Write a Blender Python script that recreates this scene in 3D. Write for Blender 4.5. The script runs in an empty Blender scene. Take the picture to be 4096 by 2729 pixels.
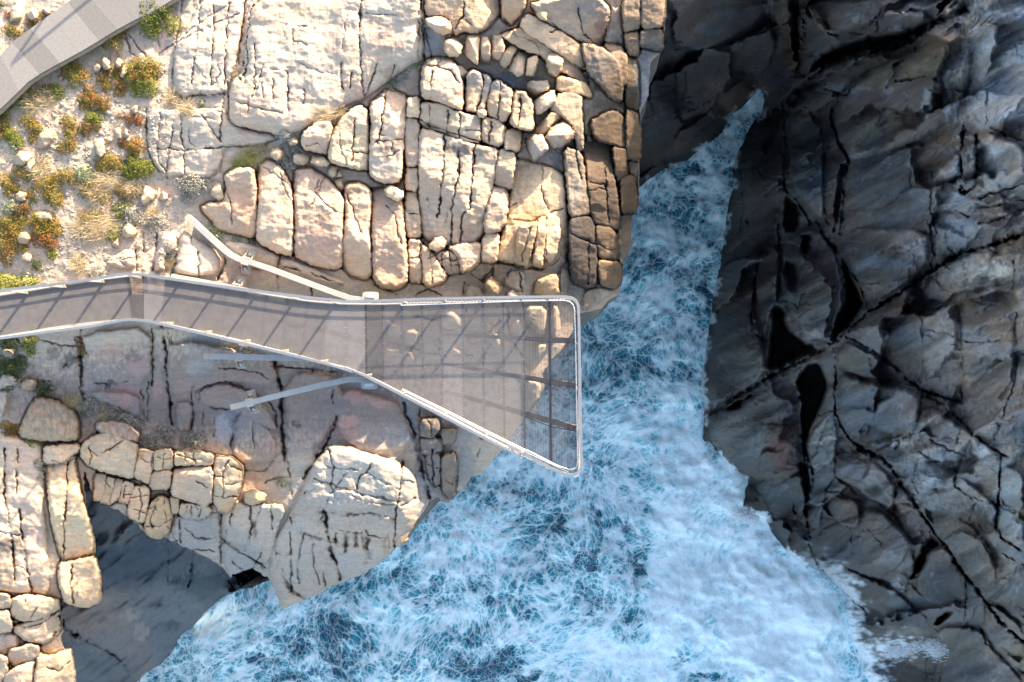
import bpy, math, random
import numpy as np
from mathutils import Vector

# ---------------------------------------------------------------- basics
SC = bpy.context.scene
COL = SC.collection
H = 60.0            # height of the viewpoint above the sea
FP = 4096 * 24 / 36.0
TILE = {1: (0, 0), 2: (1348, 0), 3: (2696, 0), 4: (0, 900), 5: (1348, 900), 6: (2696, 900),
        7: (0, 1796), 8: (1348, 1796), 9: (2696, 1796)}
K = 0.595


def S(t, x, y):
    o = TILE[t]
    return (o[0] + x * K, o[1] + y * K)


def SP(t, s):
    """polygon string 'x,y x,y' of a survey tile -> list of plan points"""
    out = []
    for tok in s.split():
        a, b = tok.split(',')
        out.append(S(t, float(a), float(b)))
    return out


def W(px, py, z):
    s = (H - z) / FP
    return ((px - 2048) * s, -(py - 1364.5) * s, z)


# ---------------------------------------------------------------- noise
_rs = np.random.RandomState(7)
_perm = np.concatenate([_rs.permutation(512)] * 3)
_ang = _rs.rand(512) * 2 * np.pi
_gx, _gy = np.cos(_ang), np.sin(_ang)


def pn(x, y, seed=0):
    x = np.asarray(x, float) + seed * 17.31
    y = np.asarray(y, float) - seed * 9.77
    xi = np.floor(x).astype(int); yi = np.floor(y).astype(int)
    xf = x - xi; yf = y - yi
    xi &= 511; yi &= 511
    u = xf * xf * xf * (xf * (xf * 6 - 15) + 10)
    v = yf * yf * yf * (yf * (yf * 6 - 15) + 10)
    def g(ix, iy, dx, dy):
        h = _perm[_perm[ix & 511] + (iy & 511)]
        return _gx[h] * dx + _gy[h] * dy
    a = g(xi, yi, xf, yf); b = g(xi + 1, yi, xf - 1, yf)
    c = g(xi, yi + 1, xf, yf - 1); d = g(xi + 1, yi + 1, xf - 1, yf - 1)
    return (a + u * (b - a)) * (1 - v) + (c + u * (d - c)) * v


def fbm(x, y, o=4, seed=0, gain=0.5):
    r = 0; a = 1.0; f = 1.0
    for i in range(o):
        r = r + a * pn(x * f, y * f, seed + i * 3)
        a *= gain; f *= 2.03
    return r


def ridge(x, y, o=3, seed=0):
    r = 0; a = 1.0; f = 1.0
    for i in range(o):
        r = r + a * (1 - np.abs(pn(x * f, y * f, seed + i * 5)) * 2.4)
        a *= 0.5; f *= 2.1
    return r / 1.75


def sstep(a, b, x):
    t = np.clip((x - a) / (b - a), 0, 1)
    return t * t * (3 - 2 * t)


# ---------------------------------------------------------------- plan geometry
def chaikin(p, n=1, closed=True, c=.2):
    p = [tuple(q) for q in p]
    for _ in range(n):
        o = []
        m = len(p)
        rng = range(m) if closed else range(m - 1)
        if not closed: o.append(p[0])
        for i in rng:
            a, b = p[i], p[(i + 1) % m]
            o.append((a[0] * (1 - c) + b[0] * c, a[1] * (1 - c) + b[1] * c))
            o.append((a[0] * c + b[0] * (1 - c), a[1] * c + b[1] * (1 - c)))
        if not closed: o.append(p[-1])
        p = o
    return p


def seg_dist(px, py, a, b):
    ax, ay = a; bx, by = b
    dx, dy = bx - ax, by - ay
    L = dx * dx + dy * dy + 1e-9
    t = np.clip(((px - ax) * dx + (py - ay) * dy) / L, 0, 1)
    return np.hypot(px - ax - t * dx, py - ay - t * dy)


def poly_sd(px, py, poly):
    """signed distance, positive inside"""
    d = np.full(px.shape, 1e9)
    ins = np.zeros(px.shape, bool)
    n = len(poly)
    for i in range(n):
        a, b = poly[i], poly[(i + 1) % n]
        d = np.minimum(d, seg_dist(px, py, a, b))
        if a[1] != b[1]:
            c = ((a[1] > py) != (b[1] > py)) & (px < (b[0] - a[0]) * (py - a[1]) / (b[1] - a[1]) + a[0])
            ins ^= c
    return np.where(ins, d, -d)


def line_dist(px, py, pts):
    d = np.full(px.shape, 1e9)
    for i in range(len(pts) - 1):
        d = np.minimum(d, seg_dist(px, py, pts[i], pts[i + 1]))
    return d


class Field:
    """smooth height field through surveyed points, interpolated so that planes stay planes"""
    def __init__(s, pts, x0, x1, y0, y1, step=24, lam=0.0):
        P = np.array([S(t, x, y) for t, x, y, z in pts]) / 1000.0
        q = np.array([1 / (H - p[3]) for p in pts]) * 30
        n = len(P)
        def U(r2): return np.where(r2 > 1e-12, 0.5 * r2 * np.log(r2 + 1e-12), 0)
        D = ((P[:, None] - P[None]) ** 2).sum(2)
        A = np.zeros((n + 3, n + 3))
        A[:n, :n] = U(D) + lam * np.eye(n)
        A[:n, n] = 1; A[:n, n + 1:] = P
        A[n, :n] = 1; A[n + 1:, :n] = P.T
        w = np.linalg.solve(A, np.concatenate([q, [0, 0, 0]]))
        s.x0, s.y0, s.st = x0, y0, step
        gx = np.arange(x0, x1 + step, step); gy = np.arange(y0, y1 + step, step)
        X, Y = np.meshgrid(gx / 1000.0, gy / 1000.0)
        Q = w[n] + w[n + 1] * X + w[n + 2] * Y
        for i in range(n):
            Q = Q + w[i] * U((X - P[i, 0]) ** 2 + (Y - P[i, 1]) ** 2)
        s.Q = np.clip(Q / 30, 1 / (H + 3), 1 / (H - 46.0))
    def __call__(s, px, py):
        fx = np.clip((np.asarray(px, float) - s.x0) / s.st, 0, s.Q.shape[1] - 1.001)
        fy = np.clip((np.asarray(py, float) - s.y0) / s.st, 0, s.Q.shape[0] - 1.001)
        i = fx.astype(int); j = fy.astype(int); u = fx - i; v = fy - j
        Q = s.Q
        q = (Q[j, i] * (1 - u) + Q[j, i + 1] * u) * (1 - v) + (Q[j + 1, i] * (1 - u) + Q[j + 1, i + 1] * u) * v
        return H - 1 / q


# ---------------------------------------------------------------- object helpers
def tag(o, label=None, cat=None, group=None, kind=None):
    if label: o['label'] = label
    if cat: o['category'] = cat
    if group: o['group'] = group
    if kind: o['kind'] = kind
    return o


def link(o, parent=None):
    COL.objects.link(o)
    if parent: o.parent = parent
    return o


def empty(name, loc=(0, 0, 0)):
    o = bpy.data.objects.new(name, None)
    o.location = loc
    o.empty_display_size = 0.2
    return link(o)


def mesh_np(name, co, quads, mat, cols=None, parent=None, smooth=True, origin=None, extra=None):
    me = bpy.data.meshes.new(name)
    co = np.asarray(co, np.float64)
    if origin is not None:
        co = co - np.asarray(origin)[None]
    quads = np.asarray(quads, np.int32)
    k = quads.shape[1]
    me.vertices.add(len(co)); me.vertices.foreach_set('co', co.astype(np.float32).ravel())
    me.loops.add(quads.size); me.loops.foreach_set('vertex_index', quads.ravel())
    me.polygons.add(len(quads))
    me.polygons.foreach_set('loop_start', np.arange(0, quads.size, k, dtype=np.int32))
    me.polygons.foreach_set('use_smooth', np.full(len(quads), smooth))
    if cols is not None:
        a = me.color_attributes.new('tint', 'FLOAT_COLOR', 'POINT')
        c4 = np.ones((len(co), 4), np.float32); c4[:, :3] = cols
        a.data.foreach_set('color', c4.ravel())
    if extra:
        for nm, arr in extra.items():
            a = me.attributes.new(nm, 'FLOAT', 'POINT')
            a.data.foreach_set('value', np.asarray(arr, np.float32))
    me.update(calc_edges=True)
    if mat: me.materials.append(mat)
    o = bpy.data.objects.new(name, me)
    if origin is not None and parent is None: o.location = origin
    return link(o, parent)


def grid_obj(name, PX, PY, Z, mask, mat, cols=None, add=None, **kw):
    """keep grid cells whose four corners are masked"""
    idx = -np.ones(PX.shape, int)
    cell = mask[:-1, :-1] & mask[1:, :-1] & mask[:-1, 1:] & mask[1:, 1:]
    used = np.zeros(PX.shape, bool)
    used[:-1, :-1] |= cell; used[1:, :-1] |= cell; used[:-1, 1:] |= cell; used[1:, 1:] |= cell
    idx[used] = np.arange(used.sum())
    s = (H - Z) / FP
    X = (PX - 2048) * s; Y = -(PY - 1364.5) * s
    co = np.stack([X[used], Y[used], Z[used]], 1)
    q = np.stack([idx[:-1, :-1][cell], idx[1:, :-1][cell], idx[1:, 1:][cell], idx[:-1, 1:][cell]], 1)
    c = cols[used] if cols is not None else None
    if add is not None:
        aco, aq, ac = add
        q = np.concatenate([q, aq + len(co)]); co = np.concatenate([co, aco])
        if c is not None: c = np.concatenate([c, ac])
    return mesh_np(name, co, q, mat, c, **kw)


class MB:
    def __init__(s): s.v = []; s.f = []
    def quad_prism(s, a, b, wa, wb, zt, zb):
        """bar from a to b (xyz), half widths, top / bottom offsets"""
        a = Vector(a); b = Vector(b)
        d = (b - a); d.z = 0
        if d.length < 1e-6: return
        d.normalize(); n = Vector((-d.y, d.x, 0))
        k = len(s.v)
        for p, w in ((a, wa), (b, wb)):
            for sd in (-1, 1):
                for dz in (zb, zt):
                    s.v.append(tuple(p + n * (sd * w) + Vector((0, 0, dz))))
        s.f += [tuple(k + i for i in q) for q in ((0, 1, 3, 2), (4, 6, 7, 5), (0, 4, 5, 1), (2, 3, 7, 6), (1, 5, 7, 3), (0, 2, 6, 4))]
    def tube(s, pts, r, n=8, cap=True):
        pts = [Vector(p) for p in pts]
        k = len(s.v)
        for i, p in enumerate(pts):
            d = (pts[min(i + 1, len(pts) - 1)] - pts[max(i - 1, 0)]).normalized()
            up = Vector((0, 0, 1)) if abs(d.z) < .9 else Vector((1, 0, 0))
            u = d.cross(up).normalized(); v = d.cross(u).normalized()
            rr = r[i] if isinstance(r, (list, tuple)) else r
            for j in range(n):
                a = 2 * math.pi * j / n
                s.v.append(tuple(p + u * (math.cos(a) * rr) + v * (math.sin(a) * rr)))
        for i in range(len(pts) - 1):
            for j in range(n):
                s.f.append((k + i * n + j, k + i * n + (j + 1) % n, k + (i + 1) * n + (j + 1) % n, k + (i + 1) * n + j))
        if cap:
            s.f.append(tuple(k + j for j in range(n)))
            s.f.append(tuple(k + (len(pts) - 1) * n + j for j in reversed(range(n))))
    def ribbon(s, pts, hw, zt, zb, side=0.0):
        """mitred box beam along a plan polyline"""
        P = [Vector(p) for p in pts]
        k = len(s.v); n = len(P)
        for i, p in enumerate(P):
            if i == 0: d0 = d1 = (P[1] - P[0])
            elif i == n - 1: d0 = d1 = (P[-1] - P[-2])
            else: d0 = P[i] - P[i - 1]; d1 = P[i + 1] - P[i]
            n0 = Vector((-d0.y, d0.x, 0)).normalized(); n1 = Vector((-d1.y, d1.x, 0)).normalized()
            m = (n0 + n1).normalized(); m = m / max(.4, m.dot(n0))
            h = hw[i] if isinstance(hw, (list, tuple)) else hw
            for o_, dz in ((-h, zb), (h, zb), (h, zt), (-h, zt)):
                s.v.append(tuple(p + m * (o_ + side) + Vector((0, 0, dz))))
        for i in range(n - 1):
            a = k + i * 4; b = a + 4
            for j in range(4):
                s.f.append((a + j, a + (j + 1) % 4, b + (j + 1) % 4, b + j))
        s.f.append((k + 3, k + 2, k + 1, k)); e = k + (n - 1) * 4
        s.f.append((e, e + 1, e + 2, e + 3))
    def prism(s, poly, z0, z1):
        k = len(s.v); n = len(poly)
        for z in (z0, z1):
            for p in poly: s.v.append((p[0], p[1], z))
        s.f.append(tuple(k + n + i for i in range(n)))
        s.f.append(tuple(k + i for i in reversed(range(n))))
        for i in range(n):
            j = (i + 1) % n
            s.f.append((k + i, k + j, k + n + j, k + n + i))
    def hexa(s, eight):
        k = len(s.v); s.v += [tuple(p) for p in eight]
        s.f += [tuple(k + i for i in q) for q in ((0, 3, 2, 1), (4, 5, 6, 7), (0, 1, 5, 4), (1, 2, 6, 5), (2, 3, 7, 6), (3, 0, 4, 7))]
    def build(s, name, mat, parent=None, bevel=0.0, smooth=False, origin=None):
        me = bpy.data.meshes.new(name)
        vs = s.v
        if origin is not None: vs = [(x - origin[0], y - origin[1], z - origin[2]) for x, y, z in vs]
        me.from_pydata(vs, [], s.f); me.update()
        me.materials.append(mat)
        import bmesh
        b = bmesh.new(); b.from_mesh(me); bmesh.ops.recalc_face_normals(b, faces=b.faces); b.to_mesh(me); b.free()
        if smooth:
            for p in me.polygons: p.use_smooth = True
        o = bpy.data.objects.new(name, me)
        if origin is not None and parent is None: o.location = origin
        link(o, parent)
        if bevel:
            m = o.modifiers.new('bevel', 'BEVEL'); m.width = bevel; m.segments = 2; m.limit_method = 'ANGLE'
        return o


# ---------------------------------------------------------------- materials
class NT:
    def __init__(s, name):
        s.m = bpy.data.materials.new(name); s.m.use_nodes = True
        s.t = s.m.node_tree; s.t.nodes.clear()
        s.out = s.n('ShaderNodeOutputMaterial')
        s.b = s.n('ShaderNodeBsdfPrincipled')
        s.t.links.new(s.b.outputs[0], s.out.inputs[0])
    def n(s, k, **kw):
        nd = s.t.nodes.new(k)
        for a, v in kw.items(): setattr(nd, a, v)
        return nd
    def l(s, a, b): s.t.links.new(a, b)
    def val(s, sock, v):
        if hasattr(v, 'node'): s.l(v, sock)
        else: sock.default_value = v
    def math(s, op, a, b=0.0, clamp=False):
        nd = s.n('ShaderNodeMath', operation=op, use_clamp=clamp)
        s.val(nd.inputs[0], a); s.val(nd.inputs[1], b)
        return nd.outputs[0]
    def mix(s, f, a, b, mode='MIX'):
        nd = s.n('ShaderNodeMix', data_type='RGBA', blend_type=mode)
        s.val(nd.inputs[0], f)
        s.val(nd.inputs[6], a if hasattr(a, 'node') else (*a, 1)); s.val(nd.inputs[7], b if hasattr(b, 'node') else (*b, 1))
        return nd.outputs[2]
    def noise(s, vec, sc, det=4, rough=.55, dist=0.0):
        nd = s.n('ShaderNodeTexNoise'); s.l(vec, nd.inputs['Vector'])
        nd.inputs['Scale'].default_value = sc; nd.inputs['Detail'].default_value = det
        nd.inputs['Roughness'].default_value = rough; nd.inputs['Distortion'].default_value = dist
        return nd.outputs[0]
    def vor(s, vec, sc, feat='F1', out=0):
        nd = s.n('ShaderNodeTexVoronoi', feature=feat); s.l(vec, nd.inputs['Vector']); nd.inputs['Scale'].default_value = sc
        return nd.outputs[out]
    def mapr(s, v, a, b, c=0.0, d=1.0, smooth=True):
        nd = s.n('ShaderNodeMapRange'); nd.interpolation_type = 'SMOOTHSTEP' if smooth else 'LINEAR'
        s.l(v, nd.inputs[0])
        for i, q in enumerate((a, b, c, d)): s.val(nd.inputs[1 + i], q)
        return nd.outputs[0]
    def pos(s, scale=(1, 1, 1), rot=(0, 0, 0)):
        g = s.n('ShaderNodeNewGeometry'); m = s.n('ShaderNodeMapping')
        s.l(g.outputs['Position'], m.inputs[0]); m.inputs['Scale'].default_value = scale; m.inputs['Rotation'].default_value = rot
        return m.outputs[0]
    def bump(s, h, st, dist):
        nd = s.n('ShaderNodeBump'); s.l(h, nd.inputs['Height']); nd.inputs['Strength'].default_value = st
        nd.inputs['Distance'].default_value = dist
        s.l(nd.outputs[0], s.b.inputs['Normal'])


def rock_mat(name, fine=1.0, bump=0.05, rot=0.15, vert=1.0, spec=0.25, rough=.85):
    m = NT(name)
    p = m.pos(); st = m.pos((.55, 3.2, 1.6 * vert), (0, 0, rot))
    a = m.n('ShaderNodeAttribute', attribute_name='tint').outputs[0]
    n1 = m.noise(st, 1.6, 7, .68, .6)
    n2 = m.noise(p, 7, 6, .7)
    n3 = m.noise(p, 1.3, 5, .6)
    sp = m.noise(p, 42, 3, .7)
    v = m.math('ADD', m.math('MULTIPLY', m.mapr(n1, .3, .7), .22 * fine), m.math('MULTIPLY', m.mapr(n2, .3, .7), .24 * fine))
    v = m.math('ADD', v, m.math('MULTIPLY', m.mapr(sp, .3, .7), .20 * fine))
    v = m.math('ADD', v, 1 - .33 * fine)
    nd = m.n('ShaderNodeVectorMath', operation='SCALE'); m.l(a, nd.inputs[0]); m.l(v, nd.inputs['Scale'])
    c = m.mix(m.math('MULTIPLY', m.mapr(n3, .52, .72), .35), nd.outputs[0], m.mix(1.0, nd.outputs[0], (.95, .78, .70), 'MULTIPLY'))
    dk = m.math('MULTIPLY', m.mapr(m.noise(p, 3.3, 6, .75, .4), .60, .72), .35)
    c = m.mix(dk, c, m.mix(1.0, c, (.52, .52, .55), 'MULTIPLY'))
    m.l(c, m.b.inputs['Base Color'])
    m.b.inputs['Roughness'].default_value = rough
    m.b.inputs['Specular IOR Level'].default_value = spec
    h = m.math('ADD', m.math('MULTIPLY', n1, .9), m.math('MULTIPLY', n2, .6))
    h = m.math('ADD', h, m.math('MULTIPLY', sp, .14))
    cr = m.vor(m.pos((1.0, .75, .8), (0, 0, .1)), 1.1, 'DISTANCE_TO_EDGE')
    h = m.math('ADD', h, m.math('MULTIPLY', m.mapr(cr, 0, .035), .10))
    m.bump(h, 1.0, bump)
    return m.m


def plain(name, col, rough=.5, metal=0.0, var=.12, sc=6, spec=.5, bump=0.0):
    m = NT(name)
    p = m.pos()
    n = m.noise(p, sc, 5, .6)
    c = m.mix(m.mapr(n, .3, .7), tuple(x * (1 - var) for x in col), tuple(min(1, x * (1 + var)) for x in col))
    m.l(c, m.b.inputs['Base Color'])
    m.b.inputs['Roughness'].default_value = rough; m.b.inputs['Metallic'].default_value = metal
    m.b.inputs['Specular IOR Level'].default_value = spec
    if bump: m.bump(m.noise(p, sc * 6, 4), .6, bump)
    return m.m


def leaf_mat(name, rough=.65):
    m = NT(name)
    a = m.n('ShaderNodeAttribute', attribute_name='tint').outputs[0]
    m.l(a, m.b.inputs['Base Color']); m.b.inputs['Roughness'].default_value = rough
    m.b.inputs['Specular IOR Level'].default_value = .2
    return m.m


M_ROCK = rock_mat('pale_granite', .9, .032)
M_CLIFF = rock_mat('dark_gneiss', 1.25, .075, .5, .5, .35, .65)
M_SAND = rock_mat('sandy_gravel', 1.3, .05)
M_LEAF = leaf_mat('foliage')
M_RAIL = plain('galvanised_rail', (.17, .185, .205), .45, .4, .05)
M_STEEL = plain('weathered_steel_plate', (.36, .30, .23), .5, .2)
M_TUBE = plain('polished_handrail', (.50, .50, .51), .38, .5, .03)
M_BAR = plain('balustrade_bars', (.42, .40, .38), .5, .3)
M_GRATE = plain('grating_light', (.135, .125, .122), .55, .15, .10, 2.5)
M_GRATE2 = plain('grating_pale', (.172, .16, .155), .5, .15, .08, 2.5)
M_GRATE3 = plain('grating_dark', (.085, .078, .077), .6, .15, .10, 2.5)
M_BEAM = plain('steel_beam', (.30, .27, .27), .6, .2)
M_ARM = plain('strut_steel', (.31, .30, .275), .5, .25, .08, 3)
M_CONC = [plain('concrete_slab_%s' % n, c, .8, 0, .10, 9, .3, .004) for n, c in
          (('grey', (.15, .14, .132)), ('pale', (.172, .162, .152)), ('dark', (.13, .122, .115)))]
M_EDGE = plain('path_edge', (.27, .21, .15), .85, 0, .2, 8, .2)

# ================================================================ HEADLAND (left)
A_PTS = [(1, -300, -300, 30.4), (1, 0, 0, 30.3), (1, 1200, 0, 30.5), (1, 2300, 0, 31.0), (1, 1200, -500, 30.7), (1, 0, 1500, 29.8), (1, -400, 900, 30.2),
         (1, 1100, 900, 30.2), (1, 1400, 1300, 29.5), (1, 600, 700, 30.3), (1, 1900, 700, 30.6),
         (2, 300, 300, 30.7), (2, 1000, 100, 30.8), (2, 1500, 100, 30.4), (2, 1900, 100, 29.6), (2, 2190, 100, 28.8), (2, 1500, -500, 32), (2, 2200, -400, 30.5),
         (2, 1000, 560, 29.6), (2, 1600, 600, 29.2), (2, 1950, 700, 27.9), (2, 1990, 1300, 26.0), (2, 1700, 1300, 27.6),
         (2, 1300, 1300, 28.5), (2, 700, 1200, 29.0), (2, 200, 900, 29.5),
         (4, 0, 400, 29.3), (4, 960, 250, 29.4), (4, 1700, 300, 28.6), (4, 2200, 420, 28.2), (4, 0, 800, 28.4), (4, -400, 600, 28.6), (4, 900, 650, 29.1),
         (4, 600, 750, 28.9), (4, 1200, 720, 28.8), (4, 1500, 820, 27.7), (4, 900, 1000, 27.1), (4, 1700, 1000, 26.3),
         (4, 2200, 1100, 25.8), (4, 1200, 1350, 25.4), (4, 1900, 1400, 25.0), (4, 300, 1100, 27.2),
         (5, 1700, 300, 26.3), (5, 1850, 450, 24.2), (5, 900, 420, 27.6), (5, 1300, 600, 26.6), (5, 700, 800, 26.8),
         (5, 1450, 700, 25.6), (5, 1350, 1100, 24.6), (5, 900, 1200, 24.7), (5, 600, 1400, 24.3), (5, 1000, 1480, 23.3),
         (8, 0, 100, 24.8), (8, 500, 400, 23.2), (8, 750, 330, 21), (8, 1000, 100, 22), (8, 200, 800, 21.2),
         (8, -100, 500, 23.4), (8, -350, 1050, 19.5), (7, 100, 100, 26.6), (7, -400, 300, 26.8), (7, 700, 50, 26.2), (7, 1100, 100, 25.7),
         (7, 1500, 100, 25.2), (7, 1300, 550, 23.4), (7, 1600, 900, 20), (7, 1650, 600, 23.0), (7, 250, 900, 25.6), (7, -300, 1500, 24.5),
         (7, 100, 1500, 24.2), (7, 400, 1400, 23.4), (7, 200, 2000, 22.5)]
FA = Field(A_PTS, -1000, 3000, -900, 3500)

SIL_A = (SP(2, '2205,-500 2205,-60 2203,60 2205,180 2185,345 2105,420 2092,640 2052,730 2032,860 2045,900 2035,1100 2033,1250 2022,1370 2003,1440 1981,1450')
         + SP(5, '1980,0 1978,150 1945,215 1912,280 1905,330 1894,470 1830,500 1780,560 1650,592 1600,600 1585,720 1500,850 1440,905 1378,1000 1385,1110 1350,1180 1330,1245 1270,1285')
         + SP(8, '1120,0 1060,60 970,170 900,195 850,280 800,290 740,370 695,355 680,320 620,360 570,440 520,510 455,625 390,660 360,710 200,830 60,887 -50,930 -130,980 -370,1080')
         + SP(7, '1880,1040 1850,960 1815,880 1700,930 1610,945 1555,965 1460,1020 1370,1110 1300,1195 1200,1305 1100,1430 1060,1460 960,1520 930,1568 880,1650')
         + [(300, 3300), (-900, 3300), (-900, -800), (2600, -800)])

# face of the lower cliff (steep, bottom left)
F_WALL = Field([(7, 650, 500, 21.5), (7, 1100, 640, 15.5), (7, 1400, 800, 8.5), (7, 600, 1000, 16.5), (7, 430, 1150, 20.5), (7, 800, 1000, 12.8),
                (7, 1100, 1000, 7.5), (7, 1000, 1300, 4), (7, 700, 1400, 9.5), (7, 480, 1500, 14.5), (7, 1560, 965, 0), (7, 1300, 1195, 0), (7, 1100, 1430, 0),
                (7, 930, 1568, 0), (7, 880, 1650, -.5), (7, 620, 200, 25), (7, 1000, 500, 18.5)], -200, 1300, 1700, 3300)
POLY_WALL = SP(7, '560,150 640,330 860,455 980,560 1120,598 1300,685 1480,780 1545,860 1600,930 1590,1100 1200,1420 1000,2100 900,3600 380,3600 470,1600 500,1500 480,1400 415,1300 420,1200 395,1000 600,1050 680,1000 650,800 590,500')
POLY_STUB = SP(7, '1560,850 1700,800 1815,880 1700,990 1640,1040 1590,1010 1540,960')

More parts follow.
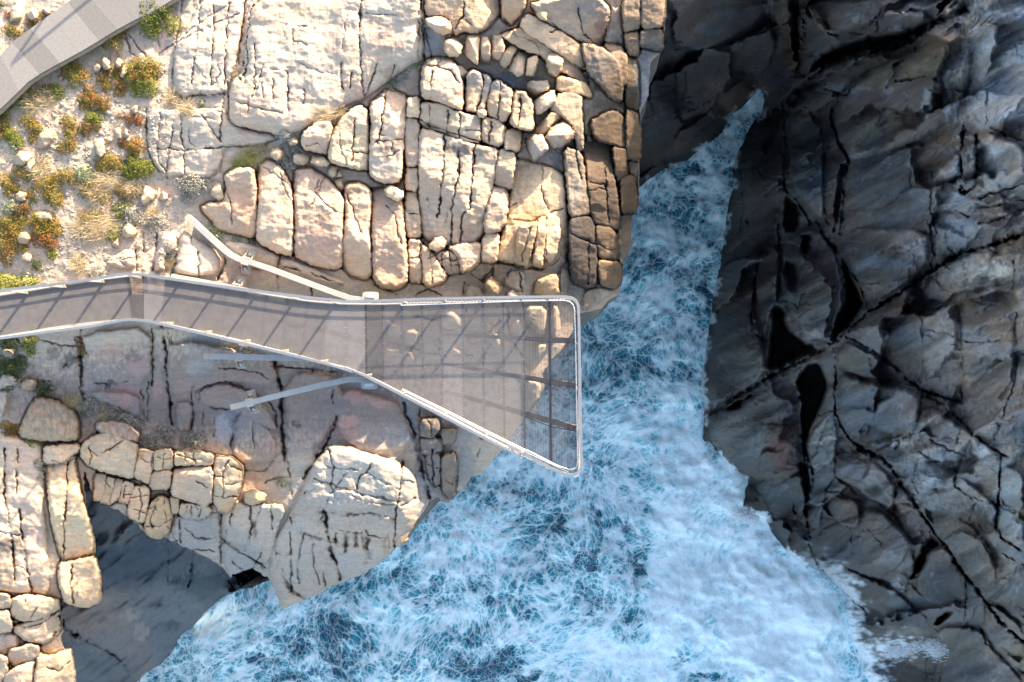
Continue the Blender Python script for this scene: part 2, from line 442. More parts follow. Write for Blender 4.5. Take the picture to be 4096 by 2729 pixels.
# cracks: tile, path, half width, depth
CR_A = [
    (8, '-60,-20 -20,120 -40,260 0,330', 6, .35), (8, '-150,200 0,250 160,300 300,330 420,350', 12, .3), (8, '-120,420 60,440 220,430 380,470', 16, .28), (8, '60,160 -60,330 -110,470', 5, .3), (7, '2040,560 2000,760 2010,900', 9, .35), (7, '2100,640 2110,800 2150,900', 6, .3),
    (7, '1850,700 1930,720 1960,700', 5, .25), (7, '1700,800 1760,700', 5, .3), (7, '1560,760 1640,820 1700,900', 6, .35), (7, '1250,540 1330,600 1480,600', 6, .35), (7, '1130,520 1190,620', 4, .3), (8, '440,210 540,230', 4, .3), (8, '430,380 530,330', 5, .3),
    (1, '1650,0 1640,120 1615,300 1600,430 1560,520', 8, .55), (1, '1540,0 1525,200 1510,420 1512,640 1490,760 1480,950', 6, .4),
    (1, '1350,0 1325,230 1300,420 1290,560', 6, .35), (1, '1220,0 1190,250 1165,400 1155,560', 7, .35),
    (1, '1180,290 1330,210 1520,130 1610,90', 4, .2), (1, '1250,220 1400,110 1550,20', 4, .2), (1, '1440,40 1430,300 1415,600', 5, .3),
    (1, '1170,600 1230,665 1300,635 1400,640 1510,630', 6, .4), (1, '1740,0 1690,60 1660,280 1665,420 1640,560', 6, .35),
    (1, '1710,290 1715,480 1700,660', 6, .35), (1, '1840,470 1832,660', 5, .3), (1, '1930,480 1938,750', 6, .4), (1, '1840,465 1930,480', 4, .2),
    (1, '1535,560 1537,800 1600,850 1720,880 1880,920', 7, .45), (1, '1210,700 1220,860 1225,960 1240,1000', 6, .35),
    (1, '985,730 990,1000 1040,1120 1120,1180', 7, .4), (1, '1080,760 1070,930 1060,1080 1120,1150', 5, .3),
    (1, '1180,740 1160,900 1130,1050 1120,1200', 5, .3), (1, '1060,1000 1240,1012 1500,985 1760,980 1880,930', 6, .4),
    (1, '1350,770 1440,890 1490,960', 4, .25), (1, '1360,740 1500,720', 4, .2), (1, '1240,1010 1238,1200', 5, .3), (1, '1390,1200 1480,1160 1500,1000', 4, .25),
    (1, '1980,170 2060,180', 4, .2), (1, '1965,200 1975,280 2060,300', 5, .25), (1, '1920,160 1910,250', 4, .2), (1, '1265,870 1270,960 1330,990', 3, .15),
    (1, '2300,420 2290,500 2305,610', 7, .4), (1, '2425,0 2418,200 2425,400 2440,600 2450,660', 7, .45), (1, '2330,100 2300,330', 3, .15),
    (1, '1665,690 1665,760', 7, .3), (1, '1765,560 1765,660', 4, .2), (1, '1060,380 1160,300', 4, .2), (1, '1065,250 1070,400 1050,560', 4, .25),
    (1, '830,200 880,350 950,430', 4, .25), (1, '870,230 930,330 980,380', 4, .2), (1, '1590,500 1610,540 1650,490 1640,420', 7, .4),
    (1, '1770,440 1740,540 1720,640', 5, .3), (1, '2050,600 2040,700', 4, .2), (1, '1380,640 1480,500 1450,420', 3, .15), (1, '1300,420 1380,520 1350,630', 3, .15),
    (1, '1320,700 1500,760', 3, .12), (1, '1270,790 1440,800', 3, .12), (1, '1540,660 1700,720 1900,760', 4, .18), (1, '2000,420 2100,470 2260,500', 3, .15),
    (2, '565,0 570,120 580,250 585,420', 8, .5), (2, '550,80 555,260 545,420', 4, .25), (2, '860,0 850,100 790,190', 5, .3), (2, '270,430 240,520 190,640', 5, .3),
    (2, '860,130 930,200', 3, .15), (2, '1110,0 1100,100 1160,170', 5, .3), (2, '390,440 350,550', 4, .2), (2, '100,490 85,600', 5, .25), (2, '30,430 35,600', 4, .25),
    (2, '200,90 400,100', 3, .15), (2, '590,190 640,400', 4, .3), (2, '1430,120 1480,200 1430,220', 4, .25), (2, '1620,60 1650,220 1740,300', 5, .3),
    (2, '1190,1480 1300,1490 1520,1400', 5, .25), (2, '1380,1110 1375,1290 1400,1360 1440,1450', 4, .2), (2, '1150,1400 1200,1370', 3, .2),
    (4, '550,690 545,900 545,1100 560,1180', 13, .7), (4, '1022,680 1025,900 1022,1080', 8, .5), (4, '1088,690 1110,800 1122,880 1115,1000 1140,1150 1150,1300 1165,1380', 9, .6),
    (4, '1840,900 1860,1000 1890,1080 1895,1250 1900,1400 1915,1568', 13, .8), (4, '1130,700 1130,760', 4, .3), (4, '1145,700 1145,800', 4, .3), (4, '1160,700 1158,790', 4, .3),
    (4, '950,1120 962,1200 958,1320', 6, .35), (4, '995,1050 995,1220 985,1310', 6, .4), (4, '1300,1080 1285,1120 1298,1250 1280,1380', 5, .35),
    (4, '1340,1190 1340,1120 1400,1080 1510,1052 1640,1100 1700,1130 1800,1180 1850,1250 1860,1350', 5, .35), (4, '1340,1180 1400,1225 1560,1240', 4, .25),
    (4, '1370,1210 1360,1400', 4, .25), (4, '1440,1300 1442,1420', 3, .2), (4, '1610,1250 1570,1400 1555,1500', 6, .4), (4, '1700,1320 1705,1500', 3, .2),
    (4, '2265,1290 2225,1400 2190,1480 2140,1568', 9, .6), (4, '2235,1110 2238,1200', 6, .4), (4, '1470,960 1640,970 1760,1000 1800,1040', 5, .3),
    (4, '1870,950 2000,960 2100,970 2250,990', 5, .3), (4, '2105,960 2110,1030', 4, .2), (4, '280,770 350,800 520,820', 6, .3), (4, '430,960 450,900 540,880', 6, .25),
    (4, '640,1060 760,1080 860,1050', 4, .2), (4, '700,1200 800,1230 950,1320', 4, .2), (4, '1500,210 1520,240 1460,380', 7, .5), (4, '1880,200 1865,300 1868,430', 6, .4),
    (4, '1290,80 1285,160', 5, .3), (4, '1335,180 1335,350', 4, .25), (4, '1050,60 1050,200 1030,310', 6, .35), (4, '910,150 915,310', 5, .3),
    (4, '1110,180 1180,250 1160,330', 8, .4), (4, '960,50 965,180', 4, .2), (4, '780,230 870,290', 3, .15), (4, '700,250 900,220', 3, .12), (4, '2090,400 2095,470', 4, .3),
    (4, '1900,280 2100,330 2300,400', 5, .35), (4, '1620,290 1740,300', 4, .2),
    (5, '450,1190 460,1280 500,1330 520,1420 550,1568', 10, .6), (5, '560,1210 555,1290', 8, .6), (5, '960,1430 985,1440', 5, .3),
    (5, '900,330 980,380 1040,300', 7, .5), (5, '1050,260 1045,350', 6, .4), (5, '1120,380 1170,300', 6, .5), (5, '860,390 850,460', 6, .4), (5, '1060,250 1340,300', 7, .5),
    (5, '520,480 600,430 700,470', 5, .3), (5, '250,400 400,460', 5, .3), (5, '1230,320 1240,450', 5, .3),
    (5, '330,640 340,780', 7, .5), (5, '330,780 560,840', 7, .5), (5, '520,620 700,640 720,560', 8, .5), (5, '720,700 840,700 870,560', 7, .5), (5, '700,640 690,860', 8, .5),
    (5, '880,760 1000,740 1100,640', 8, .5), (5, '980,620 990,900', 7, .5), (5, '1150,560 1160,760 1250,880', 8, .5), (5, '560,860 900,880', 7, .4),
    (8, '235,40 225,120 190,160 145,200 130,270', 6, .4), (8, '190,150 300,215 420,270', 5, .35), (8, '440,90 430,220 420,300 400,420 388,520 385,650', 7, .6),
    (8, '60,545 62,700', 22, .55), (8, '200,560 205,700 205,760', 26, .75), (8, '125,560 130,650', 13, .3), (8, '165,560 180,670', 12, .3), (8, '320,590 325,690', 12, .3), (8, '-60,560 -50,680', 14, .35), (7, '1700,500 1720,640', 20, .3), (7, '1900,860 1960,960 2060,1000', 24, .4), (7, '2000,560 2140,600 2260,620', 22, .3), (8, '345,560 350,700', 3, .2),
    (8, '0,545 120,560 340,600', 4, .25), (8, '560,0 570,150 620,330', 12, .8), (8, '640,0 650,240', 7, .5), (8, '810,180 800,280', 6, .4), (8, '960,0 930,120 905,190', 6, .4),
    (8, '-100,100 0,130 150,140', 3, .15), (8, '0,270 200,360 400,380', 4, .18),
    (7, '30,0 30,300 80,600 105,880', 7, .5), (7, '120,0 110,300', 6, .35), (7, '135,400 145,550 190,850 222,960', 8, .5), (7, '0,560 140,580', 3, .2), (7, '100,780 180,830', 3, .2),
    (7, '1130,590 1130,880', 5, .5), (7, '1300,690 1290,800 1272,930', 9, .9), (7, '400,1130 440,1215 560,1280 700,1345 780,1400 860,1480', 15, 1.6),
    (7, '1540,880 1580,960', 6, .8), (7, '1200,1000 1215,1080', 8, .6), (7, '830,480 820,560', 3, .3), (7, '1460,60 1460,20', 3, .2),
    (7, '1620,140 1780,150 1850,60', 4, .2), (7, '1780,230 1850,200 1950,190', 4, .2), (7, '1920,0 1950,200 1960,330', 5, .4), (7, '2170,0 2100,110 2040,200', 9, .6),
    (7, '1955,455 1957,700 1955,965', 7, .6), (7, '2185,410 2200,560 2225,680 2270,800 2290,880', 13, .9), (7, '2255,560 2260,640', 5, .4), (7, '2170,820 2190,920', 5, .4),
    (7, '2040,300 2110,270', 4, .2), (7, '2140,510 2140,590', 3, .2), (7, '1850,640 1860,800', 3, .2), (7, '1880,740 1920,860', 2, .15),
    (7, '1980,430 1960,470', 3, .2), (7, '1680,380 1690,480 1680,620 1640,690', 7, .5), (7, '1820,380 1830,540', 6, .35), (7, '1750,390 1730,480', 5, .3), (7, '1560,430 1530,540 1505,630', 5, .35),
    (7, '1490,600 1640,700 1780,790', 5, .35), (7, '1210,450 1210,630', 6, .4), (7, '1310,670 1440,690', 4, .3), (7, '1485,440 1485,770', 6, .5),
]

# standing bedrock terraces that belong to the headland: tile, polygon, rise, rim radius (plan units), tilt x / y
TER_A = [
    (4, '560,720 1020,680 1020,1080 640,1060 570,900', .28, 16, 0, .1), (4, '1140,760 1840,880 1880,1080 1500,1050 1340,1110 1150,1150 1120,1000', .32, 20, 0, .1),
    (4, '1300,1120 1500,1055 1700,1130 1850,1300 1860,1400 1560,1240 1350,1210', .40, 16, 0, .1), (4, '1910,1000 2250,1000 2353,1250 2260,1290 2150,1500 1930,1480', .4, 20, .1, 0),
    (5, '0,1090 400,1180 470,1320 530,1500 200,1560 0,1400', .35, 24, .1, 0), (4, '580,1110 940,1130 950,1310 700,1210', .32, 16, 0, 0), (4, '1170,1200 1290,1180 1290,1380 1190,1400', .25, 14, 0, 0), (4, '1580,1260 1700,1260 1850,1420 1860,1600 1560,1600', .3, 18, 0, 0),
    (1, '1650,80 1790,-60 2353,-80 2850,-80 2850,0 2846,250 2850,400 2760,440 2600,560 2460,660 2300,720 2190,820 2050,870 1920,915 1880,905 1700,870 1590,850 1540,800 1545,640 1560,540 1640,480 1650,300', .55, 60, 0, 0),
    (1, '990,730 1180,740 1210,700 1400,740 1510,720 1535,820 1600,860 1880,925 1760,975 1500,985 1500,1100 1400,1200 1240,1190 1110,1190 1040,1120 985,1000', .22, 24, 0, 0),
    (1, '1160,290 1260,190 1350,0 1500,0 1640,0 1610,300 1560,510 1510,640 1300,640 1230,660 1170,600', .28, 26, 0, 0),
    
    
    
    
    
    
    
    
    
    
    
    
    
    
    
    
     
     
    
    (5, '1500,270 1560,300 1565,470 1500,470', .2, 10, 0, 0),
    (5, '1660,430 1780,420 1870,440 1800,500 1700,560 1650,580', .4, 16, .2, 0),
    (5, '1130,350 1180,300 1270,310 1260,440 1200,445 1115,405', .3, 14, 0, 0), (5, '860,480 870,390 960,420 1000,460 990,485', .3, 12, 0, 0),
    (5, '340,640 430,690 440,760 340,740', .4, 16, 0, 0), (5, '720,600 770,570 830,620 835,700 720,690', .9, 18, 0, 0), (5, '450,700 550,700 545,820 450,800', .6, 16, 0, 0),
    (5, '880,760 970,740 970,780 890,785', .4, 10, 0, 0), (5, '740,850 780,800 835,850 830,885 730,880', .7, 12, 0, 0), (5, '450,840 520,850 530,930 450,900', .6, 12, 0, 0),
    (5, '325,820 430,830 430,880 325,870', .6, 12, 0, 0), (5, '1000,640 1100,760 1105,840 1000,760', .5, 14, 0, 0), (5, '1150,700 1220,620 1250,680 1240,740', .8, 14, 0, 0),
    (5, '1260,540 1410,540 1410,740 1340,720 1270,660', 1.0, 18, 0, 0), (5, '1440,540 1495,545 1495,770 1440,760', 1.0, 16, 0, 0), (5, '1340,800 1410,800 1400,860 1350,890', 1., 12, 0, 0),
    (5, '1270,1035 1340,1040 1380,1090 1350,1180 1310,1240 1268,1200', .9, 14, 0, 0), (5, '1120,780 1170,775 1150,900 1120,860', .6, 10, 0, 0), (5, '1040,980 1105,990 1080,1150 1060,1040', .6, 10, 0, 0),
    (7, '-40,-90 110,-80 290,-60 295,180 300,400 322,600 335,950 300,990 230,970 220,980 60,965 -40,945', .55, 34, .6, 0),
    (7, '1490,420 1570,330 1640,370 1900,365 1915,440 1865,550 1835,700 1790,775 1640,705 1500,620', .7, 22, .1, 0),
    (7, '1490,610 1640,715 1780,795 1700,900 1612,935 1545,860 1500,760', .3, 24, 0, 0),
    (7, '1120,590 1200,430 1400,430 1482,430 1490,780 1400,760 1250,670', .2, 24, .1, .1),
    (7, '1800,810 1850,600 1950,440 2060,200 2170,-20 2316,-30 2496,30 2700,90 2806,200 2822,400 2790,500 2720,640 2640,700 2470,830 2330,885 2200,950 2080,1030 1910,1083 1850,960', .9, 50, -.2, .15),
    (4, '850,160 900,180 910,300 700,270 780,200', .3, 20, 0, 0), (4, '1210,60 1260,50 1500,200 1470,330 1330,350 1160,320 1190,200', .4, 26, 0, 0),
    (4, '1080,60 1200,40 1180,170 1110,200 1100,310 1030,310 1050,200', .3, 20, 0, 0), (4, '1880,210 2100,280 2200,330 2330,390 2250,420 1890,290', .35, 18, 0, 0),
    (4, '1500,100 1700,130 1880,200 1870,300 1640,240 1520,180', .3, 22, 0, 0), (4, '-40,1120 60,1110 50,1200 30,1290 -40,1280', .5, 18, 0, 0), (4, '0,1000 110,1010 110,1090 -30,1110', .5, 16, 0, 0),
]

# free-standing joint blocks and boulders: tile, polygon, top above base, thickness, rim radius, tilt x, tilt y, shade, kind, label
# kinds: T tower block, B boulder
BL = [
    (2, '590,-60 860,-60 1090,-60 1095,90 1010,185 930,230 860,205 790,240 740,110 600,110', 0.50, 1.5, 30, 0.0, 0.0, (1.03, 0.95, 0.84), 'T', 'broad tan slab at the top edge, right of the long vertical crack'),
    (2, '1115,-60 1280,-60 1250,80 1160,170 1110,120', 0.75, 1.5, 26, 0.0, 0.0, (1.0, 0.88, 0.78), 'T', 'pinkish cracked slab at the top edge, left of the small ridge boulder'),
    (2, '1300,30 1430,0 1600,-40 1750,-20 1830,60 1810,200 1760,330 1620,270 1500,200 1420,150', 1.00, 1.5, 34, -0.12, 0.3, (0.86, 0.84, 0.84), 'T', 'big angular grey faced rock at the top edge, with a reddish right side'),
    (2, '1280,100 1330,120 1500,210 1620,290 1670,460 1600,440 1440,320 1290,230 1230,170', 0.95, 1.5, 18, 0.0, 0.0, (1.04, 0.95, 0.83), 'T', 'long curved ridge of rock running down from the small ridge boulder'),
    (2, '1180,210 1240,190 1400,310 1600,430 1690,560 1560,510 1400,400 1340,330', 0.65, 1.5, 14, 0.0, 0.0, (1.02, 0.94, 0.83), 'T', 'long lower slab lying parallel under the curved ridge of rock'),
    (2, '1640,290 1780,320 1880,400 1925,550 1910,690 1850,660 1770,570 1690,490 1660,380', 0.95, 1.5, 24, 0.48, 0.06, (0.52, 0.5, 0.49), 'T', 'large angular brown grey rock below the reddish sided one, near the cliff edge'),  # low tint paints in partial shadow, as on the cliff-edge blocks below
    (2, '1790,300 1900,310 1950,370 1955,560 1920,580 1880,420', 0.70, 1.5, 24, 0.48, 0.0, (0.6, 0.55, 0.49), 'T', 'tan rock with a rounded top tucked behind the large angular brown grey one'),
    (2, '1480,640 1570,620 1640,640 1645,800 1655,1000 1620,1010 1600,900 1570,830 1500,770 1430,740', 0.80, 1.5, 20, 0.0, 0.0, (0.98, 0.93, 0.86), 'T', 'tall smooth slab with a forked crack, right of the slanting oval boulder'),
    (2, '1480,510 1670,560 1715,650 1640,635 1480,610', 0.70, 1.5, 14, 0.0, 0.0, (1.04, 0.92, 0.74), 'T', 'flat golden slab above the tall slab with the forked crack'),
    (2, '1100,240 1180,210 1330,290 1370,370 1290,350 1180,290', 0.75, 1.5, 16, 0.0, 0.0, (1.0, 0.9, 0.76), 'T', 'brown topped rock behind the upright boulders of the boulder row'),
    (2, '1200,1060 1470,1140 1520,1190 1540,1420 1560,1560 1540,1750 1470,1845 1300,1790 1150,1760 1065,1740 1120,1560 1150,1420 1170,1270 1185,1180', 0.42, 1.5, 34, 0.0, 0.0, (1.02, 0.95, 0.86), 'T', 'broad sunlit slab with a brown layered lower part, above the rock fingers'),
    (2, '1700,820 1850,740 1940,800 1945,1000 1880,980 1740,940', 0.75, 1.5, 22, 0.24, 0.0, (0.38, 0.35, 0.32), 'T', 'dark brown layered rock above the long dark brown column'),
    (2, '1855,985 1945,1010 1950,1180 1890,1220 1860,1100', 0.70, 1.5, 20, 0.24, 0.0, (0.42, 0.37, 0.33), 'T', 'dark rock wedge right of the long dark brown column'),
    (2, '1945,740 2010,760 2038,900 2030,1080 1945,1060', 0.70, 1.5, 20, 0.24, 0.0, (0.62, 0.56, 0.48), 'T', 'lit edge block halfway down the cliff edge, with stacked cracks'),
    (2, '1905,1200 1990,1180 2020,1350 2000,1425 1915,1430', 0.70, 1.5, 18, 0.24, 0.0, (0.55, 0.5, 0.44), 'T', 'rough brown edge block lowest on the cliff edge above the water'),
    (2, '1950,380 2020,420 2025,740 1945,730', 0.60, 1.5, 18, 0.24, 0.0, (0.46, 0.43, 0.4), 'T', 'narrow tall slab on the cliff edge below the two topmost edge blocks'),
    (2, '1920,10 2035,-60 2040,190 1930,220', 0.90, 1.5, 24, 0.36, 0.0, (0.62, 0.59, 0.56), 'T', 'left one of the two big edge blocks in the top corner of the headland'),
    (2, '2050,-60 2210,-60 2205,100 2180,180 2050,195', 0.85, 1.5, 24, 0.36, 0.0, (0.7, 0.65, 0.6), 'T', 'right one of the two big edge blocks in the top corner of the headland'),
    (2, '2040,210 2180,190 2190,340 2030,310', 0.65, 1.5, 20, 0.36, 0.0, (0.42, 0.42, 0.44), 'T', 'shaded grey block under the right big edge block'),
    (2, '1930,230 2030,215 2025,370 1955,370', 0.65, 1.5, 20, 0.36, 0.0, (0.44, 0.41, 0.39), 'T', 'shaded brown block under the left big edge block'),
    (5, '1750,240 1880,250 1912,300 1895,420 1780,410', 0.80, 1.5, 24, 0.36, 0.0, (0.5, 0.45, 0.39), 'T', 'rough brown rock beside the very dark column, above the platform corner'),
    (1, '1510,1180 1600,1132 1700,1130 1722,1250 1733,1500 1726,1560 1690,1600 1620,1575 1450,1545 1425,1480 1350,1400 1400,1370 1500,1360 1530,1250', .7, 1.6, 46, 0, 0, (1.04, .90, .80), 'T', 'pinkish rounded rock block at the left end of the block row above the curved strut'),
    (1, '1740,1110 1800,1075 1880,1110 1962,1270 1972,1500 1965,1722 1850,1690 1760,1640 1727,1610 1740,1300', .8, 1.8, 44, 0, 0, (1.02, .95, .88), 'T', 'tall pale rock block just right of the pinkish one above the curved strut'),
    (1, '1988,1140 2080,1130 2180,1190 2250,1250 2308,1330 2305,1600 2297,1788 2240,1808 2100,1780 1980,1718 1985,1500 1975,1250', .85, 1.8, 44, 0, 0, (1.03, .94, .87), 'T', 'widest cream rock block above the curved strut, with pink patches and a ragged crack'),
    (2, '55,1240 140,1230 222,1270 232,1380 215,1568 228,1700 236,1840 200,1875 100,1860 42,1790 32,1650 50,1560 62,1450', .85, 1.8, 40, 0, 0, (1.02, .96, .88), 'T', 'smooth tall rock block third from the right in the row above the strut hinge'),
    (2, '240,1275 330,1275 440,1350 452,1500 465,1700 474,1850 458,1910 390,1945 300,1930 248,1870 240,1700 235,1500', .95, 1.9, 42, 0, 0, (1.04, .95, .87), 'T', 'tall rounded rock block reaching lowest of the row above the strut hinge'),
    (2, '465,1300 530,1292 550,1400 566,1590 480,1598 458,1500', .7, 1.4, 22, 0, 0, (1.0, .96, .9), 'T', 'narrow rock block under a small crack, right of the lowest reaching tall block'),
    (2, '484,1612 556,1620 568,1760 572,1898 492,1888 484,1750', .7, 1.4, 22, 0, 0, (1.02, .96, .9), 'T', 'narrow cracked rock block with a rounded foot beside the wedge shaped block'),
    (2, '572,1645 620,1680 742,1850 700,1900 612,1925 580,1890 572,1750', .75, 1.4, 26, 0, 0, (1.04, .95, .86), 'T', 'wedge shaped rock block tapering to the right above the platform neck'),
    (1, '2035,900 2130,822 2215,815 2232,870 2200,1035 2150,1025 2050,1003 2030,960', .9, 1.5, 30, 0, 0, (1.03, .97, .9), 'T', 'rounded rock block at the end of the bushy crevice, above two oval stones'),
    (2, '30,800 90,740 150,712 198,740 210,900 211,1136 140,1136 20,1110 -38,1090 -58,1040 -30,900', .9, 1.7, 36, 0, 0, (1.0, .97, .92), 'T', 'tall tapering rock block with a pointed top, left of the twin columned block'),
    (2, '223,705 330,612 352,602 468,652 468,780 448,950 430,1220 330,1235 222,1188 220,1000 235,850', 1.0, 1.8, 36, 0, 0, (1.0, .96, .91), 'T', 'large rock block with black water stains, left of the narrow stacked blocks'),
    (2, '478,662 550,662 552,788 472,784', .95, 1.3, 18, 0, 0, (1.0, .97, .92), 'T', 'small squarish rock block on top of the narrow stack left of the big cracked slab'),
    (2, '462,794 548,804 550,1108 470,1126 457,950', .9, 1.4, 22, 0, 0, (1.0, .97, .92), 'T', 'long narrow rock block in the middle of the stack left of the big cracked slab'),
    (2, '470,1134 543,1124 545,1250 528,1288 462,1268', .85, 1.3, 24, 0, 0, (1.03, .97, .9), 'T', 'short rounded rock block at the bottom of the stack left of the big cracked slab'),
    (2, '575,480 600,412 650,395 760,402 808,445 846,560 848,700 830,745 720,694 580,658 571,600', 1.25, 1.9, 36, 0, 0, (1.02, .96, .9), 'T', 'big rounded rock block with a bent crack on top, above the big cracked slab'),
    (2, '566,690 700,700 800,752 964,784 962,962 850,948 730,898 562,848', 1.05, 1.5, 20, 0, 0, (1.0, .97, .93), 'T', 'broad broken rock block lying along the top of the big cracked slab'),
    (2, '560,860 720,908 950,978 1086,996 1070,1150 1038,1300 1005,1400 985,1568 958,1600 930,1640 800,1644 700,1652 582,1600 552,1400 552,1100', 1.0, 1.9, 34, 0, 0, (1.0, .97, .93), 'T', 'largest rock slab, split by three long cracks, in the centre of the lit headland'),
    (2, '867,740 870,600 880,500 912,470 1034,522 1028,600 990,738 930,752', 1.15, 1.6, 28, 0, 0, (1.02, .96, .9), 'T', 'leftmost of the three split rock blocks descending right of the big rounded block'),
    (2, '1042,560 1080,542 1178,602 1163,750 1128,822 1010,772 1022,650', 1.15, 1.6, 26, 0, 0, (1.02, .95, .88), 'T', 'middle of the three split rock blocks descending right of the big rounded block'),
    (2, '1196,606 1260,620 1313,682 1318,878 1230,868 1160,828 1176,740', 1.15, 1.6, 26, 0, 0, (1.04, .94, .84), 'T', 'rightmost of the three split rock blocks descending right of the big rounded block'),
    (2, '986,790 1080,802 1138,852 1118,958 1080,988 972,943 976,860', 1.05, 1.4, 24, 0, 0, (1.02, .96, .89), 'T', 'small split rock block with a round pebble on its upper left corner'),
    (2, '1138,872 1234,882 1224,1018 1124,998', 1.0, 1.3, 24, 0, 0, (1.02, .96, .88), 'T', 'smooth almost square rock block right of the small split block'),
    (2, '1100,1002 1198,1032 1184,1200 1174,1268 1062,1248 1062,1150', .95, 1.4, 22, 0, 0, (1.0, .96, .9), 'T', 'long rock block with a notched foot at the right edge of the largest slab'),
    (2, '1052,1262 1130,1254 1148,1400 1130,1500 1090,1556 1000,1566 987,1500 1012,1380', .95, 1.4, 28, 0, 0, (1.02, .96, .89), 'T', 'knobbly rock block below the notched block, right of the largest slab'),
    # block fragments near the platform
    (5, '1222,20 1300,0 1343,-20 1338,60 1300,200 1278,285 1192,260 1202,150', .9, 1.0, 22, 0, 0, (1.03, .96, .88), 'T', 'leftmost of the rock fingers above the platform end, split by a crack'),
    (5, '1352,-40 1400,-52 1403,60 1388,200 1378,280 1317,264 1342,100', .85, .9, 20, 0, 0, (1.03, .96, .88), 'T', 'middle rock finger with a rounded foot above the platform end'),
    (5, '1407,-52 1498,-54 1496,60 1468,215 1430,250 1393,208', .8, .9, 22, 0, 0, (1.03, .96, .88), 'T', 'rightmost and broadest of the rock fingers above the platform end'),
    (5, '748,150 830,128 968,124 972,220 900,300 836,318 822,220', .9, 1.1, 30, 0, 0, (1.05, .95, .83), 'T', 'rounded rock block with a pointed left tip below the largest slab'),
    (5, '982,92 1020,56 1082,60 1083,170 1060,248 972,243', .9, 1.2, 22, 0, 0, (1.03, .96, .86), 'T', 'upright rock block right of the block with the pointed left tip'),
    (5, '652,190 740,180 808,202 826,320 740,325 702,270', .6, .9, 18, 0, 0, (.72, .72, .75), 'T', 'small dark grey block crazed with cracks below the round white boulder'),
    (5, '1325,470 1300,475 1320,400 1345,370 1400,342 1480,328 1493,450 1480,475', .8, 1.0, 24, 0, 0, (1.06, .95, .8), 'B', 'glowing cream rock beside the platform railing, below the rock fingers'),
    # edge columns, partial shadow painted in by low tints
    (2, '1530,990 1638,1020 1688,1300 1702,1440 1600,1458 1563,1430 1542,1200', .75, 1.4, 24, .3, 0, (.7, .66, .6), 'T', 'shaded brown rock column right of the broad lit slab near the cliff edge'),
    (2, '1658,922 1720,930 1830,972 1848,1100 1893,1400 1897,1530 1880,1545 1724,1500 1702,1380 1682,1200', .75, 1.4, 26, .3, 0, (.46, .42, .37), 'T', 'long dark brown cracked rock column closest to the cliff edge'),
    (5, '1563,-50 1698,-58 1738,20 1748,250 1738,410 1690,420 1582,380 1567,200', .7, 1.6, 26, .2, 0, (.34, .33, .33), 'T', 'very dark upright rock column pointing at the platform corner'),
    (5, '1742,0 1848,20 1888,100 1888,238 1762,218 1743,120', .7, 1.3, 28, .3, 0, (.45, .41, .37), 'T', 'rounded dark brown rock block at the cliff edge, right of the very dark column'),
    # boulders
    (2, '595,125 650,105 730,115 780,170 775,240 710,250 640,190 597,160', 1.0, .8, 24, 0, 0, (1.0, .96, .9), 'B', 'pale boulder leaning against the long vertical crack, topmost left of the boulder row'),
    (2, '720,270 795,240 850,310 820,380 760,385 725,350', .9, .7, 18, 0, 0, (1.03, .95, .84), 'B', 'angular boulder below the pale leaning boulder, first of the boulder row'),
    (2, '860,250 920,230 963,245 958,330 945,440 900,410 857,360', .95, .8, 18, 0, 0, (1.03, .96, .86), 'B', 'upright boulder with a pointed foot, second of the boulder row'),
    (2, '972,255 1018,250 1035,330 1025,430 970,420 964,330', .95, .7, 15, 0, 0, (1.03, .96, .86), 'B', 'narrow upright boulder split lengthwise, third of the boulder row'),
    (2, '1045,240 1110,235 1128,330 1115,400 1080,410 1038,395', .95, .8, 18, 0, 0, (1.04, .96, .86), 'B', 'upright boulder with a flat top, fourth of the boulder row'),
    (2, '1180,290 1210,285 1208,340 1160,430 1130,460 1090,430 1110,370', .95, .7, 16, 0, 0, (1.02, .96, .88), 'B', 'slanting slim boulder, fifth of the boulder row'),
    (2, '1214,340 1270,370 1278,420 1250,500 1215,520 1155,470 1172,410', .95, .8, 18, 0, 0, (1.02, .96, .88), 'B', 'largest angular boulder in the middle of the boulder row'),
    (2, '1285,390 1350,370 1345,450 1330,515 1265,505', .9, .7, 15, 0, 0, (1.04, .95, .84), 'B', 'box shaped boulder with brown stains, seventh of the boulder row'),
    (2, '1410,350 1440,335 1500,350 1530,400 1510,480 1470,515 1420,500 1405,430', 1.1, 1.0, 22, 0, 0, (1.02, .96, .88), 'B', 'isolated smooth boulder at the right end of the boulder row'),
    (2, '1280,550 1420,540 1425,600 1340,650 1290,650 1270,600', .9, .7, 18, 0, 0, (1.0, .95, .86), 'B', 'flat boulder above the slanting oval boulder, right of the split blocks'),
    (2, '1320,690 1370,640 1460,600 1473,680 1400,750 1345,775 1322,740', 1.1, .9, 24, 0, 0, (.98, .95, .9), 'B', 'slanting oval grey boulder right of the three split blocks'),
    (2, '1430,760 1480,750 1505,790 1440,850 1400,905 1310,905 1350,840', .8, .6, 20, 0, 0, (1.02, .95, .84), 'B', 'long boulder half hidden above the faceted boulder pair'),
    (2, '1395,925 1440,855 1530,800 1570,820 1605,890 1580,940 1460,1020 1432,985', 1.35, 1.1, 24, 0, 0, (.98, .95, .9), 'B', 'big blocky boulder, upper right of the faceted boulder pair'),
    (2, '1255,940 1300,910 1380,905 1428,1000 1325,1085 1282,1020', 1.3, 1.1, 24, 0, 0, (.98, .95, .9), 'B', 'pyramid shaped boulder, lower left of the faceted boulder pair'),
    (2, '1330,60 1370,15 1420,40 1415,150 1370,130 1335,100', 1.1, .8, 18, 0, 0, (1.04, .96, .86), 'B', 'small boulder standing on the ridge near the top edge of the headland'),
